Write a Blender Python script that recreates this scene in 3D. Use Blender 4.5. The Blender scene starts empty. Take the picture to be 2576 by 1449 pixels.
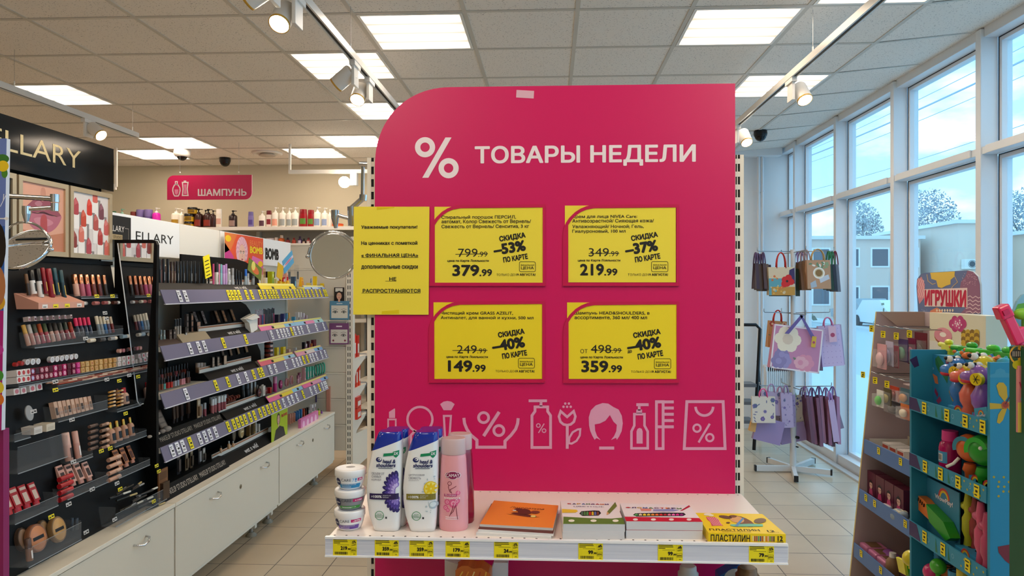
import bpy,bmesh,math,random
from mathutils import Vector,Matrix
from mathutils.geometry import tessellate_polygon,delaunay_2d_cdt
R=random.Random(7)
SC=bpy.context.scene
COL=SC.collection
# ---------------------------------------------------------------- camera, sky, exposure
CAMZ,FPX,PPX,PPY,YAW=1.55,1800.0,1303.0,724.5,math.radians(2.6)
cd=bpy.data.cameras.new('camera')
cd.sensor_width=36.0
cd.lens=36.0*FPX/2576.0
cd.shift_x=(1288.0-PPX)/2576.0
cd.clip_start=0.05
cd.clip_end=300
cam=bpy.data.objects.new('camera',cd)
COL.objects.link(cam)
cam.location=(0,0,CAMZ)
cam.rotation_euler=(math.pi/2,0,YAW)
SC.camera=cam
SC.view_settings.view_transform='Standard'
SC.view_settings.look='None'
SC.view_settings.gamma=1
SC.view_settings.use_curve_mapping=False
SC.view_settings.exposure=0.74
def lin(h):
 if isinstance(h,str):
  h=h.lstrip('#')
  c=[int(h[i:i+2],16)/255 for i in(0,2,4)]
  return tuple(x/12.92 if x<=.04045 else((x+.055)/1.055)**2.4 for x in c)
 return tuple(h)
W=bpy.data.worlds.new('sky')
SC.world=W
W.use_nodes=True
nt=W.node_tree
nt.nodes.clear()
SKY_STRENGTH=1.6
def N(nt,t,**kw):
 n=nt.nodes.new(t)
 for k,v in kw.items():
  if k in n.inputs.keys()if hasattr(n.inputs,'keys')else False:
   n.inputs[k].default_value=v
  else:
   setattr(n,k,v)
 return n
def build_sky():
 L=nt.links.new
 out=nt.nodes.new('ShaderNodeOutputWorld')
 bg=nt.nodes.new('ShaderNodeBackground')
 bg.inputs['Strength'].default_value=SKY_STRENGTH
 tc=nt.nodes.new('ShaderNodeTexCoord')
 sep=nt.nodes.new('ShaderNodeSeparateXYZ')
 L(tc.outputs['Generated'],sep.inputs[0])
 ramp=nt.nodes.new('ShaderNodeValToRGB')
 e=ramp.color_ramp.elements
 e[0].position=0.0;e[0].color=(.33,.58,.8,1)
 e[1].position=0.6;e[1].color=(.125,.52,.8,1)
 L(sep.outputs['Z'],ramp.inputs[0])
 mp=nt.nodes.new('ShaderNodeMapping')
 mp.inputs['Scale'].default_value=(2.4,2.4,6.5)
 L(tc.outputs['Generated'],mp.inputs[0])
 no=nt.nodes.new('ShaderNodeTexNoise')
 no.inputs['Scale'].default_value=1.9
 no.inputs['Detail'].default_value=7
 no.inputs['Roughness'].default_value=.55
 L(mp.outputs[0],no.inputs['Vector'])
 r2=nt.nodes.new('ShaderNodeValToRGB')
 r2.color_ramp.elements[0].position=.47
 r2.color_ramp.elements[1].position=.62
 L(no.outputs[0],r2.inputs[0])
 mx=nt.nodes.new('ShaderNodeMix')
 mx.data_type='RGBA'
 L(r2.outputs[0],mx.inputs['Factor'])
 L(ramp.outputs[0],mx.inputs['A'])
 mx.inputs['B'].default_value=(.62,.80,.98,1)
 L(mx.outputs['Result'],bg.inputs['Color'])
 L(bg.outputs[0],out.inputs[0])
build_sky()
# ---------------------------------------------------------------- measuring: a point of the photograph's ray on a plane of the room
def ray(u,v):
 a,b=(u-PPX)/FPX,(PPY-v)/FPX
 c,s=math.cos(YAW),math.sin(YAW)
 return Vector((a*c-s,a*s+c,b))
def P(u,v,X=None,Y=None,Z=None):
 d=ray(u,v)
 if X is not None:t=X/d.x
 elif Y is not None:t=Y/d.y
 else:t=(Z-CAMZ)/d.z
 return Vector((d.x*t,d.y*t,CAMZ+d.z*t))
def PN(u,v,p0,n):
 d=ray(u,v);o=Vector((0,0,CAMZ))
 t=(Vector(p0)-o).dot(n)/d.dot(n)
 return o+d*t
# ---------------------------------------------------------------- materials
_M={}
def mat(color,rough=.5,metal=0.,alpha=1.,trans=0.,emit=0.,spec=.5,coat=0.,ior=1.45,name=None):
 key=(color,rough,metal,alpha,trans,emit,spec,coat,ior)
 if key in _M:return _M[key]
 m=bpy.data.materials.new(name or 'surface')
 m.use_nodes=True
 b=m.node_tree.nodes['Principled BSDF']
 c=lin(color)
 b.inputs['Base Color'].default_value=(*c,1)
 b.inputs['Roughness'].default_value=rough
 b.inputs['Metallic'].default_value=metal
 b.inputs['Alpha'].default_value=alpha
 b.inputs['Transmission Weight'].default_value=trans
 b.inputs['Specular IOR Level'].default_value=spec
 b.inputs['Coat Weight'].default_value=coat
 b.inputs['IOR'].default_value=ior
 if emit:
  b.inputs['Emission Color'].default_value=(*c,1)
  b.inputs['Emission Strength'].default_value=emit
 _M[key]=m
 return m
def nodemat(name,fn):
 m=bpy.data.materials.new(name)
 m.use_nodes=True
 fn(m.node_tree,m.node_tree.nodes['Principled BSDF'],m.node_tree.links.new)
 return m
WHITE=mat('e9e6df',.4)
CREAM=mat('e3dccd',.35)
BLACK=mat('08080a',.35)
BLACKG=mat('06070b',.08)
CHROME=mat('d8d8da',.06,1.)
STEEL=mat('a8a9ab',.3,1.)
INK=mat('151310',.6)
YEL=mat('ecd83c',.55)
YELT=mat('f4e016',.5)
PINK=mat('cc0a5c',.38)
ACRYL=mat('9aa0a6',.08,alpha=.09)
GOLD=mat('c99a4a',.25,1.)
ROSEG=mat('d59372',.22,1.)
# ---------------------------------------------------------------- mesh builder
_TX={}
def text_mesh(s,off=0.,res=3):
 """outline of the string filled by winding number (letters are drawn as overlapping strokes)"""
 k=(s,res)
 if k in _TX:return _TX[k]
 c=bpy.data.curves.new('lettering','FONT');c.body=s;c.resolution_u=res;c.fill_mode='NONE'
 o=bpy.data.objects.new('lettering',c);m=bpy.data.meshes.new_from_object(o)
 nb={}
 for e in m.edges:
  a,b=e.vertices;nb.setdefault(a,[]).append(b);nb.setdefault(b,[]).append(a)
 seen=set();loops=[]
 for v in sorted(nb):
  if v in seen:continue
  L=[v];seen.add(v);cur=v
  while True:
   nx=sorted(x for x in nb[cur]if x not in seen)
   if not nx:break
   cur=nx[0];seen.add(cur);L.append(cur)
  q=[(m.vertices[i].co.x,m.vertices[i].co.y)for i in L]
  q=[p for i,p in enumerate(q)if abs(p[0]-q[i-1][0])+abs(p[1]-q[i-1][1])>1e-6]
  if len(q)>2:loops.append(q)
 bpy.data.objects.remove(o);bpy.data.curves.remove(c);bpy.data.meshes.remove(m)
 loops.sort(key=lambda L:min(p[0]for p in L))
 groups=[];xm=-1e9
 for L in loops:
  if not groups or min(p[0]for p in L)>xm:groups.append([])
  groups[-1].append(L);xm=max(xm,max(p[0]for p in L))
 vs=[];fs=[]
 for g in groups:
  pts=[];eds=[];seg=[]
  for L in g:
   b=len(pts);n=len(L);pts+=[Vector(p)for p in L];eds+=[(b+i,b+(i+1)%n)for i in range(n)]
   seg+=[(L[i],L[(i+1)%n])for i in range(n)]
  r=delaunay_2d_cdt(pts,eds,[],0,1e-6)
  b=len(vs);vs+=[(p[0],p[1])for p in r[0]]
  for f in r[2]:
   x=sum(r[0][i][0]for i in f)/len(f);y=sum(r[0][i][1]for i in f)/len(f);w=0
   for(ax,ay),(bx_,by)in seg:
    if(ay>y)!=(by>y)and x<(bx_-ax)*(y-ay)/(by-ay)+ax:w+=1 if by>ay else-1
   if w:fs.append(tuple(b+i for i in f))
 xs=[p[0]for p in vs]or[0,1];ys=[p[1]for p in vs]or[0,1]
 _TX[k]=(vs,fs,(min(xs),min(ys),max(xs),max(ys)))
 return _TX[k]
def frame(o,r,u):
 r=Vector(r).normalized();u=Vector(u).normalized();n=r.cross(u)
 m=Matrix((r,u,n)).transposed().to_4x4()
 m.translation=Vector(o)
 return m
def TR(x=0,y=0,z=0):return Matrix.Translation((x,y,z))
def RX(d):return Matrix.Rotation(math.radians(d),4,'X')
def RY(d):return Matrix.Rotation(math.radians(d),4,'Y')
def RZ(d):return Matrix.Rotation(math.radians(d),4,'Z')
I4=Matrix.Identity(4)
class MB:
 def __init__(s,T=None):
  s.v,s.f,s.mi,s.sm,s.mats,s.sub=[],[],[],[],[],0
  s.T=T.copy()if T is not None else I4.copy()
 def slot(s,m):
  if m not in s.mats:s.mats.append(m)
  return s.mats.index(m)
 def add(s,vs,fs,m,smooth=False,T=None):
  k=len(s.v);M=s.T@T if T is not None else s.T
  s.v+=[tuple(M@Vector(p))for p in vs]
  i=s.slot(m)
  for f in fs:
   s.f.append(tuple(k+j for j in f));s.mi.append(i);s.sm.append(smooth)
 def box(s,c,d,m,T=None,taper=1.):
  x,y,z=(q/2 for q in d);cx,cy,cz=c
  t=taper
  vs=[(cx-x,cy-y,cz-z),(cx+x,cy-y,cz-z),(cx+x,cy+y,cz-z),(cx-x,cy+y,cz-z),(cx-x*t,cy-y*t,cz+z),(cx+x*t,cy-y*t,cz+z),(cx+x*t,cy+y*t,cz+z),(cx-x*t,cy+y*t,cz+z)]
  s.add(vs,[(3,2,1,0),(4,5,6,7),(0,1,5,4),(1,2,6,5),(2,3,7,6),(3,0,4,7)],m,T=T)
 def bx(s,a,b,m,T=None):
  s.box([(p+q)/2 for p,q in zip(a,b)],[abs(q-p)for p,q in zip(a,b)],m,T)
 def lathe(s,prof,m,seg=16,T=None,sx=1.,sy=1.,smooth=True,cap=True):
  n=len(prof);vs=[];fs=[]
  for r,z in prof:
   for k in range(seg):
    a=2*math.pi*k/seg
    vs.append((r*math.cos(a)*sx,r*math.sin(a)*sy,z))
  for i in range(n-1):
   for k in range(seg):
    a,b=i*seg+k,i*seg+(k+1)%seg
    fs.append((a,b,b+seg,a+seg))
  s.add(vs,fs,m,smooth,T)
  if cap:
   k0=[(prof[0][0]*math.cos(2*math.pi*k/seg)*sx,prof[0][0]*math.sin(2*math.pi*k/seg)*sy,prof[0][1])for k in range(seg)]
   k1=[(prof[-1][0]*math.cos(2*math.pi*k/seg)*sx,prof[-1][0]*math.sin(2*math.pi*k/seg)*sy,prof[-1][1])for k in range(seg)]
   if prof[0][0]>1e-5:s.add(k0,[tuple(range(seg))[::-1]],m,False,T)
   if prof[-1][0]>1e-5:s.add(k1,[tuple(range(seg))],m,False,T)
 def cyl(s,a,b,r,m,seg=10,r2=None,smooth=True):
  a,b=Vector(a),Vector(b);d=b-a
  q=d.to_track_quat('Z','Y').to_matrix().to_4x4();q.translation=a
  s.lathe([(r,0),(r if r2 is None else r2,d.length)],m,seg,T=q,smooth=smooth)
 def tube(s,pts,r,m,seg=6,closed=False):
  pts=[Vector(p)for p in pts];n=len(pts);vs=[];fs=[]
  pu=None
  for i,p in enumerate(pts):
   if closed:d=pts[(i+1)%n]-pts[i-1]
   else:d=pts[min(i+1,n-1)]-pts[max(i-1,0)]
   d.normalize()
   if pu is None:
    pu=d.orthogonal().normalized()
   pu=(pu-d*pu.dot(d)).normalized()
   w=d.cross(pu)
   for k in range(seg):
    a=2*math.pi*k/seg
    vs.append(p+pu*(r*math.cos(a))+w*(r*math.sin(a)))
  m_=n if closed else n-1
  for i in range(m_):
   for k in range(seg):
    a,b=i*seg+k,i*seg+(k+1)%seg
    c,e=((i+1)%n)*seg+(k+1)%seg,((i+1)%n)*seg+k
    fs.append((a,b,c,e))
  if not closed:
   fs.append(tuple(range(seg))[::-1]);fs.append(tuple((n-1)*seg+k for k in range(seg)))
  s.add(vs,fs,m,True)
 def sphere(s,c,r,m,seg=12,sc=(1,1,1),T=None):
  n=max(4,seg//2);prof=[]
  for i in range(n+1):
   a=-math.pi/2+math.pi*i/n
   prof.append((max(1e-6,r*math.cos(a)),r*math.sin(a)))
  M=TR(*c)@Matrix.Diagonal((*sc,1))
  s.lathe(prof,m,seg,T=(T@M if T is not None else M),cap=False)
 def prism(s,pts,h,m,T=None,mside=None,taper=None):
  """polygon in local xy, extruded along local z from 0 to h"""
  n=len(pts)
  a=[(x,y,0)for x,y in pts];b=[(x,y,h)for x,y in pts]
  tri=tessellate_polygon([[Vector((x,y,0))for x,y in pts]])
  ar=sum(pts[i-1][0]*pts[i][1]-pts[i][0]*pts[i-1][1]for i in range(n))
  sgn=1 if ar*h>0 else-1
  def orient(t):
   p=[pts[i]for i in t]
   z=(p[1][0]-p[0][0])*(p[2][1]-p[0][1])-(p[1][1]-p[0][1])*(p[2][0]-p[0][0])
   return t if z*h>0 else t[::-1]
  s.add(b,[orient(tuple(t))for t in tri],m,T=T)
  s.add(a,[orient(tuple(t))[::-1]for t in tri],m,T=T)
  fs=[]
  for i in range(n):
   j=(i+1)%n
   f=(i,j,n+j,n+i)
   fs.append(f if sgn>0 else f[::-1])
  s.add(a+b,fs,mside or m,T=T)
 def text(s,st,bbox,m,T=None,off=0.,z=.0004,rot=0.,shear=0.,fn=None,res=3):
  """ink of the string fitted to bbox=(x0,y0,x1,y1) in local xy (x1 None: keep aspect from height); off>0 sets it in bold (overlaid strokes)"""
  off=max(0.,off)
  vs,fs,(a,b,c,d)=text_mesh(st,0.,res)
  a,b,c,d=a-off,b-off,c+off,d+off
  x0,y0,x1,y1=bbox
  ky=(y1-y0)/(d-b)
  kx=ky if x1 is None else(x1-x0)/(c-a)
  cx,cy=(x0+(x1 if x1 is not None else x0+kx*(c-a)))/2,(y0+y1)/2
  cr,sr=math.cos(math.radians(rot)),math.sin(math.radians(rot))
  n=0 if off<=0 else(4 if off<.025 or res<3 else 8)
  sh=[(0.,0.)]+[(off*math.cos(2*math.pi*(k+.5)/n),off*math.sin(2*math.pi*(k+.5)/n))for k in range(n)]
  for jj,(ox,oy)in enumerate(sh):
   out=[];zz=z+4e-5*jj
   for x,y in vs:
    px,py=x0+(x+ox-a)*kx,y0+(y+oy-b)*ky
    px+=shear*(py-y0)
    if rot:
     dx,dy=px-cx,py-cy
     px,py=cx+dx*cr-dy*sr,cy+dx*sr+dy*cr
    out.append(fn(px,py,zz)if fn else(px,py,zz))
   s.add(out,fs,m,T=T)
 def fill(s,pts,m,T=None,z=.0002,fn=None):
  tri=tessellate_polygon([[Vector((x,y,0))for x,y in pts]])
  def orient(t):
   p=[pts[i]for i in t]
   w=(p[1][0]-p[0][0])*(p[2][1]-p[0][1])-(p[1][1]-p[0][1])*(p[2][0]-p[0][0])
   return t if w>0 else t[::-1]
  tri=[orient(tuple(t))for t in tri]
  if fn and s.sub:
   pts=list(pts)
   for _ in range(s.sub):
    new=[];mid={}
    def mp(i,j):
     k=(min(i,j),max(i,j))
     if k not in mid:mid[k]=len(pts);pts.append(((pts[i][0]+pts[j][0])/2,(pts[i][1]+pts[j][1])/2))
     return mid[k]
    for a,b,c in tri:
     d,e,f=mp(a,b),mp(b,c),mp(c,a);new+=[(a,d,f),(d,b,e),(f,e,c),(d,e,f)]
    tri=new
  s.add([fn(x,y,z)if fn else(x,y,z)for x,y in pts],tri,m,T=T)
 def rect(s,x0,y0,x1,y1,m,T=None,z=.0002,fn=None,nx=1,ny=1):
  vs=[];fs=[]
  for j in range(ny+1):
   for i in range(nx+1):
    x,y=x0+(x1-x0)*i/nx,y0+(y1-y0)*j/ny
    vs.append(fn(x,y,z)if fn else(x,y,z))
  for j in range(ny):
   for i in range(nx):
    a=j*(nx+1)+i
    fs.append((a,a+1,a+nx+2,a+nx+1))
  s.add(vs,fs,m,T=T)
 def disc(s,x,y,r,m,T=None,z=.0003,fn=None,seg=20,ry=None,rot=0.):
  ry=ry or r
  c,q=math.cos(math.radians(rot)),math.sin(math.radians(rot))
  pts=[]
  for k in range(seg):
   a,b=r*math.cos(2*math.pi*k/seg),ry*math.sin(2*math.pi*k/seg)
   pts.append((x+a*c-b*q,y+a*q+b*c))
  s.fill(pts,m,T,z,fn)
 def stroke(s,pts,w,m,T=None,z=.0004,closed=False,fn=None):
  n=len(pts);L=[];Rr=[]
  for i in range(n):
   p=Vector(pts[i])
   if closed:a,b=Vector(pts[i-1]),Vector(pts[(i+1)%n])
   else:a,b=Vector(pts[max(i-1,0)]),Vector(pts[min(i+1,n-1)])
   d1=(p-a).normalized()if(p-a).length>1e-9 else None
   d2=(b-p).normalized()if(b-p).length>1e-9 else None
   d1=d1 or d2;d2=d2 or d1
   t=(d1+d2)
   t=t.normalized()if t.length>1e-6 else d1
   nn=Vector((-t.y,t.x));k=max(.35,nn.dot(Vector((-d1.y,d1.x))))
   o=nn*(w/2/k)
   L.append(p+o);Rr.append(p-o)
  vs=[(q.x,q.y,z)for q in L+Rr]
  if fn:vs=[fn(*q)for q in vs]
  fs=[]
  for i in range(n if closed else n-1):
   j=(i+1)%n
   fs.append((n+i,n+j,j,i))
  s.add(vs,fs,m,T=T)
 def ring(s,x,y,r,w,m,T=None,z=.0004,a0=0,a1=360,seg=28,fn=None):
  full=abs(a1-a0)>=360
  k=seg if full else seg+1
  pts=[(x+r*math.cos(math.radians(a0+(a1-a0)*i/seg)),y+r*math.sin(math.radians(a0+(a1-a0)*i/seg)))for i in range(k)]
  s.stroke(pts,w,m,T,z,full,fn)
 def mesh(s,name):
  me=bpy.data.meshes.new(name)
  me.from_pydata(s.v,[],s.f)
  for m in s.mats:me.materials.append(m)
  me.polygons.foreach_set('material_index',s.mi)
  me.polygons.foreach_set('use_smooth',s.sm)
  me.update()
  return me
 def build(s,name,parent=None,loc=None,rot=None,bevel=0.,seg=2):
  return link(name,s.mesh(name),parent,loc,rot,bevel,seg)
def link(name,me,parent=None,loc=None,rot=None,bevel=0.,seg=2):
 o=bpy.data.objects.new(name,me)
 COL.objects.link(o)
 if parent is not None:o.parent=parent
 if loc is not None:o.location=loc
 if rot is not None:o.rotation_euler=rot
 if bevel:
  b=o.modifiers.new('edge','BEVEL');b.width=bevel;b.segments=seg;b.limit_method='ANGLE';b.angle_limit=.6
 return o
def tag(o,label,cat,group=None):
 o['label']=label;o['category']=cat
 if group:o['group']=group
 return o
def thing(name,loc,label,cat,group=None,rz=0.):
 o=bpy.data.objects.new(name,None)
 o.empty_display_size=.05
 COL.objects.link(o)
 o.location=loc;o.rotation_euler=(0,0,rz)
 return tag(o,label,cat,group)
def struct(o):
 o['kind']='structure'
 return o
def copy_tree(o,loc=None,rot=None,label=None,group=None):
 r=o.copy();COL.objects.link(r)
 if loc is not None:r.location=loc
 if rot is not None:r.rotation_euler=rot
 if label:r['label']=label
 if group:r['group']=group
 for ch in list(o.children):
  c=ch.copy();COL.objects.link(c);c.parent=r
  for g in ch.children:
   d=g.copy();COL.objects.link(d);d.parent=c
 return r
ORD=['first','second','third','fourth','fifth','sixth','seventh','eighth','ninth','tenth','eleventh','twelfth','thirteenth','fourteenth','fifteenth','sixteenth','seventeenth','eighteenth','nineteenth','twentieth']+['%d%s'%(k,{1:'st',2:'nd',3:'rd'}.get(k%10,'th'))for k in range(21,80)]
def nth(i,n):
 if n==1:return 'only one'
 if i==0:return 'leftmost'
 if i==n-1:return 'rightmost'
 return ORD[i]+' from left'
# ---------------------------------------------------------------- the room
ZC=CAMZ+1.47
XW=2.51
YB,YR=8.4,8.0
XL,YN=-6.3,-3.2
GX,GY=.143,.183
def ceiling_nodes(nt,b,L):
 tc=nt.nodes.new('ShaderNodeTexCoord')
 vo=nt.nodes.new('ShaderNodeTexVoronoi');vo.inputs['Scale'].default_value=62
 mp=nt.nodes.new('ShaderNodeMapping');mp.inputs['Scale'].default_value=(1,1.9,1);mp.inputs['Rotation'].default_value=(0,0,.5)
 L(tc.outputs['Object'],mp.inputs[0])
 no=nt.nodes.new('ShaderNodeTexNoise');no.inputs['Scale'].default_value=40
 L(tc.outputs['Object'],no.inputs['Vector'])
 mv=nt.nodes.new('ShaderNodeMix');mv.data_type='VECTOR';mv.inputs['Factor'].default_value=.03
 L(mp.outputs[0],mv.inputs['A']);L(no.outputs['Color'],mv.inputs['B'])
 L(mv.outputs['Result'],vo.inputs['Vector'])
 rp=nt.nodes.new('ShaderNodeValToRGB')
 rp.color_ramp.elements[0].position=.13;rp.color_ramp.elements[0].color=(.16,.14,.125,1)
 rp.color_ramp.elements[1].position=.22;rp.color_ramp.elements[1].color=(*lin('ebe4db'),1)
 L(vo.outputs['Distance'],rp.inputs[0])
 L(rp.outputs[0],b.inputs['Base Color'])
 b.inputs['Roughness'].default_value=.9
CEIL=nodemat('mineral_tile',ceiling_nodes)
def floor_nodes(nt,b,L):
 tc=nt.nodes.new('ShaderNodeTexCoord')
 mp=nt.nodes.new('ShaderNodeMapping')
 mp.inputs['Location'].default_value=(-.02,.115,0)
 L(tc.outputs['Object'],mp.inputs[0])
 br=nt.nodes.new('ShaderNodeTexBrick')
 br.offset=0;br.squash=1
 br.inputs['Scale'].default_value=1
 br.inputs['Brick Width'].default_value=.312
 br.inputs['Row Height'].default_value=.312
 br.inputs['Mortar Size'].default_value=.0027
 br.inputs['Mortar Smooth'].default_value=.1
 br.inputs['Color1'].default_value=(*lin('d2c1a8'),1)
 br.inputs['Color2'].default_value=(*lin('c8b79e'),1)
 br.inputs['Mortar'].default_value=(*lin('5b5046'),1)
 L(mp.outputs[0],br.inputs['Vector'])
 no=nt.nodes.new('ShaderNodeTexNoise');no.inputs['Scale'].default_value=3.;no.inputs['Detail'].default_value=5
 L(tc.outputs['Object'],no.inputs['Vector'])
 mx=nt.nodes.new('ShaderNodeMix');mx.data_type='RGBA';mx.blend_type='MULTIPLY'
 mx.inputs['Factor'].default_value=.22
 L(br.outputs['Color'],mx.inputs['A']);L(no.outputs['Fac'],mx.inputs['B'])
 L(mx.outputs['Result'],b.inputs['Base Color'])
 b.inputs['Roughness'].default_value=.28
 bp=nt.nodes.new('ShaderNodeBump');bp.inputs['Strength'].default_value=.25;bp.inputs['Distance'].default_value=.002;bp.invert=True
 L(br.outputs['Fac'],bp.inputs['Height']);L(bp.outputs[0],b.inputs['Normal'])
FLOOR=nodemat('ceramic_tile',floor_nodes)
def wall_nodes(nt,b,L):
 tc=nt.nodes.new('ShaderNodeTexCoord')
 no=nt.nodes.new('ShaderNodeTexNoise');no.inputs['Scale'].default_value=260
 L(tc.outputs['Object'],no.inputs['Vector'])
 b.inputs['Base Color'].default_value=(*lin('cbc2aa'),1)
 b.inputs['Roughness'].default_value=.75
 bp=nt.nodes.new('ShaderNodeBump');bp.inputs['Strength'].default_value=.12;bp.inputs['Distance'].default_value=.002
 L(no.outputs[0],bp.inputs['Height']);L(bp.outputs[0],b.inputs['Normal'])
WALLM=nodemat('painted_wall',wall_nodes)
WALLW=mat('e6e8ea',.7)
m=MB();m.bx((XL,YN,-.06),(XW+.1,YB,0),FLOOR);struct(m.build('floor'))
# ceiling: flat part, then the last row lifts a little towards the window
XBD=GX+3*.6
m=MB()
m.bx((XL,YN,ZC),(XBD,YB,ZC+.06),CEIL)
ze=ZC+.062
m.add([(XBD,YN,ZC),(XBD,YB,ZC),(XW+.12,YB,ze),(XW+.12,YN,ze),(XBD,YN,ZC+.06),(XBD,YB,ZC+.06),(XW+.12,YB,ze+.06),(XW+.12,YN,ze+.06)],[(0,1,2,3),(7,6,5,4),(1,5,6,2),(0,3,7,4)],CEIL)
GRID=mat('c9c3b8',.5)
x=GX-10*.6
while x<XBD+.01:
 m.bx((x-.012,YN,ZC-.004),(x+.012,YB,ZC+.002),GRID);x+=.6
y=GY-5*.6
while y<YB:
 m.bx((XL,y-.012,ZC-.0045),(XBD,y+.012,ZC+.002),GRID)
 if y<YR:
  m.add([(XBD,y-.012,ZC-.004),(XBD,y+.012,ZC-.004),(XW,y+.012,ZC+.05),(XW,y-.012,ZC+.05)],[(0,1,2,3)],GRID)
 y+=.6
struct(m.build('ceiling'))
m=MB();m.bx((XL,YB,0),(1.3,YB+.1,ZC+.06),WALLM);struct(m.build('wall_back'))
m=MB();m.bx((1.3,YR,0),(XW+.12,YB+.1,ZC+.12),WALLW);struct(m.build('wall_back_corner'))
m=MB();m.bx((XL-.1,YN,0),(XL,YB,ZC+.06),WALLM);struct(m.build('wall_left'))
m=MB();m.bx((XL,YN-.1,0),(XW+.1,YN,ZC+.12),WALLM);struct(m.build('wall_front'))
# lintel at the end wall, as a soffit
m=MB();m.bx((1.3,YR-.16,ZC-.035),(XW-.01,YR,ZC+.05),WALLW);struct(m.build('trim_1'))
# windows: seven bays, frames outside the mullions
PVC=mat('e4e9ef',.3)
GASK=mat('1d2530',.5)
def glass_nodes(nt,b,L):
 out=nt.nodes['Material Output']
 tr=nt.nodes.new('ShaderNodeBsdfTransparent');tr.inputs[0].default_value=(.93,.97,.98,1)
 gl=nt.nodes.new('ShaderNodeBsdfGlossy');gl.inputs['Roughness'].default_value=.02
 fr=nt.nodes.new('ShaderNodeLayerWeight');fr.inputs[0].default_value=.5
 pw=nt.nodes.new('ShaderNodeMath');pw.operation='POWER';pw.inputs[1].default_value=5.
 ma=nt.nodes.new('ShaderNodeMath');ma.operation='MULTIPLY_ADD';ma.inputs[1].default_value=.9;ma.inputs[2].default_value=.035
 L(fr.outputs['Facing'],pw.inputs[0]);L(pw.outputs[0],ma.inputs[0])
 mx=nt.nodes.new('ShaderNodeMixShader')
 L(ma.outputs[0],mx.inputs[0]);L(tr.outputs[0],mx.inputs[1]);L(gl.outputs[0],mx.inputs[2])
 L(mx.outputs[0],out.inputs['Surface'])
GLASS=nodemat('window_glass',glass_nodes)
ZT=2.352
ZH=ZC+.045
YM0,PIT=7.54,1.063
mul=[YM0-PIT*k for k in range(11)]
XG=XW+.135
for k,ym in enumerate([YR]+mul[:-1]):
 y1=ym-(.0 if k==0 else .052)
 y0=mul[k]
 w=bpy.data.objects.new('window_%d'%(k+1),None);COL.objects.link(w);struct(w)
 m=MB()
 m.bx((XW,y0-.052,0),(XW+.1,y0,ZH),PVC)
 m.build('post',w,bevel=.004)
 m=MB()
 m.bx((XW+.008,y0,ZT-.022),(XW+.1,y1,ZT+.022),PVC)
 m.bx((XW-.004,y0+.05,ZT-.024),(XW+.008,y1-.05,ZT+.024),PVC)
 m.build('transom',w,bevel=.003)
 m=MB()
 m.bx((XW+.02,y0,ZH-.05),(XW+.16,y1,ZH+.03),PVC)
 m.bx((XW+.02,y0,0),(XW+.16,y1,.085),PVC)
 m.build('sash_rails',w,bevel=.003)
 for za,zb,nm in((.085,ZT-.022,'lower_sash'),(ZT+.022,ZH-.05,'upper_sash')):
  m=MB();t=.028
  m.bx((XG-.03,y0,za),(XG+.03,y0+t,zb),PVC)
  m.bx((XG-.03,y1-t,za),(XG+.03,y1,zb),PVC)
  m.bx((XG-.03,y0+t,za),(XG+.03,y1-t,za+t),PVC)
  m.bx((XG-.03,y0+t,zb-t),(XG+.03,y1-t,zb),PVC)
  g=.005
  m.bx((XG-.033,y0-.001,za),(XG-.02,y0+g,zb),GASK)
  m.bx((XG-.033,y1-g,za),(XG-.02,y1+.001,zb),GASK)
  m.bx((XG-.033,y0,zb-g),(XG-.02,y1,zb+.001),GASK)
  s=m.build(nm,w)
  m=MB();m.bx((XG-.002,y0+t-.004,za+t-.004),(XG+.002,y1-t+.004,zb-t+.004),GLASS)
  m.build('pane',s)
m=MB()
m.bx((XW+.02,YN,ZH+.03),(XW+.2,YR,ZH+.3),PVC)
struct(m.build('wall_window_head'))
m=MB();m.bx((XW-.06,YN,0),(XW,YR,.012),mat('cfd3d6',.4));struct(m.build('trim_2'))
m=MB();m.bx((XL,YB-.012,0),(1.3,YB,.07),mat('b9ac97',.5));struct(m.build('baseboard_back'))
# ---------------------------------------------------------------- outside
ASPH=mat('b9c0c6',.8);CONC=mat('ccd0d4',.8)
m=MB();m.bx((XW+.1,-30,-.5),(90,90,-.45),ASPH);struct(m.build('road'))
m=MB();m.bx((XW+.12,-6,-.45),(6.2,40,-.2),CONC);m.bx((15,-6,-.46),(17,60,-.36),CONC);struct(m.build('pavement'))
def house(x0,y0,x1,y1,h,wins,label,c,groupn):
 r=thing('building',((x0+x1)/2,(y0+y1)/2,-.45),label,'building')
 ox,oy=-(x0+x1)/2,-(y0+y1)/2
 m=MB(TR(ox,oy,.45));m.bx((x0,y0,-.45),(x1,y1,h),mat(c,.8));m.build('wall',r)
 m=MB(TR(ox,oy,.45));m.bx((x0-.25,y0-.25,h),(x1+.2,y1+.25,h+.22),mat('dfe3e6',.6));m.build('roof',r)
 for(side,p,z,w,hh)in wins:
  m=MB(TR(ox,oy,.45));g=MB(TR(ox,oy,.45))
  if side=='x':
   m.bx((x0-.05,p,z),(x0+.02,p+w,z+hh),mat('eef1f4',.5));g.bx((x0-.07,p+.1,z+.1),(x0-.04,p+w-.1,z+hh-.1),mat('4a5a6a',.1))
  else:
   m.bx((p,y0-.05,z),(p+w,y0+.02,z+hh),mat('eef1f4',.5));g.bx((p+.1,y0-.07,z+.1),(p+w-.1,y0-.04,z+hh-.1),mat('4a5a6a',.1))
  f=m.build('window_frame',r);g.build('window_pane',f)
 return r
house(16.6,48,24.2,58,4.75,[('y',17.2+1.9*k,.4+2.5*j,1.2,1.3)for k in range(4)for j in(0,1)],'long pale two-storey building across the road, in front of the trees','dccabf',0)
house(24.95,45,27.4,56,5.5,[('y',26.1,1.9,1.0,1.5)],'taller blank-walled building with one dark window and air conditioner','e2d2c6',0)
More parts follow.
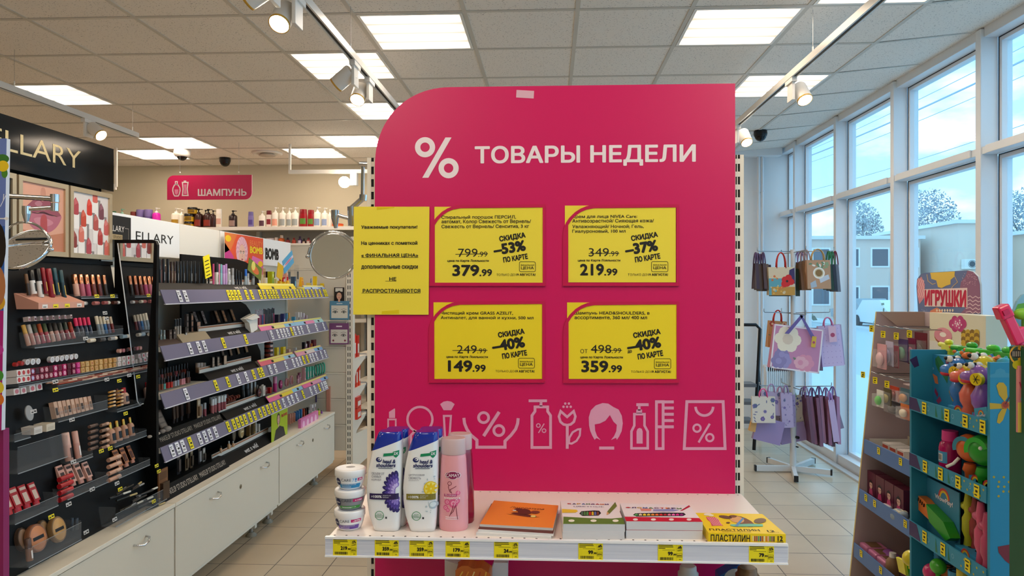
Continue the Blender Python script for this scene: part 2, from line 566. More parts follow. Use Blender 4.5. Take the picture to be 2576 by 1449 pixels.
house(27.8,41,42,53,4.7,[('y',28.5+2.6*k,.3+2.3*j,1.4,1.3)for k in range(4)for j in(0,1)],'beige building nearest the toy stands, beyond the railing','d0b8a4',0)
ac=thing('air_conditioner',(25.5,44.68,3.0),'white air conditioner box on the wall of the taller building','air conditioner')
m=MB();m.bx((-.4,-.18,-.3),(.4,.3,.3),WHITE);m.build('casing',ac,bevel=.03)
m=MB(RX(90));m.ring(0,0,.22,.04,mat('888c90'),z=.185);m.disc(0,0,.18,mat('5a5f64'),z=.182);m.build('fan_guard',ac)
def tree(x,y,h,r,c,label,seed):
 q=random.Random(seed)
 t=thing('tree',(x,y,-.45),label,'tree','trees across the road')
 m=MB();m.cyl((0,0,0),(.1,0,h*.55),.22,mat('4d4338',.9),8,.1)
 for k in range(7):
  a=q.uniform(0,6.28);m.cyl((.05,0,h*q.uniform(.3,.5)),(math.cos(a)*r*.6,math.sin(a)*r*.6,h*q.uniform(.6,.9)),.07,mat('4d4338',.9),5,.02)
 m.build('trunk',t)
 vs=[];fs=[]
 for k in range(5500):
  while True:
   p=Vector((q.uniform(-1,1),q.uniform(-1,1),q.uniform(-1,1)))
   if .35<p.length<1 and q.random()<.9-.3*abs(math.sin(p.x*7+p.z*5+seed)):break
  c0=Vector((p.x*r,p.y*r,h*.66+p.z*h*.36))
  s_=q.uniform(.035,.09)
  n=Vector((q.uniform(-1,1),q.uniform(-1,1),q.uniform(-1,1))).normalized();a=n.orthogonal()*s_;b=n.cross(a)
  i=len(vs);vs+=[c0-a*1.2,c0-b*.6,c0+a*1.2,c0+b*.6];fs.append((i,i+1,i+2,i+3))
 m=MB();m.add(vs,fs,mat(c,.8));m.build('foliage',t)  # leaf colours are greyed and blued, with distance haze mixed in
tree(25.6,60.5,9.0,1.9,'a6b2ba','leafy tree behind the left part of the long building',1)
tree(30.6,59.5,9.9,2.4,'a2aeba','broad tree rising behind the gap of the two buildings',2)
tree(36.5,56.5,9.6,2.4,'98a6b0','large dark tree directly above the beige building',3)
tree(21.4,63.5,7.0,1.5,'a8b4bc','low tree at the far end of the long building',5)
def bush(x,y,label,seed,n=260):
 q=random.Random(seed);vs=[];fs=[]
 for k in range(n):
  c0=Vector((max(-1.2,min(1.2,q.gauss(0,.55))),max(-1.3,min(1.3,q.gauss(0,.8))),.3+abs(q.gauss(0,.35))));s_=q.uniform(.06,.16)
  nn=Vector((q.uniform(-1,1),q.uniform(-1,1),q.uniform(-1,1))).normalized();a=nn.orthogonal()*s_;b=nn.cross(a)
  i=len(vs);vs+=[c0-a,c0-b,c0+a,c0+b];fs.append((i,i+1,i+2,i+3))
 m=MB();m.add(vs,fs,mat('77836f',.8));tag(m.build('shrub',loc=(x,y,-.45)),label,'shrub','shrubs along the road')
bush(13,40,'grey-green shrub at the kerb below the long building',1)
bush(16.2,33,'grey-green shrub at the kerb below the building gap',2)
bush(18.6,26,'grey-green shrub at the kerb below the taller building',3)
m=MB()
for k in range(34):m.cyl((0,k*.35,0),(0,k*.35,1.3),.012,mat('3a434c',.5),5)
m.bx((-.02,0,1.26),(.02,11.6,1.3),mat('3a434c',.5));m.bx((-.02,0,.2),(.02,11.6,.24),mat('3a434c',.5))
tag(m.build('railing',loc=(15.5,20,-.45)),'dark metal railing beyond the windows by the toy stands','railing')
def pole(x,y,h,label):
 t=thing('utility_pole',(x,y,-.45),label,'utility pole','utility poles along the road')
 m=MB();m.cyl((0,0,0),(0,0,h),.13,mat('8d9299',.8),10,.09);m.build('shaft',t)
 m=MB();m.bx((-.9,-.04,h-.5),(.9,.04,h-.42),mat('70767c',.7));m.build('crossarm',t)
pole(12.5,44,9.2,'concrete utility pole at the far end carrying the wires')
pole(12.5,-4,9.2,'concrete utility pole nearer the camera, outside the frame edge')
for j,(dx,dz,lab)in enumerate(((-.8,8.75,'overhead wire nearest the shop windows'),(0,8.8,'thick middle overhead wire outside the windows'),(.8,8.75,'overhead wire farthest from the shop windows'),(.3,7.2,'lowest overhead wire outside the windows'))):
 m=MB();pts=[]
 for i in range(25):
  t=i/24;pts.append((12.5+dx,-4+48*t,-.45+dz+.12-.9*4*t*(1-t)))
 m.tube(pts,.03 if j==1 else .012,mat('a4b6c8',.6),5)
 tag(m.build('overhead_wire'),lab,'wire','overhead wires outside')
for j,(y,c)in enumerate(((33,'d8dde2'),(38.5,'8a939c'))):
 t=thing('parked_car',(16.5+(y-33)*.2,y+3,-.45),['white','grey'][j]+' car parked across the road in front of the long building','car','parked cars')
 m=MB(RX(90)@RY(90));m.prism([(-2.1,.3),(2.1,.3),(2.15,.75),(1.3,.9),(.7,1.4),(-1.2,1.42),(-1.9,.95),(-2.15,.85)],1.7,mat(c,.3));m.build('body',t,loc=(-.85,0,0),bevel=.06)
 for a,b in((-1.3,-.8),(1.3,-.8),(-1.3,.8),(1.3,.8)):
  m=MB();m.cyl((b-.1,a,.32),(b+.1,a,.32),.32,mat('22252a',.7),14);m.build('wheel',t)
# ---------------------------------------------------------------- ceiling lights
def panel_nodes(nt,b,L):
 out=nt.nodes['Material Output']
 tc=nt.nodes.new('ShaderNodeTexCoord');sp=nt.nodes.new('ShaderNodeSeparateXYZ');L(tc.outputs['Object'],sp.inputs[0])
 def mth(op,a,bb=None):
  n=nt.nodes.new('ShaderNodeMath');n.operation=op
  if isinstance(a,(int,float)):n.inputs[0].default_value=a
  else:L(a,n.inputs[0])
  if bb is not None:
   if isinstance(bb,(int,float)):n.inputs[1].default_value=bb
   else:L(bb,n.inputs[1])
  return n.outputs[0]
 yy=mth('MULTIPLY',sp.outputs['Y'],2*math.pi/.142)
 tubes=mth('MULTIPLY',mth('ADD',mth('COSINE',mth('ADD',yy,math.pi)),1.),.5)
 ex=nt.nodes.new('ShaderNodeMapRange');ex.inputs['From Min'].default_value=.15;ex.inputs['From Max'].default_value=.28
 ex.inputs['To Min'].default_value=1.;ex.inputs['To Max'].default_value=.0
 L(mth('ABSOLUTE',sp.outputs['X']),ex.inputs['Value'])
 st=mth('ADD',mth('MULTIPLY',mth('MULTIPLY',tubes,ex.outputs[0]),PANEL_HI),mth('ADD',mth('MULTIPLY',ex.outputs[0],PANEL_MID),PANEL_LO))
 em=nt.nodes.new('ShaderNodeEmission');em.inputs[0].default_value=(*PANEL_COL,1)
 L(st,em.inputs[1]);L(em.outputs[0],out.inputs['Surface'])
PANEL_COL=(1.,.82,.64)
PANEL_HI,PANEL_MID,PANEL_LO=11.,.05,.6
DIFF=nodemat('lit_diffuser',panel_nodes)
def ceiling_light(ix,iy,label):
 cx,cy=GX+.6*(ix+.5),GY+.6*(iy+.5)
 t=thing('ceiling_light',(cx,cy,ZC),label,'ceiling light','square ceiling light panels')
 m=MB()
 a,b=.286,.27
 for s in(-1,1):
  m.bx((-a,s*a,-.006),(a,s*b,.0),WHITE);m.bx((s*a,-b,-.006),(s*b,b,.0),WHITE)
 m.build('rim',t)
 m=MB();m.bx((-b,-b,-.005),(b,b,-.001),DIFF);m.build('diffuser',t)
def cell(u,v):
 p=P(u,v,Z=ZC)
 return math.floor((p.x-GX)/.6),math.floor((p.y-GY)/.6)
LIGHTS=[((1055,75),'square ceiling light panel nearest above the curved left edge of the pink sign'),((1870,65),'square ceiling light panel above the right corner of the pink sign'),((868,162),'square ceiling light panel crossed by the left spotlight track'),((155,228),'square ceiling light panel above the black cosmetics header'),((1950,215),'square ceiling light panel behind the right spotlight track'),((965,275),'square ceiling light panel just behind the pink sign edge'),((460,355),'square ceiling light panel beside the white dome camera'),((385,386),'square ceiling light panel farthest left, near the end wall'),((890,356),'square ceiling light panel low behind the pink sign left edge'),((800,386),'square ceiling light panel nearest the end wall above the shampoo shelf'),((2120,-6),'square ceiling light panel cut by the top edge beside the right track')]
used=set()
for(u,v),lab in LIGHTS:
 c=cell(u,v)
 if c in used:continue
 used.add(c);ceiling_light(c[0],c[1],lab)
# the same panels behind the camera and behind the sign, which light the room
for c in((-8,1),(-5,1),(-2,1),(1,1),(-8,-3),(-5,-3),(-2,-3),(1,-3),(-9,6),(1,11),(-2,11),(-8,4),(-10,10)):
 if c not in used and(c[0]+1,c[1])not in used:
  used.add(c);ceiling_light(c[0],c[1],'square ceiling light panel in the rest of the shop ceiling, out of view')
# ---------------------------------------------------------------- the promotion unit in the middle
YP,YS,ZS=1.93,1.55,1.002
def X_at(u,y):return P(u,724,Y=y).x
XU0,XU1=X_at(929,YP),X_at(1867,YP)
UC=(XU0+XU1)/2
unit=thing('gondola_shelf',(UC,YP,0),'white slotted shop gondola with tall pink discount sign and one deep shelf','display shelf')
uo=TR(-UC,-YP,0)
EDGE=mat('e7b9c6',.5)
LET=mat('ecdfe3',.45)
ICON=mat('dc9ab8',.45)
def zpx(ox,oy,k):return lambda x,y:(ox+x/k,oy+y/k)
def onY(Y):
 def f(u,v,z=0.):
  p=P(u,v,Y=Y);return(p.x,Y-z,p.z)
 return f
def textY(m,s,box,Y,mt,off=0.,rot=0.,shear=0.,z=.0006,res=3):
 """lettering whose ink fills the photograph's box (u0, v0, u1, v1) on the vertical plane at depth Y"""
 u0,v0,u1,v1=box;um,vm=(u0+u1)/2,(v0+v1)/2
 a,b=P(u0,vm,Y=Y).x,P(u1,vm,Y=Y).x
 t,c=P(um,v0,Y=Y).z,P(um,v1,Y=Y).z
 m.text(s,(a,c,b,t),mt,T=Matrix(((1,0,0,0),(0,0,-1,Y),(0,1,0,0),(0,0,0,1))),off=off,rot=rot,shear=shear,z=z,res=res)
# uprights with real slots
def upright(cx,y,z1,w=.05,z0=0.,pitch=.0345,dark=None,gaps=((-.012,-.004),(.004,.012)),slot=.021):
 m=MB();d=mat('131211',.8)
 m.bx((cx-w/2,y+.004,z0),(cx+w/2,y+.06,z1),CREAM)
 m.bx((cx-w/2+.003,y+.002,z0),(cx+w/2-.003,y+.0045,z1),d)
 xs=[-w/2]
 for a,b in gaps:xs+=[a,b]
 xs.append(w/2)
 for i in range(0,len(xs),2):m.bx((cx+xs[i],y,z0),(cx+xs[i+1],y+.0025,z1),CREAM)
 z=z0+.02
 while z<z1:
  for a,b in gaps:m.bx((cx+a,y+.0002,z),(cx+b,y+.0025,min(z1,z+pitch-slot)),CREAM)
  z+=pitch
 return m
ZU=P(1860,387,Y=YP).z
for u,gs in((934.5,((-.004,.0035),(.0115,.015))),(1860,((-.007,-.0035),(-.001,.005)))):
 cx=X_at(u,YP)
 m=upright(cx,YP+.012,ZU,w=.03,gaps=gs)
 m.T=uo;m2=MB(uo);m2.v=[tuple(uo@Vector(p))for p in m.v];m2.f,m2.mi,m2.sm,m2.mats=m.f,m.mi,m.sm,m.mats
 m2.build('upright',unit)
# sign board outline
q=zpx(930,200,2.734)
pl=onY(YP)
x0,x1=X_at(943,YP),X_at(1849.5,YP)
zt=(P(1300,216.5,Y=YP).z+P(1800,211,Y=YP).z)/2
zb=ZS-.01
rx,rz=P(1135,218,Y=YP).x-x0,.215
out=[(x0,zb),(x1,zb),(x1,zt)]
for i in range(25):
 a=math.radians(90+90*i/24)
 out.append((x0+rx+rx*math.copysign(abs(math.cos(a))**.92,math.cos(a)),zt-rz+rz*abs(math.sin(a))**.92))
XZ=lambda y:Matrix(((1,0,0,0),(0,0,-1,y),(0,1,0,0),(0,0,0,1)))
m=MB(uo)
m.prism(out,.006,PINK,T=XZ(YP+.006),mside=EDGE)
def Q(m,pts,w,mt,k,closed=False,z=.0006):
 m.stroke([k(*p)for p in pts],w/KS,mt,z=z,closed=closed,fn=pl)
KS=2.734
def ringpx(m,c,r,w,k,mt,a0=0,a1=360,z=.0006):
 cx,cy=k(*c);m.ring(cx,cy,r/KS,w/KS,mt,fn=pl,a0=a0,a1=a1,z=z)
ringpx(m,(381,466),51,37,q,LET);ringpx(m,(543,610),51,37,q,LET)
m.fill([q(*p)for p in((521,399),(563,399),(404,676),(362,676))],LET,z=.0007,fn=pl)
textY(m,'ТОВАРЫ НЕДЕЛИ',(*q(722,451),*q(2243,596)),YP,LET,off=.028,res=5)
q6=zpx(950,990,2.862);KS=2.862
Q(m,[(76,262),(76,186),(131,186),(131,262)],12,ICON,q6)
m.fill([q6(*p)for p in((82,176),(82,132),(121,107),(126,110),(126,176))],ICON,z=.0006,fn=pl)
ringpx(m,(305,186),90,17,q6,ICON)
Q(m,[(270,268),(240,300),(240,400),(370,400),(370,300),(340,268)],17,ICON,q6)
m.fill([q6(*p)for p in((450,76),(475,58),(503,53),(530,58),(555,76),(530,120),(475,120))],ICON,z=.0006,fn=pl)
Q(m,[(477,161),(528,161),(513,380),(489,380)],15,ICON,q6,True)
Q(m,[(621,175),(626,215),(642,255),(670,297),(715,335),(715,386),(917,386),(917,342),(960,300),(994,255),(1008,215),(1012,177)],22,ICON,q6)
def pct(a,b,r,w,s0,s1,sw):
 ringpx(m,a,r,w,q6,ICON);ringpx(m,b,r,w,q6,ICON);Q(m,[s0,s1],sw,ICON,q6,z=.0007)
pct((763,173),(873,266),36,20,(875,132),(763,306),24)
Q(m,[(1133,96),(1224,96),(1224,128),(1245,158),(1245,388),(1111,388),(1111,158),(1133,128)],20,ICON,q6,True)
Q(m,[(1176,60),(1176,92)],20,ICON,q6);Q(m,[(1087,52),(1219,52)],20,ICON,q6,z=.0007)
pct((1157,230),(1198,267),13,7,(1199,216),(1158,283),8)
for p in((1351,72),(1377,72),(1338,95),(1364,95),(1390,95)):
 c=q6(*p);m.disc(c[0],c[1],9/KS,ICON,z=.0006,fn=pl,seg=14)
Q(m,[(1318,127),(1364,168),(1411,127),(1424,165),(1413,203),(1390,222),(1364,227),(1338,222),(1316,203),(1305,165)],18,ICON,q6,True)
Q(m,[(1365,227),(1365,397)],21,ICON,q6,z=.0012)
Q(m,[(1376,357),(1380,318),(1404,278),(1440,258),(1459,256),(1455,302),(1432,340),(1397,360)],15,ICON,q6,True,z=.0009)
m.fill([q6(*p)for p in((1562,333),(1545,303),(1530,268),(1522,230),(1520,170),(1535,120),(1570,85),(1620,68),(1660,72),(1698,97),(1735,115),(1758,160),(1765,215),(1757,270),(1738,310),(1722,333),(1716,318),(1680,334),(1702,306),(1718,270),(1722,225),(1698,203),(1672,155),(1640,195),(1600,215),(1563,222),(1566,268),(1580,306),(1606,335),(1576,320))],ICON,z=.0006,fn=pl)
Q(m,[(1595,392),(1703,392)],22,ICON,q6)
Q(m,[(1848,148),(1921,148),(1921,230),(1944,272),(1944,394),(1827,394),(1827,272),(1848,230)],18,ICON,q6,True)
Q(m,[(1883,92),(1883,122)],20,ICON,q6);Q(m,[(1862,129),(1904,129)],28,ICON,q6);Q(m,[(1862,80),(1951,80)],21,ICON,q6,z=.0007)
m.fill([q6(*p)for p in((1864,360),(1864,272),(1871,254),(1886,247),(1901,254),(1908,272),(1908,360))],ICON,z=.0006,fn=pl)
Q(m,[(2007,58),(2055,58),(2055,396),(2007,396)],20,ICON,q6,True)
for y in(60,104,149,194,239):Q(m,[(2012 if y in(60,239)else 2055,y),(2132,y)],21,ICON,q6,z=.0007)
Q(m,[(2226,58),(2487,58),(2501,396),(2207,396)],21,ICON,q6,True)
ringpx(m,(2352,95),63,19,q6,ICON,0,180)
pct((2299,249),(2391,317),26,15,(2391,217),(2310,352),16)
m.build('sign_board',unit)
m=MB(uo);m.bx((x0,YP+.002,.12),(x1,YP+.008,zb),PINK);m.build('back_panel',unit)
m=MB(uo);m.bx((x0,YP+.05,.02),(x1,YP+.06,1.9),CREAM);m.build('rear_panel',unit)
# shelf with perforations and price rail
xs0,xs1=X_at(823,YS),X_at(1984,YS)
m=MB(uo)
m.bx((xs0,YS,ZS-.006),(xs1,YP,ZS),mat('efe6df',.3))
m.bx((xs0,YS,ZS-.032),(xs1,YS+.003,ZS-.006),CREAM)
m.bx((xs0,YS+.003,ZS-.032),(xs0+.003,YP,ZS-.006),CREAM)
m.bx((xs1-.003,YS+.003,ZS-.032),(xs1,YP,ZS-.006),CREAM)
HOLE=mat('4a3d38',.9)
n=38
for k in range(n):
 x=xs0+.012+(xs1-xs0-.024)*k/(n-1)
 m.disc(x,YS+.016,.0026,HOLE,T=TR(0,0,ZS),z=.0002,seg=8)
 if x0<x<x1+.02:m.disc(x,YP-.012,.0026,HOLE,T=TR(0,0,ZS),z=.0002,seg=8,ry=.0018)
m.build('shelf',unit,bevel=.0012)
def rail_nodes(nt,b,L):
 tc=nt.nodes.new('ShaderNodeTexCoord');mp=nt.nodes.new('ShaderNodeMapping');mp.inputs['Scale'].default_value=(3,3,900)
 no=nt.nodes.new('ShaderNodeTexNoise');no.inputs['Scale'].default_value=1;no.inputs['Detail'].default_value=3
 L(tc.outputs['Object'],mp.inputs[0]);L(mp.outputs[0],no.inputs['Vector'])
 rp=nt.nodes.new('ShaderNodeValToRGB');rp.color_ramp.elements[0].position=.35;rp.color_ramp.elements[0].color=(*lin('c9ccdc'),1);rp.color_ramp.elements[1].position=.7;rp.color_ramp.elements[1].color=(*lin('e4e6f0'),1)
 L(no.outputs[0],rp.inputs[0]);L(rp.outputs[0],b.inputs['Base Color'])
 b.inputs['Roughness'].default_value=.12
RAILM=nodemat('ribbed_plastic',rail_nodes)
YRL=YS-.006
zr0,zr1=P(822,1399,Y=YRL).z,P(822,1353,Y=YRL).z
m=MB(uo)
xr0,xr1=X_at(818,YRL),X_at(1982,YRL)
m.bx((xr0,YRL,zr0),(xr1,YRL+.003,zr1),RAILM)
m.bx((xr0,YRL-.003,zr0-.001),(xr1,YRL+.003,zr0+.0025),mat('f3f3f6',.15))
m.bx((xr0,YRL-.002,zr1-.002),(xr1,YRL+.006,zr1+.003),mat('f3f3f6',.15))
m.build('price_rail',unit)
for s in(-1,1):
 xa=xs0+.02 if s<0 else xs1-.023
 m=MB(uo);m.T=uo@Matrix(((0,0,1,xa),(1,0,0,0),(0,1,0,0),(0,0,0,1)))
 m.prism([(YS+.05,ZS-.03),(YP,ZS-.03),(YP,ZS-.14)],.003,CREAM);m.build('bracket',unit)
# price tags in the rail
PRICES=[(838,'219','-37%','the jar stack'),(943,'359','-40%','the shampoo with the purple flower'),(1030,'359','-37%','the shampoo with the lemon slice'),(1121,'179','-40%','the pink shower gel'),(1243,'24','-37%','the orange notebooks'),(1455,'99','-44%','the colour pencil boxes'),(1655,'99','-44%','the felt pen boxes'),(1884,'79','-33%','the plasticine box')]
def barcode(m,x0,y0,x1,y1,mt,z=.0004,seed=1):
 q_=random.Random(seed);x=x0
 while x<x1:
  w=q_.choice((.0004,.0004,.0008,.0012));m.rect(x,y0,min(x1,x+w),y1,mt,z=z);x+=w+q_.choice((.0004,.0008))
for k,(u,pr,dc,lab)in enumerate(PRICES):
 w=.0525
 xa=X_at(u,YRL);c=(xa+w/2,YRL-.0006,(zr0+zr1)/2)
 m=MB(XZ(0));h=(zr1-zr0)/2-.001
 m.rect(-w/2,-h,w/2,h,YELT,z=0)
 m.rect(-w/2,-h,w/2,h,YELT,z=-.0003)
 for j in range(3):m.rect(-w*.47,h*(.86-.17*j)-.001,w*((.1,.12,-.2)[j]),h*(.86-.17*j)+.0003,INK,z=.0003)
 m.text(pr,(-w*(.18 if len(pr)>2 else .1),-h*.3,w*.1,h*.14),INK,off=.05,z=.0004)
 m.text('.99',(w*.1,-h*.3,w*.24,-h*.08),INK,off=.03,z=.0004)
 m.rect(-w*.32,h*.3,w*.18,h*.33,INK,z=.0003)
 m.rect(w*.25,-h*.95,w*.256,h*.95,mat('b3a30a',.6),z=.0003)
 m.text(dc,(w*.28,h*.45,w*.46,h*.78),INK,off=.04,rot=12,z=.0004)
 m.text('ПО КАРТЕ',(w*.29,h*.22,w*.47,h*.37),INK,off=.02,rot=12,z=.0004,res=1)
 m.stroke([(w*.27,-h*.5),(w*.47,-h*.5),(w*.47,-h*.05),(w*.27,-h*.05)],.0004,INK,closed=True)
 m.text('ЦЕНА',(w*.285,-h*.42,w*.455,-h*.2),INK,off=.03,z=.0004,res=2)
 barcode(m,-w*.42,-h*.82,w*.12,-h*.5,INK,seed=k)
 m.text('.99',(w*.33,-h*.8,w*.44,-h*.68),INK,off=.03,z=.0004,res=1)
 tag(m.build('price_tag',loc=c),'yellow %s.99 price tag on the rail below %s'%(pr,lab),'price tag','price tags on the promotion shelf')
# poster holders
PF=.0022
YEL2=mat('ecd41c',.55)
def holder(ox,oy,dx,dy,spec,label):
 k=zpx(ox,oy,6.3)
 def s(x,y):return k(x+dx,y+dy)
 f=onY(YP-.0005)
 c=P(*s(985,735),Y=YP-.0005)
 t=thing('poster_holder',(c.x,YP,c.z),label,'poster holder','yellow offer posters on the pink sign')
 T=TR(-c.x,-YP,-c.z)
 m=MB(T)
 pr=spec['paper']
 m.fill([k(pr[0],pr[1]),k(pr[2],pr[1]),k(pr[2],pr[3]),k(pr[0],pr[3])],YEL if oy<600 else YEL2,z=.0004,fn=f)  # upper row paler: spotlight glare is put into the paper colour
 Y0=YP-.0008
 def tx(st,b,off=.0,rot=0,sh=0.):textY(m,st,(*k(b[0],b[1]),*k(b[2],b[3])),Y0,INK,off=off,rot=rot,shear=sh,z=.0006)
 for st,b in spec['lines']:tx(st,b,.018)
 for st,b,off in spec['small']:tx(st,b,off)
 for st,b,rot in spec['slant']:tx(st,b,.05,rot)
 a,b,c2,d=spec['box']
 pts=[]
 for(cx,cy,a0)in((c2-25,b+25,-90),(c2-25,d-25,0),(a+25,d-25,90),(a+25,b+25,180)):
  for i in range(5):
   an=math.radians(a0+90*i/4);pts.append(k(cx+25*math.cos(an),cy+25*math.sin(an)))
 m.stroke(pts,7/6.3,INK,z=.0012,closed=True,fn=f)
 sa=spec['strike'];m.stroke([k(sa[0],sa[1]),k(sa[2],sa[3])],9/6.3,INK,z=.0013,fn=f)
 m.build('poster',t)
 outer=[(65,1370),(65,560),(78,470),(112,385),(170,300),(260,212),(350,155),(440,118),(540,96),(1905,92),(1905,1370)]
 inner=[(152,1330),(150,418),(200,342),(270,267),(350,211),(440,172),(560,150),(1862,138),(1862,1330)]
 fo=[f(*s(*p),z=PF)for p in outer];fi=[f(*s(*p),z=PF)for p in inner]
 tri=tessellate_polygon([[Vector(p)for p in fo],[Vector(p)for p in fi]])
 m=MB(T);PB=mat('c4164f',.3)
 m.add(fo+fi,[tuple(x)for x in tri],PB)
 n_=len(fo);bk=[f(*s(*p),z=-.0004)for p in outer]
 m.add(fo+bk,[(i,(i+1)%n_,n_+(i+1)%n_,n_+i)for i in range(n_)],PB)
 n_=len(fi);bk=[f(*s(*p),z=.0006)for p in inner]
 m.add(fi+bk,[(i,(i+1)%n_,n_+(i+1)%n_,n_+i)for i in range(n_)],PB)
# ledge along the bottom
 lo=[f(*s(*p),z=PF+.004)for p in((65,1370),(1905,1370),(1905,1382),(65,1382))]+[f(*s(*p),z=0)for p in((65,1370),(1905,1370),(1905,1382),(65,1382))]
 m.add(lo,[(0,1,2,3),(0,4,5,1),(3,2,6,7),(0,3,7,4),(1,5,6,2)],PB)
 m.build('border',t)
SK,PK='СКИДКА','ПО КАРТЕ'
holder(1070,500,0,0,dict(paper=(145,127,1862,1330),lines=[('Стиральный порошок ПЕРСИЛ,',(257,262,1437,330)),('автомат, Колор Свежесть от Вернель/',(257,328,1675,402)),('Свежесть от Вернель/ Сенситив, 3 кг',(257,408,1645,480))],small=[('799',(520,790,828,922),-.012),('.99',(838,838,982,920),-.012),('цена по Карте Лояльности',(350,962,1007,1010),.025),('379',(428,1045,855,1228),.035),('.99',(858,1115,1058,1228),.03),('ФИНАЛЬНАЯ',(1512,1040,1722,1064),.02),('ЦЕНА',(1515,1072,1720,1128),.02),('ТОЛЬКО ДО',(1128,1186,1420,1230),-.012),('19 АВГУСТА!',(1437,1183,1745,1222),.03)],slant=[(SK,(1170,560,1590,665),9),('–53%',(1075,690,1590,865),9),(PK,(1232,895,1625,985),9)],box=(1490,998,1745,1155),strike=(478,880,993,872)),'offer poster priced 379.99 in a pink holder, upper row beside the notice')
holder(1400,500,35,0,dict(paper=(133,108,1890,1325),lines=[('Крем для лица NIVEA Care:',(250,255,1278,318)),('Антивозрастной/ Сияющая кожа/',(250,318,1543,392)),('Увлажняющий/ Ночной; Гель,',(250,410,1383,475)),('Гиалуроновый, 100 мл',(250,485,1095,552))],small=[('349',(510,782,830,915),-.012),('.99',(838,832,982,913),-.012),('цена по Карте Лояльности',(337,957,1010,1003),.025),('219',(372,1030,752,1218),.035),('.99',(755,1105,965,1218),.03),('ФИНАЛЬНАЯ',(1530,1038,1742,1060),.02),('ЦЕНА',(1533,1070,1740,1125),.02),('ТОЛЬКО ДО',(1130,1184,1435,1228),-.012),('19 АВГУСТА!',(1450,1182,1765,1222),.03)],slant=[(SK,(1178,552,1608,655),9),('–37%',(1080,685,1605,865),9),(PK,(1240,890,1645,982),9)],box=(1504,995,1765,1155),strike=(510,868,995,865)),'offer poster priced 219.99 in a pink holder, upper row near the window side')
holder(1070,745,-8,-15,dict(paper=(130,98,1852,1312),lines=[('Чистящий крем GRASS AZELIT,',(245,240,1390,305)),('Антиналет, для ванной и кухни, 500 мл',(245,315,1715,378))],small=[('249',(503,778,815,908),-.012),('.99',(825,828,965,906),-.012),('цена по Карте Лояльности',(333,942,992,990),.025),('149',(358,1015,745,1200),.035),('.99',(748,1085,957,1200),.03),('ФИНАЛЬНАЯ',(1498,1026,1706,1048),.02),('ЦЕНА',(1500,1058,1703,1113),.02),('ТОЛЬКО ДО',(1112,1172,1410,1212),-.012),('19 АВГУСТА!',(1423,1170,1730,1210),.03)],slant=[(SK,(1150,540,1575,645),9),('–40%',(1052,672,1578,850),9),(PK,(1215,878,1612,970),9)],box=(1475,983,1730,1140),strike=(430,860,987,858)),'offer poster priced 149.99 in a pink holder, lower row beside the notice')
holder(1400,745,40,-8,dict(paper=(168,100,1930,1312),lines=[('Шампунь HEAD&SHOULDERS, в',(285,240,1475,305)),('ассортименте, 360 мл/ 400 мл',(285,312,1435,380))],small=[('ОТ',(378,840,493,903),-.012),('498',(543,772,868,903),-.012),('.99',(878,823,1022,902),-.012),('цена по Карте Лояльности',(378,948,1052,995),.025),('359',(392,1020,820,1208),.035),('.99',(825,1092,1038,1208),.03),('ФИНАЛЬНАЯ',(1573,1035,1785,1057),.02),('ЦЕНА',(1577,1067,1783,1122),.02),('ТОЛЬКО ДО',(1180,1180,1480,1220),-.012),('19 АВГУСТА!',(1495,1177,1812,1217),.03)],slant=[(SK,(1212,545,1650,650),9),('–40%',(1112,675,1655,855),9),(PK,(1283,883,1688,978),9),('ДО',(1125,855,1195,905),9)],box=(1550,990,1810,1150),strike=(560,858,1038,858)),'offer poster priced 359.99 in a pink holder, lower row near the window side')
# taped notice
k=zpx(880,500,4.673)
YN_=YP-.0045
c=P(*k(490,727),Y=YN_)
t=thing('notice',(c.x,YN_,c.z),'yellow paper notice with black bold writing taped over the sign edge','paper notice')
T=TR(-c.x,-YN_,-c.z);f=onY(YN_)
m=MB(T)
qd=[f(*k(*p))for p in((47,93),(936,93),(926,1363),(40,1362))]
m.add(qd+[(p[0],p[1]+.0004,p[2])for p in qd],[(0,3,2,1),(4,5,6,7),(0,1,5,4),(1,2,6,5),(2,3,7,6),(3,0,4,7)],YEL)
for st,b in(('Уважаемые покупатели!',(135,312,795,362)),('На ценниках с пометкой',(135,497,795,550)),('« ФИНАЛЬНАЯ ЦЕНА»',(135,642,805,693)),('дополнительные скидки',(135,782,800,834)),('НЕ',(465,922,547,964)),('РАСПРОСТРАНЯЮТСЯ',(152,1060,830,1104))):
 textY(m,st,(*k(b[0],b[1]),*k(b[2],b[3])),YN_,INK,off=.028)
for a,b,y in((135,805,692),(418,547,969),(137,830,1109)):m.stroke([k(a,y),k(b,y)],.9,INK,z=.0005,fn=f)
m.build('sheet',t)
TAPE=mat('f0d51c',.2,alpha=.75)
for pts in(((316,96),(527,96),(460,112),(520,104),(318,130)),((377,1322),(578,1305),(580,1352),(375,1356))):
 m=MB(T);m.fill([k(*p)for p in(pts if len(pts)==4 else((316,96),(527,96),(522,106),(318,131)))],TAPE,z=.0007,fn=f);m.build('tape',t)
q=zpx(930,200,2.734)
m=MB();f=onY(YP)
c=P(*q(1069,101),Y=YP);m.T=TR(-c.x,-YP,-c.z)
m.fill([q(*p)for p in((1010,72),(1131,79),(1128,131),(1007,124))],mat('e9bfd0',.35,alpha=.8),z=.0008,fn=f)
tag(m.build('tape_strip',loc=(c.x,YP,c.z)),'torn strip of pale sticky tape near the top edge of the sign','tape')
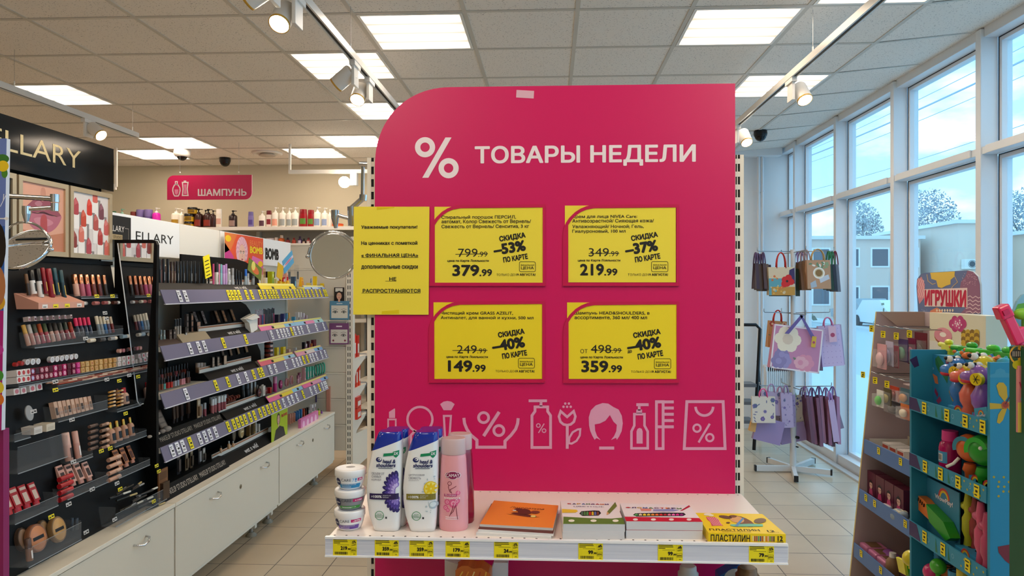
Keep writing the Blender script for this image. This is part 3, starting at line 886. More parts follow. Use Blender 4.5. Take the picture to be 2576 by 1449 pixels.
# ---------------------------------------------------------------- goods on the promotion shelf
def loft(m,secs,mt,seg=24,ex=3.8,caps=(True,True),smooth=True,capm=None):
 """secs: (zl, zr, x0, x1, depth); cross-sections are superellipses, z tilts from the left edge to the right edge"""
 vs=[];fs=[]
 for zl,zr,a,b,d in secs:
  c,w=(a+b)/2,(b-a)/2
  for k in range(seg):
   t=2*math.pi*k/seg;ct,st_=math.cos(t),math.sin(t)
   x=c+w*math.copysign(abs(ct)**(2/ex),ct);y=d/2*math.copysign(abs(st_)**(2/ex),st_)
   vs.append((x,y,zl+(zr-zl)*(x-a)/max(1e-6,b-a)))
 for i in range(len(secs)-1):
  for k in range(seg):
   a,b=i*seg+k,i*seg+(k+1)%seg
   fs.append((a,b,b+seg,a+seg))
 m.add(vs,fs,mt,smooth)
 if caps[0]:m.add(vs[:seg],[tuple(range(seg))[::-1]],capm or mt)
 if caps[1]:m.add(vs[-seg:],[tuple(range(seg))],capm or mt)
KB=.000256
def hs_sections():
 B=[(1040,1040,445,650,.034),(1036,1036,436,660,.040),(1000,1000,425,664,.044),(900,900,393,672,.047),(780,780,376,678,.049),(650,650,372,682,.049),(500,500,387,685,.048),(420,420,402,685,.047),(337,237,420,686,.045)]
 C=[(337,236,420,686,.0455),(330,228,421,686,.0455),(250,215,449,685,.043),(180,176,477,684,.040),(168,166,486,678,.036)]
 f=lambda L:[((1040-a)*KB,(1040-b)*KB,(c-530)*KB,(d-530)*KB,e)for a,b,c,d,e in L]
 return f(B),f(C)
HB,HC=hs_sections()
def hs_fn(x,z,o):
 for i in range(len(HB)-1):
  z0,z1=HB[i][1],HB[i+1][1]
  if z<=z1 or i==len(HB)-2:break
 t=min(1,max(0,(z-z0)/(z1-z0)));L=[HB[i][j]+(HB[i+1][j]-HB[i][j])*t for j in range(5)]
 c,w=(L[2]+L[3])/2,(L[3]-L[2])/2
 r=min(.995,abs(x-c)/w)
 return(x,-L[4]/2*(1-r**3.8)**(1/3.8)-o-.0003,z)
NAVY=mat('14205e',.4);GRN=mat('16895a',.4)
HSW=mat('eceef0',.18,coat=.5);HSB=mat('0d2c9a',.12,coat=.6)
LX=lambda x:(x-530)*KB
LZ=lambda y:(1040-y)*KB
def hs_bottle(kind):
 root=MB();root.sub=2;loft(root,HB,HSW,40)
 m=root;fn=hs_fn
 def tx(s,b,mt,off=.0,sh=0.,rot=0,z=.0006):m.text(s,(LX(b[0]),LZ(b[3]),LX(b[2]),LZ(b[1])),mt,off=off,shear=sh,rot=rot,fn=fn,z=z)
 def rc(a,b,c,d,mt,z=.0003):m.rect(LX(a),LZ(d),LX(c),LZ(b),mt,fn=fn,z=z,nx=10,ny=2)
 def el(x,y,a,b,mt,rot=0,z=.0004):m.disc(LX(x),LZ(y),a*KB,mt,fn=fn,z=z,ry=b*KB,rot=rot,seg=14)
 tx('head &',(528,402,640,436),NAVY,.03,.2);tx('shoulders',(470,436,640,470),NAVY,.03,.2)
 el(495,405,27,22,NAVY);el(502,400,16,13,HSW,z=.0006);el(497,402,7,7,NAVY,z=.0008)
 rc(490,476,618,483,mat('6a6f80',.5))
 m.fill([(LX(x),LZ(y))for x,y in((538,352),(620,344),(622,368),(533,377))],GRN,fn=fn,z=.0004)
 m.fill([(LX(x),LZ(y))for x,y in((618,335),(672,322),(670,362),(658,378),(645,388),(628,375),(620,360))],GRN,fn=fn,z=.0005)
 tx('2X',(626,338,664,362),HSW,.03,z=.001)
 if kind==0:
  for i,s in enumerate(('ОБЪЕМ ОТ','САМЫХ','КОРНЕЙ')):tx(s,(430,517+26*i,(545,518,515)[i],537+26*i),mat('4c4a63',.5),-.008)
  q_=random.Random(3)
  for ring,(rr,n_,la)in enumerate(((118,13,46),(86,11,40),(52,9,32))):
   for i in range(n_):
    a=math.radians(95+175*i/(n_-1));x,y=655+rr*math.cos(a)*.78,685-rr*math.sin(a)*1.25
    if x>668:continue
    el(x,y,la*.85,19,mat(('2d2466','4b3a92','8a74c4')[ring],.5),rot=-math.degrees(math.atan2(-(y-685),(x-655))*-1),z=.0004+.0002*ring)
    el(x+(655-x)*.08,y+(685-y)*.08,la*.5,9,mat(('5a48a0','8f7acb','c9b8ea')[ring],.5),rot=-math.degrees(math.atan2(-(y-685),(x-655))*-1),z=.0005+.0002*ring)
  bc='2e1d4f'
 else:
  tx('ЦИТРУСОВАЯ',(432,528,570,546),mat('55546a',.5),-.008);tx('СВЕЖЕСТЬ',(432,553,540,573),mat('55546a',.5),-.008);tx('ДЛЯ ЖИРНЫХ ВОЛОС',(432,580,525,588),mat('55546a',.5),0)
  LEM,LEM2=mat('e8c416',.5),mat('f6ea7a',.5)
  q_=random.Random(5)
  for i in range(26):el(q_.uniform(555,665),q_.uniform(540,880),q_.uniform(3,12),q_.uniform(3,12),mat(q_.choice(('cfd9de','b9c8cf','dfe7ea')),.2))
  el(625,655,62,66,LEM,z=.0006);el(628,655,54,57,LEM2,z=.0008)
  for i in range(8):
   a=i*math.pi/4;el(628+29*math.cos(a),655+30*math.sin(a),22,11,LEM,rot=-math.degrees(a),z=.001)
  el(650,800,40,34,mat('aebfc9',.15),z=.0006);el(645,795,26,22,mat('dbe6ea',.15),z=.0008)
  bc='80752a'
 m.rect(LX(412),LZ(752),LX(668),LZ(700),mat(bc,.4),fn=fn,z=.0016,nx=12,ny=2)
 tx('100%',(450,714,523,738),HSW,.03,z=.002);tx('до',(428,720,445,735),HSW,.0,z=.002);tx('ЗАЩИТЫ ОТ',(532,712,605,722),HSW,0,z=.002);tx('ПЕРХОТИ*',(532,728,585,738),HSW,0,z=.002)
 for k0 in range(3):pass
 m.ring(LX(500),LZ(895),38*KB,5*KB,mat('4f9a6b',.5),fn=fn,z=.0004,seg=20)
 for i,s in enumerate(('ДЛЯ','ЕЖЕДНЕВНОГО','ИСПОЛЬЗОВАНИЯ')):tx(s,(480-18*(i>0),878+13*i,520+18*(i>0),888+13*i),mat('4f9a6b',.5),.02)
 rc(552,905,567,922,mat('33343a',.5))
 cap=MB();loft(cap,HC,HSB,40)
 return root.mesh('shampoo_bottle'),cap.mesh('cap')
HSK=[hs_bottle(0),hs_bottle(1)]
# text sits in front of the band: lift it
def put_hs(kind,u,v,label,dy=0.,dx=0.):
 p=P(u,v,Z=ZS)
 o=link('shampoo_bottle',HSK[kind][0],loc=(p.x+dx,p.y+dy,ZS),rot=(0,0,math.radians(-1 if kind==0 else 2)))
 link('cap',HSK[kind][1],o)
 tag(o,label,'shampoo','white shampoo bottles on the promotion shelf')
put_hs(0,820+530/3.5425,1040+1026/3.5425,'front white shampoo bottle with purple flower and slanted blue cap')
put_hs(0,820+590/3.5425,1040+985/3.5425,'white blue-capped shampoo bottle standing behind the purple flower one')
put_hs(1,820+850/3.5425,1040+1030/3.5425,'front white shampoo bottle with lemon slice and slanted blue cap')
put_hs(1,820+890/3.5425,1040+985/3.5425,'white blue-capped shampoo bottle standing behind the lemon slice one')
# shower gel
def camay(c,front):
 K=KB
 b=MB();b.sub=2;bodym=mat(c,.12,trans=.0,coat=.5)
 pr=[(.031,0),(.0335,.004),(.0337,.02),(.0325,.09),(.0290,.160),(.0275,.170),(.0265,.173)]
 b.lathe(pr,bodym,28,sy=.72)
 if front:
  def fn(x,z,o):
   r=.0337 if z<.02 else .0337-(z-.02)*.0320/.15*.145
   s_=min(.99,abs(x)/r);return(x,-.72*r*math.sqrt(1-s_*s_)-o-.0004,z)
  X_=lambda x:(x-1140)*K;Z_=lambda y:(1040-y)*K
  def tx(s,bb,mt,off=.0):b.text(s,(X_(bb[0]),Z_(bb[3]),X_(bb[2]),Z_(bb[1])),mt,off=off,fn=fn,z=.0011)
  PL=mat('8e1450',.4);WH=mat('f6e9ee',.4)
  pts=[(1072,545),(1082,525),(1105,522),(1120,512),(1143,510),(1168,512),(1182,522),(1204,525),(1215,545),(1204,566),(1182,568),(1168,580),(1143,583),(1120,580),(1105,568),(1082,566)]
  b.fill([(X_(x),Z_(y))for x,y in pts],WH,fn=fn,z=.0004);b.fill([(X_(1143+(x-1143)*.93),Z_(546+(y-546)*.88))for x,y in pts],PL,fn=fn,z=.0007)
  tx('CAMAY',(1083,532,1203,560),WH,.01);tx('ROMANTIQUE',(1068,737,1210,757),WH,.02)
  b.fill([(X_(x),Z_(y))for x,y in((1066,710),(1180,708),(1180,730),(1066,732))],mat('c2417f',.4),fn=fn,z=.0004);tx('ГЕЛЬ ДЛЯ ДУША',(1072,714,1172,725),WH,.01)
  RO=mat('df5f8d',.4);RO2=mat('f0a0ba',.4)
  for x,y,r in((1095,780,26),(1150,790,40),(1190,700,20),(1080,830,22),(1180,770,26),(1100,850,18)):
   b.disc(X_(x),Z_(y),r*K,RO,fn=fn,z=.0003,seg=14);b.disc(X_(x),Z_(y),r*.55*K,RO2,fn=fn,z=.0004,seg=12);b.disc(X_(x),Z_(y),r*.25*K,RO,fn=fn,z=.0005,seg=10)
  DK=mat('7c2a3e',.5)
  for pts in(((1112,628),(1105,650),(1118,690),(1135,700),(1120,670),(1150,655),(1175,640)),((1150,800),(1140,850),(1115,905)),((1170,800),(1178,860),(1188,930)),((1165,815),(1150,860),(1120,890))):
   b.stroke([(X_(x),Z_(y))for x,y in pts],5*K,DK,fn=fn,z=.0007)
  b.ring(X_(1116),Z_(617),17*K,4*K,DK,fn=fn,z=.0006,seg=14)
  for i in range(2):b.rect(X_(1080),Z_(914+16*i),X_(1195),Z_(908+16*i),WH,fn=fn,z=.0004,nx=6)
 c_=MB();CAPM=mat('f0dcdd',.2,trans=.45)
 c_.lathe([(.0275,.171),(.0282,.174),(.0280,.205),(.0272,.2065),(.0265,.207)],CAPM,28,sy=.76)
 return b.mesh('shower_gel'),c_.mesh('flip_cap')
for(u,v),c,fr,lab in(((820+1138/3.5425,1040+1024/3.5425),'e9a3ac',True,'pale pink shower gel bottle with frosted flip cap, in front'),((820+1195/3.5425,1040+962/3.5425),'8e1230',False,'dark red shower gel bottle half hidden behind the pale pink one')):
 a,b=camay(c,fr);p=P(u,v,Z=ZS)
 o=link('shower_gel_bottle',a,loc=(p.x,p.y,ZS));link('flip_cap',b,o);tag(o,lab,'shower gel')
# cream jars, stacked
def jar(k,band,lidlab):
 b=MB();W_=mat('f1f1f3',.2,coat=.3);r0=.0245
 bowl=[(.0215,0),(.0245,.0012),(.0275,.006),(.0308,.015),(.0328,.024),(.0332,.030)]
 b.sub=2;b.lathe(bowl,W_ if k!=1 else mat('8b8c92',.25),32)
 def rad(z):
  for(r1,z1),(r2,z2)in zip(bowl,bowl[1:]):
   if z<=z2:return r1+(r2-r1)*(z-z1)/(z2-z1)
  return .0332
 def fn(x,z,o):
  r=rad(z)+o+.0002;a=x/.0325
  return(r*math.sin(a),-r*math.cos(a),z)
 BD=mat(band,.35)
 b.rect(-.024,.0055,.030,.0155 if k!=1 else .012,BD,fn=fn,nx=16,ny=4,z=.0003)
 DG=mat('4a4c55',.5)
 b.text('CARE',(-.017,.0215,.006,.0275),DG,fn=fn,off=-.008,z=.0004)
 if k==0:
  b.text('7',(.008,.0205,.013,.0278),mat('3a9bd4',.4),fn=fn,z=.0004);b.rect(.0145,.0195,.0185,.0280,mat('2f8cc9',.4),fn=fn,nx=3)
  b.text('1',(.0158,.0205,.0172,.024),W_,fn=fn,z=.0005)
 b.rect(.0205 if k==0 else .009,.0215,.034,.0280,mat('c51a6a',.4),fn=fn,nx=8)
 b.text(('-37%','+100','-37%')[k],(.022 if k==0 else .013,.0230,.031,.0265),W_,fn=fn,off=.03,z=.0006)
 b.disc(-.0265,.020,.0075,mat('101c52',.35),fn=fn,ry=.0085,z=.0006);b.text('NIVEA',(-.0325,.0185,-.0205,.0215),W_,fn=fn,off=.02,z=.0008)
 b.text(('УВЛАЖНЕНИЕ ПИТАНИЕ','ГИАЛУРОНОВЫЙ ГЕЛЬ','АНТИВОЗРАСТНОЙ')[k],(-.018,.0125 if k!=1 else .0082,.018,.0150 if k!=1 else .0108),W_,fn=fn,off=.01,z=.0006)
 for i in range(2):b.rect(-.018,.0072+.0022*i,.006,.0078+.0022*i,W_,fn=fn,nx=6,z=.0005)
 l=MB()
 l.lathe([(.0335,.0295),(.0348,.0305),(.0350,.0425),(.0345,.0445),(.033,.0455),(.031,.0458)],W_,36)
 l.disc(0,0,.0305,mat('d3dbe8',.3),T=TR(0,0,.0458),z=.0003,seg=32);l.disc(0,.002,.0105,mat('1a2146',.3),T=TR(0,0,.0458),z=.0005,ry=.008)
 return b.mesh('cream_jar'),l.mesh('lid')
zj=ZS
p0=P(880,1040+1018/3.5425,Z=ZS)
for i,(k_,band,lab,dx,rz_)in enumerate(((2,'6f4fa8','lilac-banded white cream jar at the bottom of the jar stack',0,4),(1,'3f9a3a','grey and green cream jar in the middle of the jar stack',.001,10),(0,'2b90c8','blue-banded white cream jar on top of the jar stack',.0015,8))):
 a,b=jar(k_,band,'')
 o=link('cream_jar',a,loc=(p0.x+dx,p0.y,zj),rot=(0,0,math.radians(rz_)));link('lid',b,o)
 tag(o,lab,'cream jar','stack of three cream jars');zj+=.0462
# flat goods: each outline measured on the shelf, then built as a solid of its own height
def slab(name,quad,zt,h,mtop,mside,art=None,bevel=.0006,label=None,cat=None,group=None):
 pts=[P(u,v,Z=zt)for u,v in quad]
 c=sum((Vector((p.x,p.y,0))for p in pts),Vector())/4
 m=MB()
 m.prism([(p.x-c.x,p.y-c.y)for p in pts],h,mtop,mside=mside)
 if art:
  fn=lambda u,v,z=.0004:(P(u,v,Z=zt).x-c.x,P(u,v,Z=zt).y-c.y,h+z)
  art(m,fn,c)
 o=m.build(name,loc=(c.x,c.y,zt-h))
 if label:tag(o,label,cat,group)
 return o
def textZ(m,s,a,b,hgt,zt,c,h,mt,off=0.,z=.0005,shear=0.,drop=0.):
 """lettering lying flat, from the photograph's point a to point b on the plane zt; hgt: letter height in metres"""
 p,q_=P(*a,Z=zt),P(*b,Z=zt)
 r=Vector((q_.x-p.x,q_.y-p.y,0));L_=r.length
 T=frame((p.x-c.x,p.y-c.y,h),r,Vector((-r.y,r.x,0)))
 m.text(s,(0,0,L_,hgt),mt,T=T,off=off,z=z,shear=shear)
k6=zpx(1180,1220,6.133)
ORG=mat('f08a2e',.35);PAPER=mat('dfe0e0',.6)
def nb_art(zt):
 def f(m,fn,c):
  h=.0055
  BR,BR2,TAN=mat('5a2a1c',.5),mat('7a3a26',.5),mat('c98a5a',.5)
  textZ(m,'Литература',k6(618,362),k6(1140,395),.016,zt,c,h,mat('4a2416',.5),off=-.01,shear=.15)
  m.fill([fn(*k6(*p))[:2]for p in((570,447),(700,455),(1095,500),(900,497))],BR2,z=h+.0004)
  m.fill([fn(*k6(*p))[:2]for p in((640,440),(690,425),(800,430),(960,470),(1030,475),(1040,498),(950,495))],BR,z=h+.0006)
  for(x,y,a,b)in((850,415,100,42),(760,385,66,24),(1020,425,74,24),(900,430,70,24)):
   m.fill([fn(*k6(x+a*math.cos(t/12*6.283),y+b*math.sin(t/12*6.283)))[:2]for t in range(12)][::-1],BR if x!=1020 else BR2,z=h+.0008+x*1e-7)
  m.fill([fn(*k6(700+30*math.cos(t/12*6.283),400+10*math.sin(t/12*6.283)))[:2]for t in range(12)][::-1],mat('e9dccb',.5),z=h+.0012)
  m.fill([fn(*k6(990+42*math.cos(t/12*6.283),490+17*math.sin(t/12*6.283)))[:2]for t in range(12)][::-1],mat('e6d07a',.5),z=h+.0012)
 return f
for i,(quad,zt,top,lab)in enumerate((([(110,738),(1265,795),(1375,360),(300,330)],ZS+.0055,PAPER,'notebook at the bottom of the notebook pile, white pages showing'),([(140,680),(1300,752),(1376,340),(345,285)],ZS+.0110,mat('5a1d14',.4),'middle notebook of the pile, dark cover edge sticking out'),([(165,604),(1295,665),(1380,315),(385,238)],ZS+.0165,ORG,'orange notebook on top of the pile with a cartoon beaver cover'))):
 slab('notebook',[k6(*p)for p in quad],zt,.0055,top,PAPER,nb_art(zt)if i==2 else None,label=lab,cat='notebook',group='pile of three notebooks')
GREY=mat('cfd0d4',.45);BOXW=mat('e6dfe2',.4)
RAIN=['c22a2a','2b2b6a','d8a02a','2f5fa8','3f8a4a','6a2f7a','c22a2a','d8742a','2b2b6a','3f8a4a']
def slot_art(m,fn,k,x0,x1,y0,y1,cols,h,zt):
 pts=[(x0,(y0+y1)/2+6),(x0+30,y0+12),((x0+x1)/2+60,y0),(x1-30,y0+4),(x1,(y0+y1)/2),(x1-40,y1-6),(x0+50,y1)]
 m.fill([fn(*k(*p))[:2]for p in pts][::-1],mat('120f12',.8),z=h+.0004)
 n_=len(cols);w=(x1-x0-50)/n_
 for i,c in enumerate(cols):
  a=x0+25+w*i
  m.fill([fn(*k(*p))[:2]for p in((a,y1-10),(a+w*.8,y1-10),(a+w*.75,y0+28),(a+w*.4,y0+18),(a,y0+28))],mat(c,.4),z=h+.0007)
def pencil_art(zt):
 def f(m,fn,c):
  h=.0165
  for i,ch in enumerate('КАРАНДАШИ'):
   a=1520+72*i;textZ(m,ch,k6(a,302+i*1.2),k6(a+60,303+i*1.2),.0095,zt,c,h,mat(RAIN[i],.4),off=.05)
  textZ(m,'ЦВЕТНЫЕ',k6(1615,345),k6(2085,352),.0095,zt,c,h,mat('3d3f6a',.4),off=-.005)
  m.fill([fn(*k6(*p))[:2]for p in((1455,490),(1900,515),(2200,520),(2370,505),(2405,606),(1452,602))],mat('4c7a26',.4),z=h+.0003)
  for x in(1580,1920,2260):m.fill([fn(*k6(x+48*math.cos(t/12*6.283),555+20*math.sin(t/12*6.283)))[:2]for t in range(12)][::-1],mat('e9e6d8',.4),z=h+.0006)
  m.fill([fn(*k6(*p))[:2]for p in((2125,465),(2130,415),(2255,265),(2282,330),(2165,450))],mat('5f7a2a',.4),z=h+.0006)
  m.fill([fn(*k6(*p))[:2]for p in((2120,470),(2130,415),(2165,447))],mat('dba772',.4),z=h+.0008)
  m.fill([fn(*k6(*p))[:2]for p in((1432,372),(1660,385),(1680,410),(1640,430),(1438,432))],mat('e3bd2a',.4),z=h+.0005)
  slot_art(m,fn,k6,1702,2038,395,480,['2a6a5a','2f7a3a','3a8a4a','b5281e','d8b51e','2a5f9a','6a3a1e'],h,zt)
 return f
for i,(quad,zt,lab)in enumerate((([(1440,805),(2388,845),(2262,300),(1412,280)],ZS+.0165,'lower box of colour pencils, under its twin'),([(1450,602),(2405,608),(2262,262),(1410,238)],ZS+.033,'upper white and green box of colour pencils with oval window'))):
 if i==0:
  q1=[(1450,602),(2405,608),(2262,262),(1410,238)]
  ps=[P(*k6(*p),Z=ZS+.033)for p in q1]
  m=MB();cc=sum((Vector((p.x,p.y,0))for p in ps),Vector())/4
  m.prism([(p.x-cc.x,p.y-cc.y)for p in ps],.0163,BOXW,mside=GREY)
  tag(m.build('pencil_box',loc=(cc.x-.001,cc.y-.001,ZS)),lab,'pencil box','boxes of colour pencils')
 else:
  slab('pencil_box',[k6(*p)for p in quad],zt,.0165,BOXW,GREY,pencil_art(zt),label=lab,cat='pencil box',group='boxes of colour pencils')
k7=zpx(1560,1220,5.855)
def felt_art(zt):
 def f(m,fn,c):
  h=.0185
  for i,ch in enumerate('ФЛОМАСТЕРЫ'):
   a=85+84*i;textZ(m,ch,k7(a,345+i*1.4),k7(a+70,346+i*1.4),.0095,zt,c,h,mat(RAIN[i],.4),off=.05)
  m.fill([fn(*k7(*p))[:2]for p in((490,360),(760,355),(870,372),(790,390),(485,390))],mat('8a93c4',.4),z=h+.0004)
  m.fill([fn(*k7(*p))[:2]for p in((295,350),(460,352),(455,385),(310,385))],mat('d98a7a',.4),z=h+.0004)
  m.fill([fn(*k7(*p))[:2]for p in((880,385),(1015,300),(1035,322),(920,380))],mat('b5122e',.4),z=h+.0005)
  m.fill([fn(*k7(*p))[:2]for p in((62,468),(1165,490),(1215,545),(90,535))],mat('c4102e',.4),z=h+.0004)
  for x in(225,490,755,1015):m.fill([fn(*k7(x+38*math.cos(t/12*6.283),513+17*math.sin(t/12*6.283)))[:2]for t in range(12)][::-1],mat('eddfd8',.4),z=h+.0007)
  slot_art(m,fn,k7,190,968,408,465,['2f9a4a','e8c8a0','e8d020','e0c040','e09020','e06a1e','d8281e','b01e1e','e87a9a','f06ab0','e02a8a','8a1e7a'],h,zt)
 return f
q1=[(93,537),(1217,547),(1015,294),(-2,268)]
ps=[P(*k7(*p),Z=ZS+.0372)for p in q1];cc=sum((Vector((p.x,p.y,0))for p in ps),Vector())/4
m=MB();m.prism([(p.x-cc.x,p.y-cc.y)for p in ps],.0185,mat('b8102c',.4),mside=GREY)
tag(m.build('felt_pen_box',loc=(cc.x-.001,cc.y-.0015,ZS)),'lower box of felt pens, under its twin','felt pen box','boxes of felt pens')
slab('felt_pen_box',[k7(*p)for p in q1],ZS+.0372,.0185,BOXW,GREY,felt_art(ZS+.0372),label='upper white and red box of felt pens with long slot',cat='felt pen box',group='boxes of felt pens')
def plas_art(zt):
 def f(m,fn,c):
  h=.0215;B_=mat('171310',.5)
  def fl(pts,col,z):m.fill([fn(*k7(*p))[:2]for p in pts][::-1],mat(col,.5),z=h+z)
  def el(x,y,a,b,col,z,rot=0):
   cr,sr=math.cos(rot),math.sin(rot)
   fl([(x+a*math.cos(t/14*6.283)*cr-b*math.sin(t/14*6.283)*sr,y+a*math.cos(t/14*6.283)*sr+b*math.sin(t/14*6.283)*cr)for t in range(14)],col,z)
  textZ(m,'ПЛАСТИЛИН',k7(1325,672),k7(2065,682),.0125,zt,c,h,B_,off=.01);textZ(m,'классический',k7(1505,692),k7(1925,697),.0035,zt,c,h,B_,off=.01)
  textZ(m,'12',k7(2175,690),k7(2285,692),.0105,zt,c,h,B_,off=.02);textZ(m,'цветов',k7(2180,702),k7(2345,704),.003,zt,c,h,mat('b08a20',.5),off=.01)
  fl([(1265,470),(1400,475),(1425,500),(1460,525),(1455,545),(1520,600),(1350,602),(1330,545),(1285,515)],'d8586a',.0005)
  for j in range(6):fl([(1285+28*j,480),(1293+28*j,480),(1390+22*j,600),(1382+22*j,600)],'f0b8bc',.0007)
  el(1290,435,60,18,'e9e0c8',.0006);el(1340,450,40,14,'e9e0c8',.0007)
  el(1800,535,190,60,'7a4a2a',.0005,.35);el(1720,510,110,50,'e0a86a',.0007,.2);el(1550,475,100,22,'6a4632',.0008,.15);el(2060,530,92,38,'7a5c3e',.0009,-.1);el(1660,465,60,20,'7a4a2a',.0008)
  fl([(1620,585),(1900,575),(2100,580),(2105,615),(1700,618),(1630,605)],'6fbfa0',.0010)
  fl([(1690,605),(1800,490),(1830,495),(1730,618)],'5a8fc0',.0012)
  el(1590,560,30,10,'6a3a22',.0012)
 return f
zt=ZS+.0218
plq=[(1300,702),(2440,722),(2095,425),(1110,408)]
o=slab('plasticine_box',[k7(*p)for p in plq],zt,.0215,mat('f2cf12',.4),mat('f2cf12',.4),None)
bpy.data.objects.remove(o)
ps=[P(*k7(*p),Z=zt)for p in plq];cc=sum((Vector((p.x,p.y,0))for p in ps),Vector())/4
m=MB();m.prism([(p.x-cc.x,p.y-cc.y)for p in ps],.0215,mat('f2cf12',.4),mside=mat('f2cf12',.4))
plas_art(zt)(m,lambda u,v,z=0:(P(u,v,Z=zt).x-cc.x,P(u,v,Z=zt).y-cc.y,.0215),cc)
a,b=ps[0],ps[1]
fr=frame((a.x-cc.x,a.y-cc.y,0),Vector((b.x-a.x,b.y-a.y,0)),(0,0,1));LW=(Vector((b.x-a.x,b.y-a.y,0))).length
m.text('ПЛАСТИЛИН',(LW*.03,.0035,LW*.54,.0185),INK,T=fr,off=.02)
for j,col in enumerate(('e8d89a','9a3a4a','8a2a6a','2a8a7a','2a3a8a','b04a3a','e8e0c0','d06a2a','e09aa8','4a8a3a','6a3a7a','2a2a3a')):
 m.rect(LW*(.57+.0245*j),.005,LW*(.57+.0245*j+.015),.0165,mat(col,.5),T=fr,z=.0004)
m.text('12',(LW*.895,.0065,LW*.96,.0175),INK,T=fr,off=.03);m.text('цветов',(LW*.885,.0025,LW*.97,.0055),INK,T=fr,off=.01)
tag(m.build('plasticine_box',loc=(cc.x,cc.y,ZS)),'yellow box of plasticine with a cartoon beaver at the shelf end','plasticine box')
# goods on the lower shelf, only their tops seen
zl=.62
m=MB(uo);m.bx((xs0,YS,zl-.03),(xs1,YP,zl),CREAM);m.build('shelf',unit)
p=P(1192,1440,Y=1.72)
t=thing('washing_powder_bag',(p.x,1.72,zl),'white plastic pack with orange flower print standing under the promotion shelf','detergent bag')
m=MB();hh=P(1192,1416,Y=1.72).z-zl
sil=[(-.045,0),(.045,0),(.042,hh*.93),(.02,hh*.985),(.0,hh*.975),(-.012,hh),(-.027,hh),(-.042,hh*.96)]
m.prism(sil,.05,mat('d9702a',.35),T=XZ(.03));m.build('pack',t,bevel=.006)
m=MB();m.prism([(-.075,0),(.075,0),(.08,hh*.955),(.046,hh*.955),(.03,hh*.8),(-.04,hh*.93),(-.076,hh*.97)],.03,mat('dcdde2',.4),T=XZ(.065));m.build('wrapper',t)
m=MB()
for j in range(5):m.stroke([(-.03+.014*j,hh*.75),(-.036+.016*j,hh*.88),(-.024+.014*j,hh*.955)],.003,mat(('f4c04a','f09a3a','f7d98a','c94a2a','f4c04a')[j],.4),T=XZ(-.0215),z=.002)
m.build('flower_print',t)
def low_bottle(u,v,col,capc,w,label,cat):
 p=P(u,v,Y=1.74);b=MB();h=p.z-zl
 b.lathe([(w*.9,0),(w,.01),(w,h-.07),(w*.55,h-.04),(w*.5,h-.03)],mat(col,.3),18)
 o=tag(b.build('bottle',loc=(p.x,1.74,zl)),label,cat)
 c=MB();c.lathe([(w*.62,h-.04),(w*.62,h-.018),(w*.52,h-.016),(w*.5,h-.003),(w*.42,h)],mat(capc,.35),18);c.build('cap',o)
low_bottle(1731,1422,'c9c2bd','cfc8c4',.04,'bottle with translucent white cap under the shelf','bottle')
low_bottle(1880,1426,'7a5a36','6f5232',.045,'bottle with amber brown cap under the shelf end','bottle')
p=P(1845,1432,Y=1.8)
m=MB();m.prism([(-.05,0),(.05,0),(.05,p.z-zl+.0),(.01,p.z-zl+.02),(-.04,p.z-zl-.01)],.04,mat('1f5fae',.35),T=XZ(.02));m.disc(.0,p.z-zl-.02,.03,mat('dfe6ee',.4),T=XZ(-.021))
tag(m.build('blue_pack',loc=(p.x,1.8,zl)),'blue and white pack behind the brown-capped bottle','pack')
# ---------------------------------------------------------------- ceiling fixtures
def track(x,y0,y1,z,label,wires):
 t=thing('spotlight_track',(x,(y0+y1)/2,z),label,'spotlight track','spotlight tracks under the ceiling')
 h=(y1-y0)/2
 m=MB();TW=mat('d9d6d0',.3);DK=mat('2a2724',.6)
 m.bx((-.018,-h,0),(.018,h,.034),TW);m.bx((-.007,-h+.002,-.001),(.007,h-.002,.004),DK)
 m.bx((-.018,-h,-.004),(-.009,h,0),TW);m.bx((.009,-h,-.004),(.018,h,0),TW)
 m.build('rail',t)
 for y in wires:
  m=MB();m.cyl((0,y-(y0+y1)/2,.03),(0,y-(y0+y1)/2,ZC-z),.0012,STEEL,5);m.cyl((0,y-(y0+y1)/2,.034),(0,y-(y0+y1)/2,.07),.004,WHITE,6);m.build('suspension_wire',t)
ZTK=2.755
XTL,XTR,XTF=-1.042,1.385,-3.3
yA=P(882,142,X=XTL).y;yB=P(2045,145,X=XTR).y
track(XTL,-1.2,6.0,ZTK,'white spotlight track descending to the curved corner of the pink sign',(yA,yA-1.9,yA+2.0))
track(XTR,-1.2,7.2,ZTK,'white spotlight track along the window side of the ceiling',(yB,yB-1.9,yB+2.2))
yF=P(345,350,X=XTF).y
track(XTF,.5,yF,ZTK,'white spotlight track above the black cosmetics header',(P(36,240,X=XTF).y,yF-.06))
SPOTM=mat((1.,.84,.6),emit=26.)
HEADW=mat('e6e3de',.35)
RIM=mat('d9a63e',.3,coat=.2)
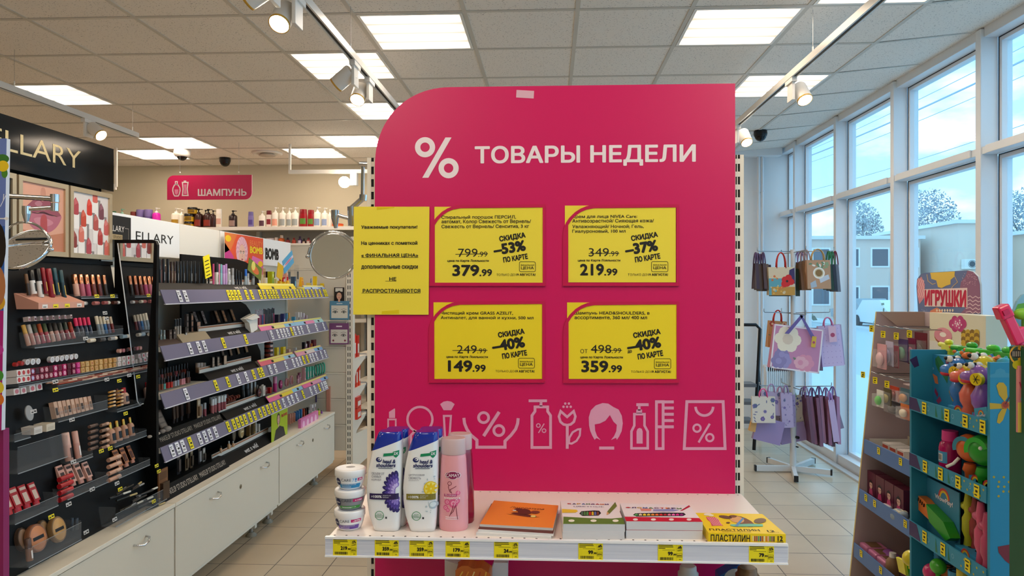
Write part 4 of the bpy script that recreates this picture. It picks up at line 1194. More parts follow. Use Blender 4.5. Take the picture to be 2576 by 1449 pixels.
def spotlight(base,aim,label,power=10.,r=.043,L=.115):
 t=thing('track_spotlight',base,label,'spotlight','spotlights on the tracks')
 m=MB();m.bx((-.016,-.06,-.03),(.016,.06,0),HEADW);m.build('adapter',t,bevel=.002)
 m=MB();m.bx((-.008,-.045,-.13),(.008,.045,-.02),HEADW);m.build('driver_box',t,bevel=.002)
 d=Vector(aim).normalized()
 c=Vector((.06 if d.x>0 else-.06,0,-.085))
 q=d.to_track_quat('Z','Y').to_matrix().to_4x4();q.translation=c-d*L*.5
 m=MB(q);m.lathe([(r*.93,0),(r,.006),(r,L-.006),(r,L),(r*.93,L),(r*.9,L-.006)],HEADW,24,cap=False);m.lathe([(1e-5,.0),(r*.93,0)],HEADW,24,cap=False)
 hd=m.build('head',t)
 m=MB(q);m.lathe([(r*1.003,L-.008),(r*1.01,L+.001),(r*.92,L+.001)],RIM,24,cap=False);m.build('rim',hd)
 m=MB(q);m.lathe([(1e-5,L-.004),(r*.92,L-.003)],SPOTM,24,cap=False);m.build('lens',hd)
 ld=bpy.data.lights.new('spot_lamp','SPOT');ld.energy=power;ld.color=(1.,.85,.66);ld.spot_size=math.radians(70);ld.spot_blend=.6;ld.shadow_soft_size=.035
 lo=bpy.data.objects.new('spot_lamp',ld);COL.objects.link(lo);lo.parent=t
 lo.location=c+d*(L*.5+.01);lo.rotation_euler=d.to_track_quat('-Z','Y').to_euler()
def on_track(x,u):return(x,P(u,100,X=x).y,ZTK)
spotlight(on_track(XTL,748),(-.05,-.62,-.78),'spotlight cut by the top edge on the left track, lens facing the camera',14)
spotlight(on_track(XTL,690),(-.9,.1,-.5),'spotlight at the top edge, turned away on the left track',14)
spotlight(on_track(XTL,893),(-.85,.15,-.62),'spotlight turned away towards the cosmetics, on the left track',22)
spotlight(on_track(XTL,930),(-.05,-.62,-.78),'lit spotlight next to the one turned away, on the left track',12)
spotlight(on_track(XTR,1990),(.15,-.55,-.82),'lit spotlight on the window-side track before the square light',14)
spotlight(on_track(XTR,1853),(.12,-.55,-.75),'lit spotlight on the window-side track beside the sign edge',10)
spotlight(on_track(XTF,222),(.75,-.2,-.6),'spotlight on the track above the black cosmetics header',16)
spotlight((XTR,.4,ZTK),(-.55,.72,-.5),'spotlight out of view on the window-side track, shining at the sign',26)
spotlight((XTL,.2,ZTK),(.55,.75,-.42),'spotlight out of view on the left track, shining at the sign',12)
spotlight((XTL,1.6,ZTK),(-.85,.35,-.75),'spotlight out of view on the left track, shining at the cosmetics',6)
# short cross track at the end wall with a bare lit lamp
pa,pb=P(727,433,Y=7.2),P(1000,433,Y=7.2)
t=thing('lighting_rail',((pa.x+pb.x)/2,7.2,pa.z),'short white cross rail hanging before the end wall, lamp at its end','lighting rail')
h=(pb.x-pa.x)/2;zz=ZC-pa.z
m=MB();m.bx((-h,-.02,-.018),(h,.02,.02),HEADW);m.build('rail',t)
m=MB();m.bx((-h,-.012,.02),(-h+.02,.012,zz),HEADW);m.build('hanger',t)
lp=P(870,460,Y=7.2)
t=thing('globe_lamp',(lp.x,7.2,lp.z),'glowing round lamp hanging from the short cross rail','lamp')
m=MB();m.sphere((0,-.05,0),.058,mat((1.,.86,.66),emit=14.),18);m.build('bulb',t)
m=MB();m.bx((.05,-.03,-.03),(.12,.03,.1),HEADW);m.build('socket_box',t,bevel=.004)
pb2=P(292,470,Y=7.3)
t=thing('hanging_bracket',(pb2.x,7.3,pb2.z),'white hanging bracket beside the end of the black header','bracket')
m=MB();m.bx((-.012,-.01,0),(.012,.01,ZC-pb2.z),HEADW);m.bx((-.02,-.012,-.03),(.0,.012,.03),HEADW);m.build('rod',t)
# domes and detector
def dome(u,v,zoff,c,label,white):
 p=P(u,v,Z=ZC)
 t=thing('dome_camera',(p.x,p.y,ZC),label,'security camera','dome cameras on the ceiling')
 m=MB()
 if white:m.lathe([(.06,-.0),(.085,-.006),(.085,-.05),(.07,-.075),(.05,-.08)],WHITE,20)
 else:m.lathe([(.06,0),(.062,-.03),(.058,-.05),(.05,-.055)],BLACK,20)
 m.build('housing',t)
 m=MB();m.sphere((0,0,-.065 if white else-.045),.055,mat('0b0b0d',.1),16);m.build('dome',t)
dome(458,376,0,0,'white dome camera with dark eye beside a ceiling light',True)
dome(566,397,0,0,'black dome camera above the shampoo sign',False)
dome(1913,329,0,0,'black dome camera beside the window-side track end',False)
p=P(672,384,Z=ZC)
t=thing('ceiling_diffuser',(p.x,p.y,ZC),'round white ceiling air diffuser near the end wall','air vent')
m=MB();m.lathe([(.16,0),(.16,-.012),(.13,-.02),(.11,-.012)],WHITE,28);m.build('ring',t)
m=MB();m.lathe([(.05,-.0),(.09,-.03),(.085,-.036),(.0001,-.036)],mat('b5aa9c',.5),24);m.build('disc',t)
# hanging sign
YSG=7.1
a,b=P(421,503,Y=YSG),P(634,440,Y=YSG)
cx,w,hh=(a.x+b.x)/2,(b.x-a.x)/2,(b.z-a.z)
t=thing('hanging_sign',(cx,YSG,a.z),'pink hanging aisle sign with two bottle icons and white lettering','aisle sign')
def rc(w,h,r,corners):
 pts=[]
 for i,(x,y,a0)in enumerate(((w-r,r,-90),(w-r,h-r,0),(-w+r,h-r,90),(-w+r,r,180))):
  if i in corners:pts+=[(x+r*math.cos(math.radians(a0+15*k)),y+r*math.sin(math.radians(a0+15*k)))for k in range(7)]
  else:pts.append(((w,0),(w,h),(-w,h),(-w,0))[i])
 return pts
m=MB();m.prism(rc(w,hh,.07,(0,2)),.01,mat('d01a5c',.4),T=XZ(.005),mside=EDGE)
q4=zpx(270,380,4.527)
kx=lambda x:P(q4(x,0)[0],470,Y=YSG).x-cx
kz=lambda y:P(530,q4(0,y)[1],Y=YSG).z-a.z
T=XZ(-.005)
m.text('ШАМПУНЬ',(kx(1033),kz(512),kx(1588),kz(432)),LET,T=T,off=.03)
m.stroke([(kx(x),kz(y))for x,y in((772,380),(805,380),(815,395),(830,420),(832,450),(822,490),(810,510),(770,510),(758,490),(748,450),(750,420),(762,395))],.011,LET,T=T,closed=True)
m.stroke([(kx(x),kz(y))for x,y in((778,345),(800,345),(800,375),(778,375))],.01,LET,T=T,closed=True)
m.fill([(kx(x),kz(y))for x,y in((768,435),(812,435),(810,470),(798,495),(780,495),(770,470))],mat('e88ab0',.5),T=T)
m.stroke([(kx(x),kz(y))for x,y in((858,356),(922,356),(912,430),(922,505),(858,505),(866,430))],.012,LET,T=T,closed=True)
m.fill([(kx(x),kz(y))for x,y in((874,378),(906,378),(900,430),(906,488),(874,488),(880,430))],mat('e88ab0',.5),T=T)
m.fill([(kx(x),kz(y))for x,y in((872,335),(902,335),(902,352),(872,352))],LET,T=T)
m.build('board',t)
for x in(-w*.7,w*.69):
 m=MB();m.cyl((x,0,hh),(x,0,ZC-a.z),.0015,STEEL,5);m.sphere((x,0,hh+.03),.007,WHITE,8);m.build('wire',t)
# ---------------------------------------------------------------- small goods: one builder for every kind
NAMES={'black':'15151a','dark brown':'4a2f26','brown':'7a5240','beige':'d8b596','pink':'e79aa8','rose':'b8566a','red':'c01f26','dark red':'6e1420','burgundy':'7c1238','orange':'e2702a','gold':'c99a4a','yellow':'ecc81e','green':'3f9a4a','mint':'5fc9a8','teal':'1f6a70','light blue':'7cb8dc','blue':'2b5fb0','navy':'1d2b50','purple':'5a3f86','lilac':'c2a2d8','magenta':'d81f86','grey':'8a8a8e','white':'eeeeea','cream':'e9dcc4','silver':'b8bac0'}
def cname(h):
 a=[int(h[i:i+2],16)for i in(0,2,4)]
 return min(NAMES,key=lambda n:sum((x-int(NAMES[n][i:i+2],16))**2 for x,i in zip(a,(0,2,4))))
GK={}
def pm(c,rough=.3):return ROSEG if c=='rg' else GOLD if c=='gd' else CHROME if c=='ch' else ACRYL if c=='ac' else mat(c,rough)
def goods(kind,w,h,d,c1,c2,c3):
 """meshes of one article: own mesh first, then its named parts; front towards -y, base at z=0"""
 w,h,d=round(w,3),round(h,3),round(d,3)
 key=(kind,w,h,d,c1,c2,c3)
 if key in GK:return GK[key]
 a=MB();b=MB();parts=[];r=w/2
 def lab(q,hw,z0,z1,C_,sy=1.):q.rect(-hw,z0,hw,z1,C_,nx=6,fn=lambda x,y,z:(r*1.012*math.sin(x/r),-r*1.012*math.cos(x/r)*sy,y))
 A,B,C=pm(c1),pm(c2)if c2 else None,pm(c3)if c3 else None
 if kind=='tube':
  k=.56
  a.lathe([(r*.9,0),(r,h*.02),(r,h*k)],A,12)
  if C:a.rect(-r*.32,h*.1,r*.32,h*.45,C,T=XZ(-r*.985),z=.0004)
  b.lathe([(r*.96,h*k),(r*.96,h*.98),(r*.8,h)],B,12);parts=[('cap',b)]
 elif kind=='stick':
  a.lathe([(r,0),(r,h*.9),(r*.8,h)],A,8)
  if B:a.lathe([(r*1.03,h*.7),(r*1.03,h*.98)],B,8)
  if C:a.rect(-r*.6,h*.2,r*.6,h*.6,C,T=XZ(-r),z=.0006)
 elif kind=='lying':
  a.cyl((-h/2,0,r),(h*.12,0,r),r,A,10);b.cyl((h*.12,0,r),(h/2,0,r),r*.97,B or A,10);parts=[('cap',b)]
 elif kind=='end':
  a.cyl((0,0,r),(0,h,r),r,A,12);a.ring(0,r,r*.8,r*.35,B or A,T=XZ(0),z=.0008,seg=12)
 elif kind=='carton':
  a.box((0,0,h/2),(w,d,h),A)
  if B:a.rect(-w*.36,h*.18,w*.36,h*.62,B,T=XZ(-d/2),z=.0005)
  if C:a.rect(-w*.3,h*.7,w*.3,h*.84,C,T=XZ(-d/2),z=.0005)
 elif kind=='lipbox':
  a.box((0,0,h/2),(w,d,h),A)
  a.disc(0,h/2,w*.33,B,T=XZ(-d/2),z=.0005,ry=h*.36,seg=14)
  if C:a.ring(0,h/2,w*.3,w*.07,C,T=XZ(-d/2),z=.0009,seg=14)
 elif kind in('bottle','found'):
  a.lathe([(r*.92,0),(r,h*.03),(r,h*.55),(r*.75,h*.66),(r*.42,h*.7)],A,16)
  if C:lab(a,r*.7,h*.14,h*.48,C)
  b.lathe([(r*.5,h*.68),(r*.5,h*.97),(r*.4,h)],B,12);parts=[('cap',b)]
 elif kind=='shampoo':
  a.lathe([(r*.9,0),(r,h*.03),(r,h*.62),(r*.92,h*.76)],A,16,sy=.6)
  if C:lab(a,r*.8,h*.2,h*.5,C,.6)
  b.lathe([(r*.92,h*.76),(r*.86,h*.98),(r*.8,h)],B,16,sy=.6);parts=[('cap',b)]
 elif kind=='pump':
  a.lathe([(r*.94,0),(r,h*.02),(r,h*.66),(r*.8,h*.73),(r*.35,h*.76)],A,16)
  if C:lab(a,r*.8,h*.1,h*.42,C)
  b.lathe([(r*.4,h*.75),(r*.4,h*.82),(r*.14,h*.83),(r*.14,h*.92),(r*.3,h*.93),(r*.3,h)],B,10);b.box((r*.45,0,h*.965),(r*.9,r*.3,h*.035),B);parts=[('pump',b)]
 elif kind=='jar':
  a.lathe([(r*.94,0),(r,h*.05),(r,h*.62)],A,16)
  if C:lab(a,r*.8,h*.12,h*.55,C)
  b.lathe([(r*1.03,h*.62),(r*1.03,h*.95),(r*.95,h)],B,16);parts=[('lid',b)]
 elif kind=='squeeze':
  pr=[(-r,h*.2),(r,h*.2),(r*1.05,h),(-r*1.05,h)]
  vs=[(-r*.9,-r*.55,h*.18),(r*.9,-r*.55,h*.18),(r*.9,r*.55,h*.18),(-r*.9,r*.55,h*.18),(-r,-r*.12,h),(r,-r*.12,h),(r,r*.12,h),(-r,r*.12,h)]
  a.add(vs,[(3,2,1,0),(4,5,6,7),(0,1,5,4),(1,2,6,5),(2,3,7,6),(3,0,4,7)],A)
  if C:
   T_=frame((0,-r*.55,h*.18),(1,0,0),(0,r*.43,h*.82));a.rect(-r*.6,h*.1,r*.6,h*.5,C,T=T_,z=.001);a.rect(-r*.8,h*.62,r*.8,h*.74,C,T=T_,z=.001)
  b.lathe([(r*.8,0),(r*.85,h*.18)],B,12,sy=.65);parts=[('cap',b)]
 elif kind=='compact':
  T_=Matrix(((1,0,0,0),(0,0,-1,d/2),(0,1,0,h/2),(0,0,0,1)))
  a.lathe([(h/2*.96,0),(h/2,d*.2),(h/2,d*.8),(h/2*.95,d)],B,24,T=T_,sx=w/h)
  b.lathe([(1e-5,d*1.02),(h/2*.84,d*1.02),(h/2*.86,d*.95)],A,24,T=T_,sx=w/h,cap=False);parts=[('powder',b)]
  if C:b.rect(-w*.3,-h*.06,w*.3,h*.06,C,T=T_,z=d*1.06)
 elif kind=='palette':
  a.box((0,0,h/2),(w,d,h),B)
  b.rect(-w*.42,h*.06,w*.42,h*.94,A,T=XZ(-d/2),z=.0006)
  if C:
   for i in range(3):b.rect(-w*.34,h*(.12+.28*i),w*.34,h*(.32+.28*i),C,T=XZ(-d/2),z=.0012)
  parts=[('tray',b)]
 elif kind=='polish':
  a.box((0,0,h*.24),(w,w*.8,h*.48),A);b.lathe([(w*.36,h*.46),(w*.34,h*.97),(w*.28,h)],B,10);parts=[('cap',b)]
 elif kind=='blister':
  a.box((0,0,h/2),(w,d*.2,h),A)
  if C:a.rect(-w*.4,h*.7,w*.4,h*.92,C,T=XZ(-d*.1),z=.0006)
  b.box((0,-d*.35,h*.36),(w*.7,d*.5,h*.5),B);parts=[('packing',b)]
 GK[key]=(a.mesh(kind),[(n,x.mesh(n))for n,x in parts])
 return GK[key]
KNAME=dict(tube='lip_gloss',stick='pencil',lying='tester_tube',end='lipstick_end',carton='carton',lipbox='lipstick_box',bottle='bottle',found='foundation_bottle',shampoo='shampoo_bottle',pump='pump_bottle',jar='jar',squeeze='cream_tube',compact='powder_compact',palette='palette',polish='nail_polish',blister='blister_pack')
_LBL={}
def put(kind,p,w,h,d,c1,c2,c3,label,cat,group,name=None,rz=90.,lean=0.,roll=0.):
 ms,parts=goods(kind,w,h,d,c1,c2,c3)
 o=link(name or KNAME[kind],ms,loc=p)
 o.rotation_euler=(Matrix.Rotation(math.radians(rz),3,'Z')@Matrix.Rotation(math.radians(lean),3,'X')@Matrix.Rotation(math.radians(roll),3,'Y')).to_euler()
 for n,me in parts:link(n,me,o)
 if label in _LBL:print('SAME LABEL',label)
 _LBL[label]=1
 return tag(o,label,cat,group)
def depth(p):return Vector(p).x*-math.sin(YAW)+Vector(p).y*math.cos(YAW)
def row(k,items,base,kind,noun,cat,place,group,name=None,rz=90.,d=None,lean=0.,zfix=None,roll=0.,dp=0.):
 """items: (x, ytop, ybottom, width, colour, second colour, third colour[, kind]) in a zoomed picture's coordinates;
    base(u, v) gives the point the article stands on; zfix: height of the board it stands on"""
 n=len(items)
 items=sorted(items,key=lambda t:t[0])
 for i,it in enumerate(items):
  x,yt,yb,w=it[:4];cs=list(it[4:7])+[None]*(3-len(it[4:7]));kd=it[7]if len(it)>7 else kind
  u,v=k(x,yb);s=1/(k(1,0)[0]-k(0,0)[0])
  p=base(u,v)
  if zfix is not None:p.z=zfix
  dm=depth(p)/FPX
  W_,H_=w/s*dm,(yb-yt)/s*dm
  if kd in('lying','end'):W_,H_=H_,W_
  if kd=='end':H_=d or .014;W_=max(W_,.008)
  D_=d or W_
  dx=Vector((0,0,0))
  if dp:dx=Vector((-dp,0,0))if rz==90 else Vector((dp,0,0))if rz==-90 else Vector((0,dp,0))
  c_=cs[0]if isinstance(cs[0],str)and len(cs[0])==6 else(cs[1]if isinstance(cs[1],str)and len(cs[1])==6 else None)
  word=cname(c_)+' ' if c_ else 'clear ' if cs[0]=='ac' else 'copper ' if cs[0]=='rg' else ''
  put(kd,p+dx,max(.004,W_),max(.006,H_),D_,*cs,label='%s%s, %s %s'%(word,noun,nth(i,n),place),cat=cat,group=group,name=name,rz=rz,lean=lean,roll=roll)
def onX(X):return lambda u,v:P(u,v,X=X)
# ---------------------------------------------------------------- end wall shelving
ZBS=P(700,572,Y=7.95).z
bs=thing('wall_shelving',(-2.9,7.95,0),'white wall shelving with bottles along its top board at the end wall','shelving')
bo=TR(2.9,-7.95,0)
ZB2=P(700,614,Y=7.95).z
m=MB(bo);m.bx((-5.3,8.36,0),(-.9,8.39,ZBS),mat('c9c0b2',.5));m.build('back_panel',bs)
for z_,xx in((ZBS,(P(550,577,Y=7.9).x,-.9)),(ZBS-.004,(-5.3,P(550,577,Y=7.9).x)),(ZB2,(-5.3,-.9)),(1.6,(-5.3,-.9)),(1.2,(-5.3,-.9)),(.8,(-5.3,-.9)),(.3,(-5.3,-.9))):
 m=MB(bo);m.bx((xx[0],7.9,z_-.02),(xx[1],8.36,z_),CREAM);m.bx((xx[0],7.885,z_-.035),(xx[1],7.9,z_+.004),WHITE);m.build('shelf',bs)
for x in(-5.3,-3.45,-2.2,-.95):
 m=MB(bo);m.bx((x-.02,8.3,0),(x+.02,8.36,ZBS+.05),CREAM);m.build('upright',bs)
kG,kH=zpx(270,380,4.527),zpx(600,400,3.622)
pY=lambda Y:(lambda u,v:P(u,v,Y=Y))
G1='bottles on the end wall shelf'
def brow(k,its,noun,cat,place,Y=8.02,z=None):
 for kd,L in its.items():row(k,L,pY(Y),kd,noun[kd],cat,place,G1,rz=0.,zfix=z or ZBS,d=None)
brow(kG,{'pump':[(167,640,865,72,'7fb5a0','8fc2ae','7a3a4a'),(560,630,865,90,'d81fb0','eeeeea'),(788,636,865,112,'e9e4d4','f2efe6','b08a2e'),(848,648,865,60,'e9e4d4','f2efe6')],'jar':[(75,670,865,50,'1f5a3a','2a6a46'),(300,676,865,66,'6a1f1c','7a2a26'),(378,652,865,88,'5f4f8a','7a6aa6','9a8ac4'),(468,652,865,90,'5f4f8a','7a6aa6','9a8ac4')]},dict(pump='pump bottle',jar='jar'),'bottle','on the end wall board above the white header')
m_=[(932,792,865,108,'d9ac1e','1a1715','7a5a10'),(935,702,792,112,'d9ac1e','1a1715','7a5a10'),(970,630,702,104,'d9ac1e','1a1715','7a5a10')]
for(x,yt,yb,w,a,b,c),lab in zip(m_,('lowest yellow jar with black lid in the stack beside the brown pump bottles','middle yellow jar with black lid in the stack beside the brown pump bottles','top yellow jar with black lid in the stack beside the brown pump bottles')):
 p=P(*kG(x,865),Y=8.0);dm=depth(p)/FPX;p.z=ZBS+(865-yb)/4.527*dm
 put('jar',p,w/4.527*dm,(yb-yt)/4.527*dm,.1,a,b,c,lab,'jar','stack of yellow jars',rz=0.)
brow(kG,{'pump':[(1040,640,862,98,'35130f','17100e','8a2f22'),(1118,655,862,55,'35130f','17100e'),(1150,645,862,105,'35130f','17100e','8a2f22'),(1205,660,862,70,'35130f','17100e'),(1432,665,865,92,'2b1a18','120f10','9a8078')],'shampoo':[(1272,645,862,74,'ece6da','f2eee6','d8a89a'),(1635,680,865,66,'8278b8','6f66a6','5a4f96')]},dict(pump='dark pump bottle',shampoo='bottle'),'bottle','on the end wall board below the pink sign')
brow(kH,{'pump':[(218,465,620,62,'ece8de','f0ede6','5a3a4a'),(337,432,620,64,'ece8de','f0ede6','e2a08a'),(404,434,620,64,'ece8de','f0ede6','9aa0a0'),(463,438,620,54,'ece8de','f0ede6','9aa0a0'),(518,433,620,68,'ece8de','f0ede6','9aa0a0'),(720,430,620,68,'ece8de','f0ede6','8fa0c4'),(787,438,620,62,'ece8de','f0ede6','8fa0c4'),(832,452,620,34,'ece8de','f0ede6')],'shampoo':[(278,462,620,52,'e8dcd6','6a1420','8a2a36'),(590,452,620,74,'9a1420','86101c','5a8a3a'),(660,458,620,62,'9a1420','86101c','5a8a3a')],'jar':[(905,585,620,100,'e2702a','c94a1e')]},dict(pump='white pump bottle',shampoo='flat bottle',jar='low tub'),'bottle','on the end wall board behind the round mirror')
brow(kH,{'jar':[(290,716,773,68,'d8c8cc','e2d4d8'),(345,710,773,30,'e6c8bc','eee0d8')],'bottle':[(393,690,773,56,'e0662a','ecd8c8'),(450,712,773,40,'8a2a2e','3a2a3a'),(506,712,773,38,'c04a36','8a2a22'),(560,700,773,40,'5a3a6a','3a2a4a','d8d0e0'),(598,720,773,34,'3a1a1c','1a1214','d8c0b0'),(638,712,773,38,'b05a5a','7a2a30','e0d0c8')]},dict(jar='little jar',bottle='little bottle'),'bottle','on the second end wall board',z=ZB2)
# ---------------------------------------------------------------- cross gondola closing the aisle
YC=5.79
XC0,XC1=-2.35,P(888,900,Y=YC).x
cg=thing('cross_gondola',((XC0+XC1)/2,YC,0),'cream back of a gondola closing the aisle, slotted post at its end','gondola')
co=TR(-(XC0+XC1)/2,-YC,0)
ztop=P(780,614,Y=YC).z
z=.22;k=0
while z<ztop-.01:
 z2=min(z+.213,ztop)
 m=MB(co);m.bx((XC0,YC+.004,z),(XC1-.06,YC+.016,z2-.003),mat('cfc8ba',.45));m.bx((XC0,YC-.002,z2-.012),(XC1-.06,YC+.01,z2-.003),mat('d8d2c5',.4));m.build('back_panel',cg);z=z2
m=upright(0,0,ztop+.06,w=.056,gaps=((-.016,-.009),(.001,.008)),pitch=.05,slot=.032)
m2=MB();m2.v=[tuple((co@TR(XC1-.028,YC-.004,0))@Vector(p))for p in m.v];m2.f,m2.mi,m2.sm,m2.mats=m.f,m.mi,m.sm,m.mats
m2.build('upright',cg)
m=MB(co);m.T=co@Matrix(((0,0,1,XC1-.055),(1,0,0,0),(0,1,0,0),(0,0,0,1)))
m.prism([(YC+.05,.05),(YC+.62,.05),(YC+.62,.3),(YC+.05,.34)],.05,CREAM);m.build('base_foot',cg)
SHZ=[P(905,v,Y=YC+.3).z for v in(895,968,1043)]
for z in SHZ:
 m=MB(co);m.bx((XC0,YC+.05,z-.012),(XC1,YC+.42,z),CREAM);m.bx((XC0,YC+.42,z-.03),(XC1,YC+.43,z+.01),mat('9fa3a6',.2));m.build('shelf',cg)
 m=MB(co);m.T=co@Matrix(((0,0,1,XC1-.004),(1,0,0,0),(0,1,0,0),(0,0,0,1)));m.prism([(YC+.05,z-.012),(YC+.40,z-.012),(YC+.38,z-.03),(YC+.12,z-.1),(YC+.05,z-.17)],.003,CREAM);m.build('bracket',cg)
for i,(z,dy,h,c,w)in enumerate(((SHZ[1],.08,.2,'d8321e',.05),(SHZ[1],.16,.2,'d8321e',.05),(SHZ[1],.24,.21,'e03a1e',.05),(SHZ[2],.1,.09,'d83a2a',.12),(SHZ[2],.1,.09,'c8342a',.12),(SHZ[0],.1,.2,'d0281e',.06),(SHZ[0],.2,.18,'c8281e',.06))):
 lab=['foremost red carton on the middle board of the cross gondola end','second red carton on the middle board of the cross gondola end','rearmost red carton on the middle board of the cross gondola end','lower red flat box on the bottom board of the cross gondola end','upper red flat box stacked on the bottom board of the cross gondola end','red pack at the front of the top board, cross gondola end','red pack at the rear of the top board, cross gondola end'][i]
 put('carton',(XC1-.06,YC+dy+.02,z+(.093 if i==4 else 0)),w,h,.09 if w<.1 else .16,c,'e9dcd2',None,lab,'carton','red packs on the cross gondola',rz=90)
# the shelving standing farther down the next aisle
fs_=thing('far_shelving',(-1.2,7.2,0),'dark-backed shelving with orange and pink packs seen between the slotted posts','shelving')
m=MB();m.bx((-.75,.3,0),(.2,.33,1.9),mat('3a2c26',.6));m.build('back_panel',fs_)
FZ=[P(905,v,Y=7.2).z for v in(888,955,1022)]
for z in FZ:
 m=MB();m.bx((-.75,0,z-.03),(.2,.3,z),CREAM);m.build('shelf',fs_)
i=0
for zi,(z,cs)in enumerate(zip(FZ,(('d9641e','e0762a','d9641e'),('d8421e','e05a1e','d8421e'),('c81f7a','e6d4dc','c81f7a')))):
 for j,c in enumerate(cs):
  put('carton',(-1.56+.1*j,7.3,z),.085,.2,.1,c,'efe2d6',None,'%s pack, %s on the %s board of the far dark shelving'%(cname(c),nth(j,3),('top','middle','bottom')[zi]),'pack','packs on the far shelving',rz=0)
# ---------------------------------------------------------------- white gondola on the left
YE0,YE1,YM=3.243,5.70,4.49
XH,XS,XCB=-2.1,-1.80,-1.74
gd=thing('white_gondola',(XH,(YE0+YE1)/2,0),'long white gondola with four cosmetics shelves and lettered header boards','gondola')
go=TR(-XH,-(YE0+YE1)/2,0)
FRX=lambda x,y=0.,z=0.:frame((x,y,z),(0,1,0),(0,0,1))
BACKW=mat('d6d1c6',.5)
m=MB(go);m.bx((XH-.06,YE0,.1),(XH-.04,YM,1.72),BACKW);m.build('back_panel',gd)
m=MB(go);m.bx((XH-.06,YM,.1),(XH-.04,YE1,1.72),BACKW);m.build('back_panel',gd)
zh1=P(281,533,X=XH).z;zh0=P(425,648,X=XH).z
HB_=mat('e9ebee',.35)
yb1=P(452,600,X=XH).y;yb2=P(552,581,X=XH).y
m=MB(go);m.bx((XH-.03,YE0+.01,zh0),(XH,yb1,zh1),HB_)
kA4=zpx(270,380,4.527)
ya,yc=P(*kA4(337,960),X=XH).y,P(*kA4(752,1010),X=XH).y
zt_,zb_=P(*kA4(720,965),X=XH).z,P(*kA4(720,1062),X=XH).z
m.text('ELLARY',(ya-.01,zb_,yc,zt_),INK,T=go@FRX(XH)if False else FRX(XH),z=.0008)
m.build('header_board',gd,bevel=.002)
m=MB(go);m.bx((XH-.03,yb1+.002,zh0),(XH,yb2,zh1),mat('e4e0d8',.4));m.build('header_board',gd,bevel=.002)
ye=P(731,613,X=XH).y
m=MB(go);m.bx((XH-.03,yb2+.012,zh0),(XH,ye,zh1),HB_)
m.text('BOMB',(P(667,640,X=XH).y,P(685,654,X=XH).z,P(701,640,X=XH).y,P(685,625,X=XH).z),INK,T=FRX(XH),off=.06,z=.0008)
m.stroke([(P(662,650,X=XH).y,P(662,640,X=XH).z),(P(665.5,625,X=XH).y,P(665.5,624,X=XH).z)],.004,mat('55504a',.5),T=FRX(XH))
m.build('header_board',gd,bevel=.002)
for y in(YE0,YM,YE1):
 m=MB(go);m.bx((XH-.06,y-.015,.02),(XH-.03,y+.015,1.74),CREAM);m.build('upright',gd)
RAILG=mat('75718a',.2)
SZ=[1.51,1.247,1.025,.775]
def shelf_piece(y0,y1,z,gray):
 m=MB(go)
 m.bx((XH-.04,y0+.004,z+.005),(XS-.012,y1-.004,z+.025),CREAM)
 m.add([(XS-.012,y0+.004,z+.032),(XS-.012,y1-.004,z+.032),(XS+.012,y1-.004,z-.034),(XS+.012,y0+.004,z-.034),(XS-.016,y0+.004,z+.032),(XS-.016,y1-.004,z+.032),(XS+.008,y1-.004,z-.034),(XS+.008,y0+.004,z-.034)],[(0,3,2,1),(4,5,6,7),(0,1,5,4),(3,7,6,2),(0,4,7,3),(1,2,6,5)],RAILG)
 m.bx((XS+.006,y0+.004,z-.038),(XS+.014,y1-.004,z-.033),mat('d6d3dc',.2))
 m.build('shelf',gd)
for z in SZ:
 shelf_piece(YE0,YM,z,0);shelf_piece(YM,YE1+.0,z,0)
m=MB(FRX(0));ya_,yb_=P(262,575,X=XH+.03).y,P(341,575,X=XH+.03).y;h_=P(340,548,X=XH+.03).z-zh0+.02;L_=yb_-ya_
m.prism([(0,0),(L_,0),(L_,h_),(0,h_)],.004,mat('0c0c0d',.4));m.T=m.T@TR(0,0,.004)
m.text('STELLARY',(L_*.1,h_*.62,L_*.78,h_*.76),mat('d8d4cc',.4));m.rect(L_*.1,h_*.42,L_*.72,h_*.55,mat('a8926a',.4));m.text('MAKEUP STUDIO',(L_*.12,h_*.45,L_*.7,h_*.52),mat('2a241c',.4),z=.0006)
m.stroke([(L_*.8,h_*.72),(L_*.92,h_*.72),(L_*.92,h_*.2)],.003,mat('8a857c',.4))
tag(m.build('shelf_talker',loc=(XH+.002,ya_,zh0-.02)),'black makeup sign card before the white header, beside the black stand','sign')
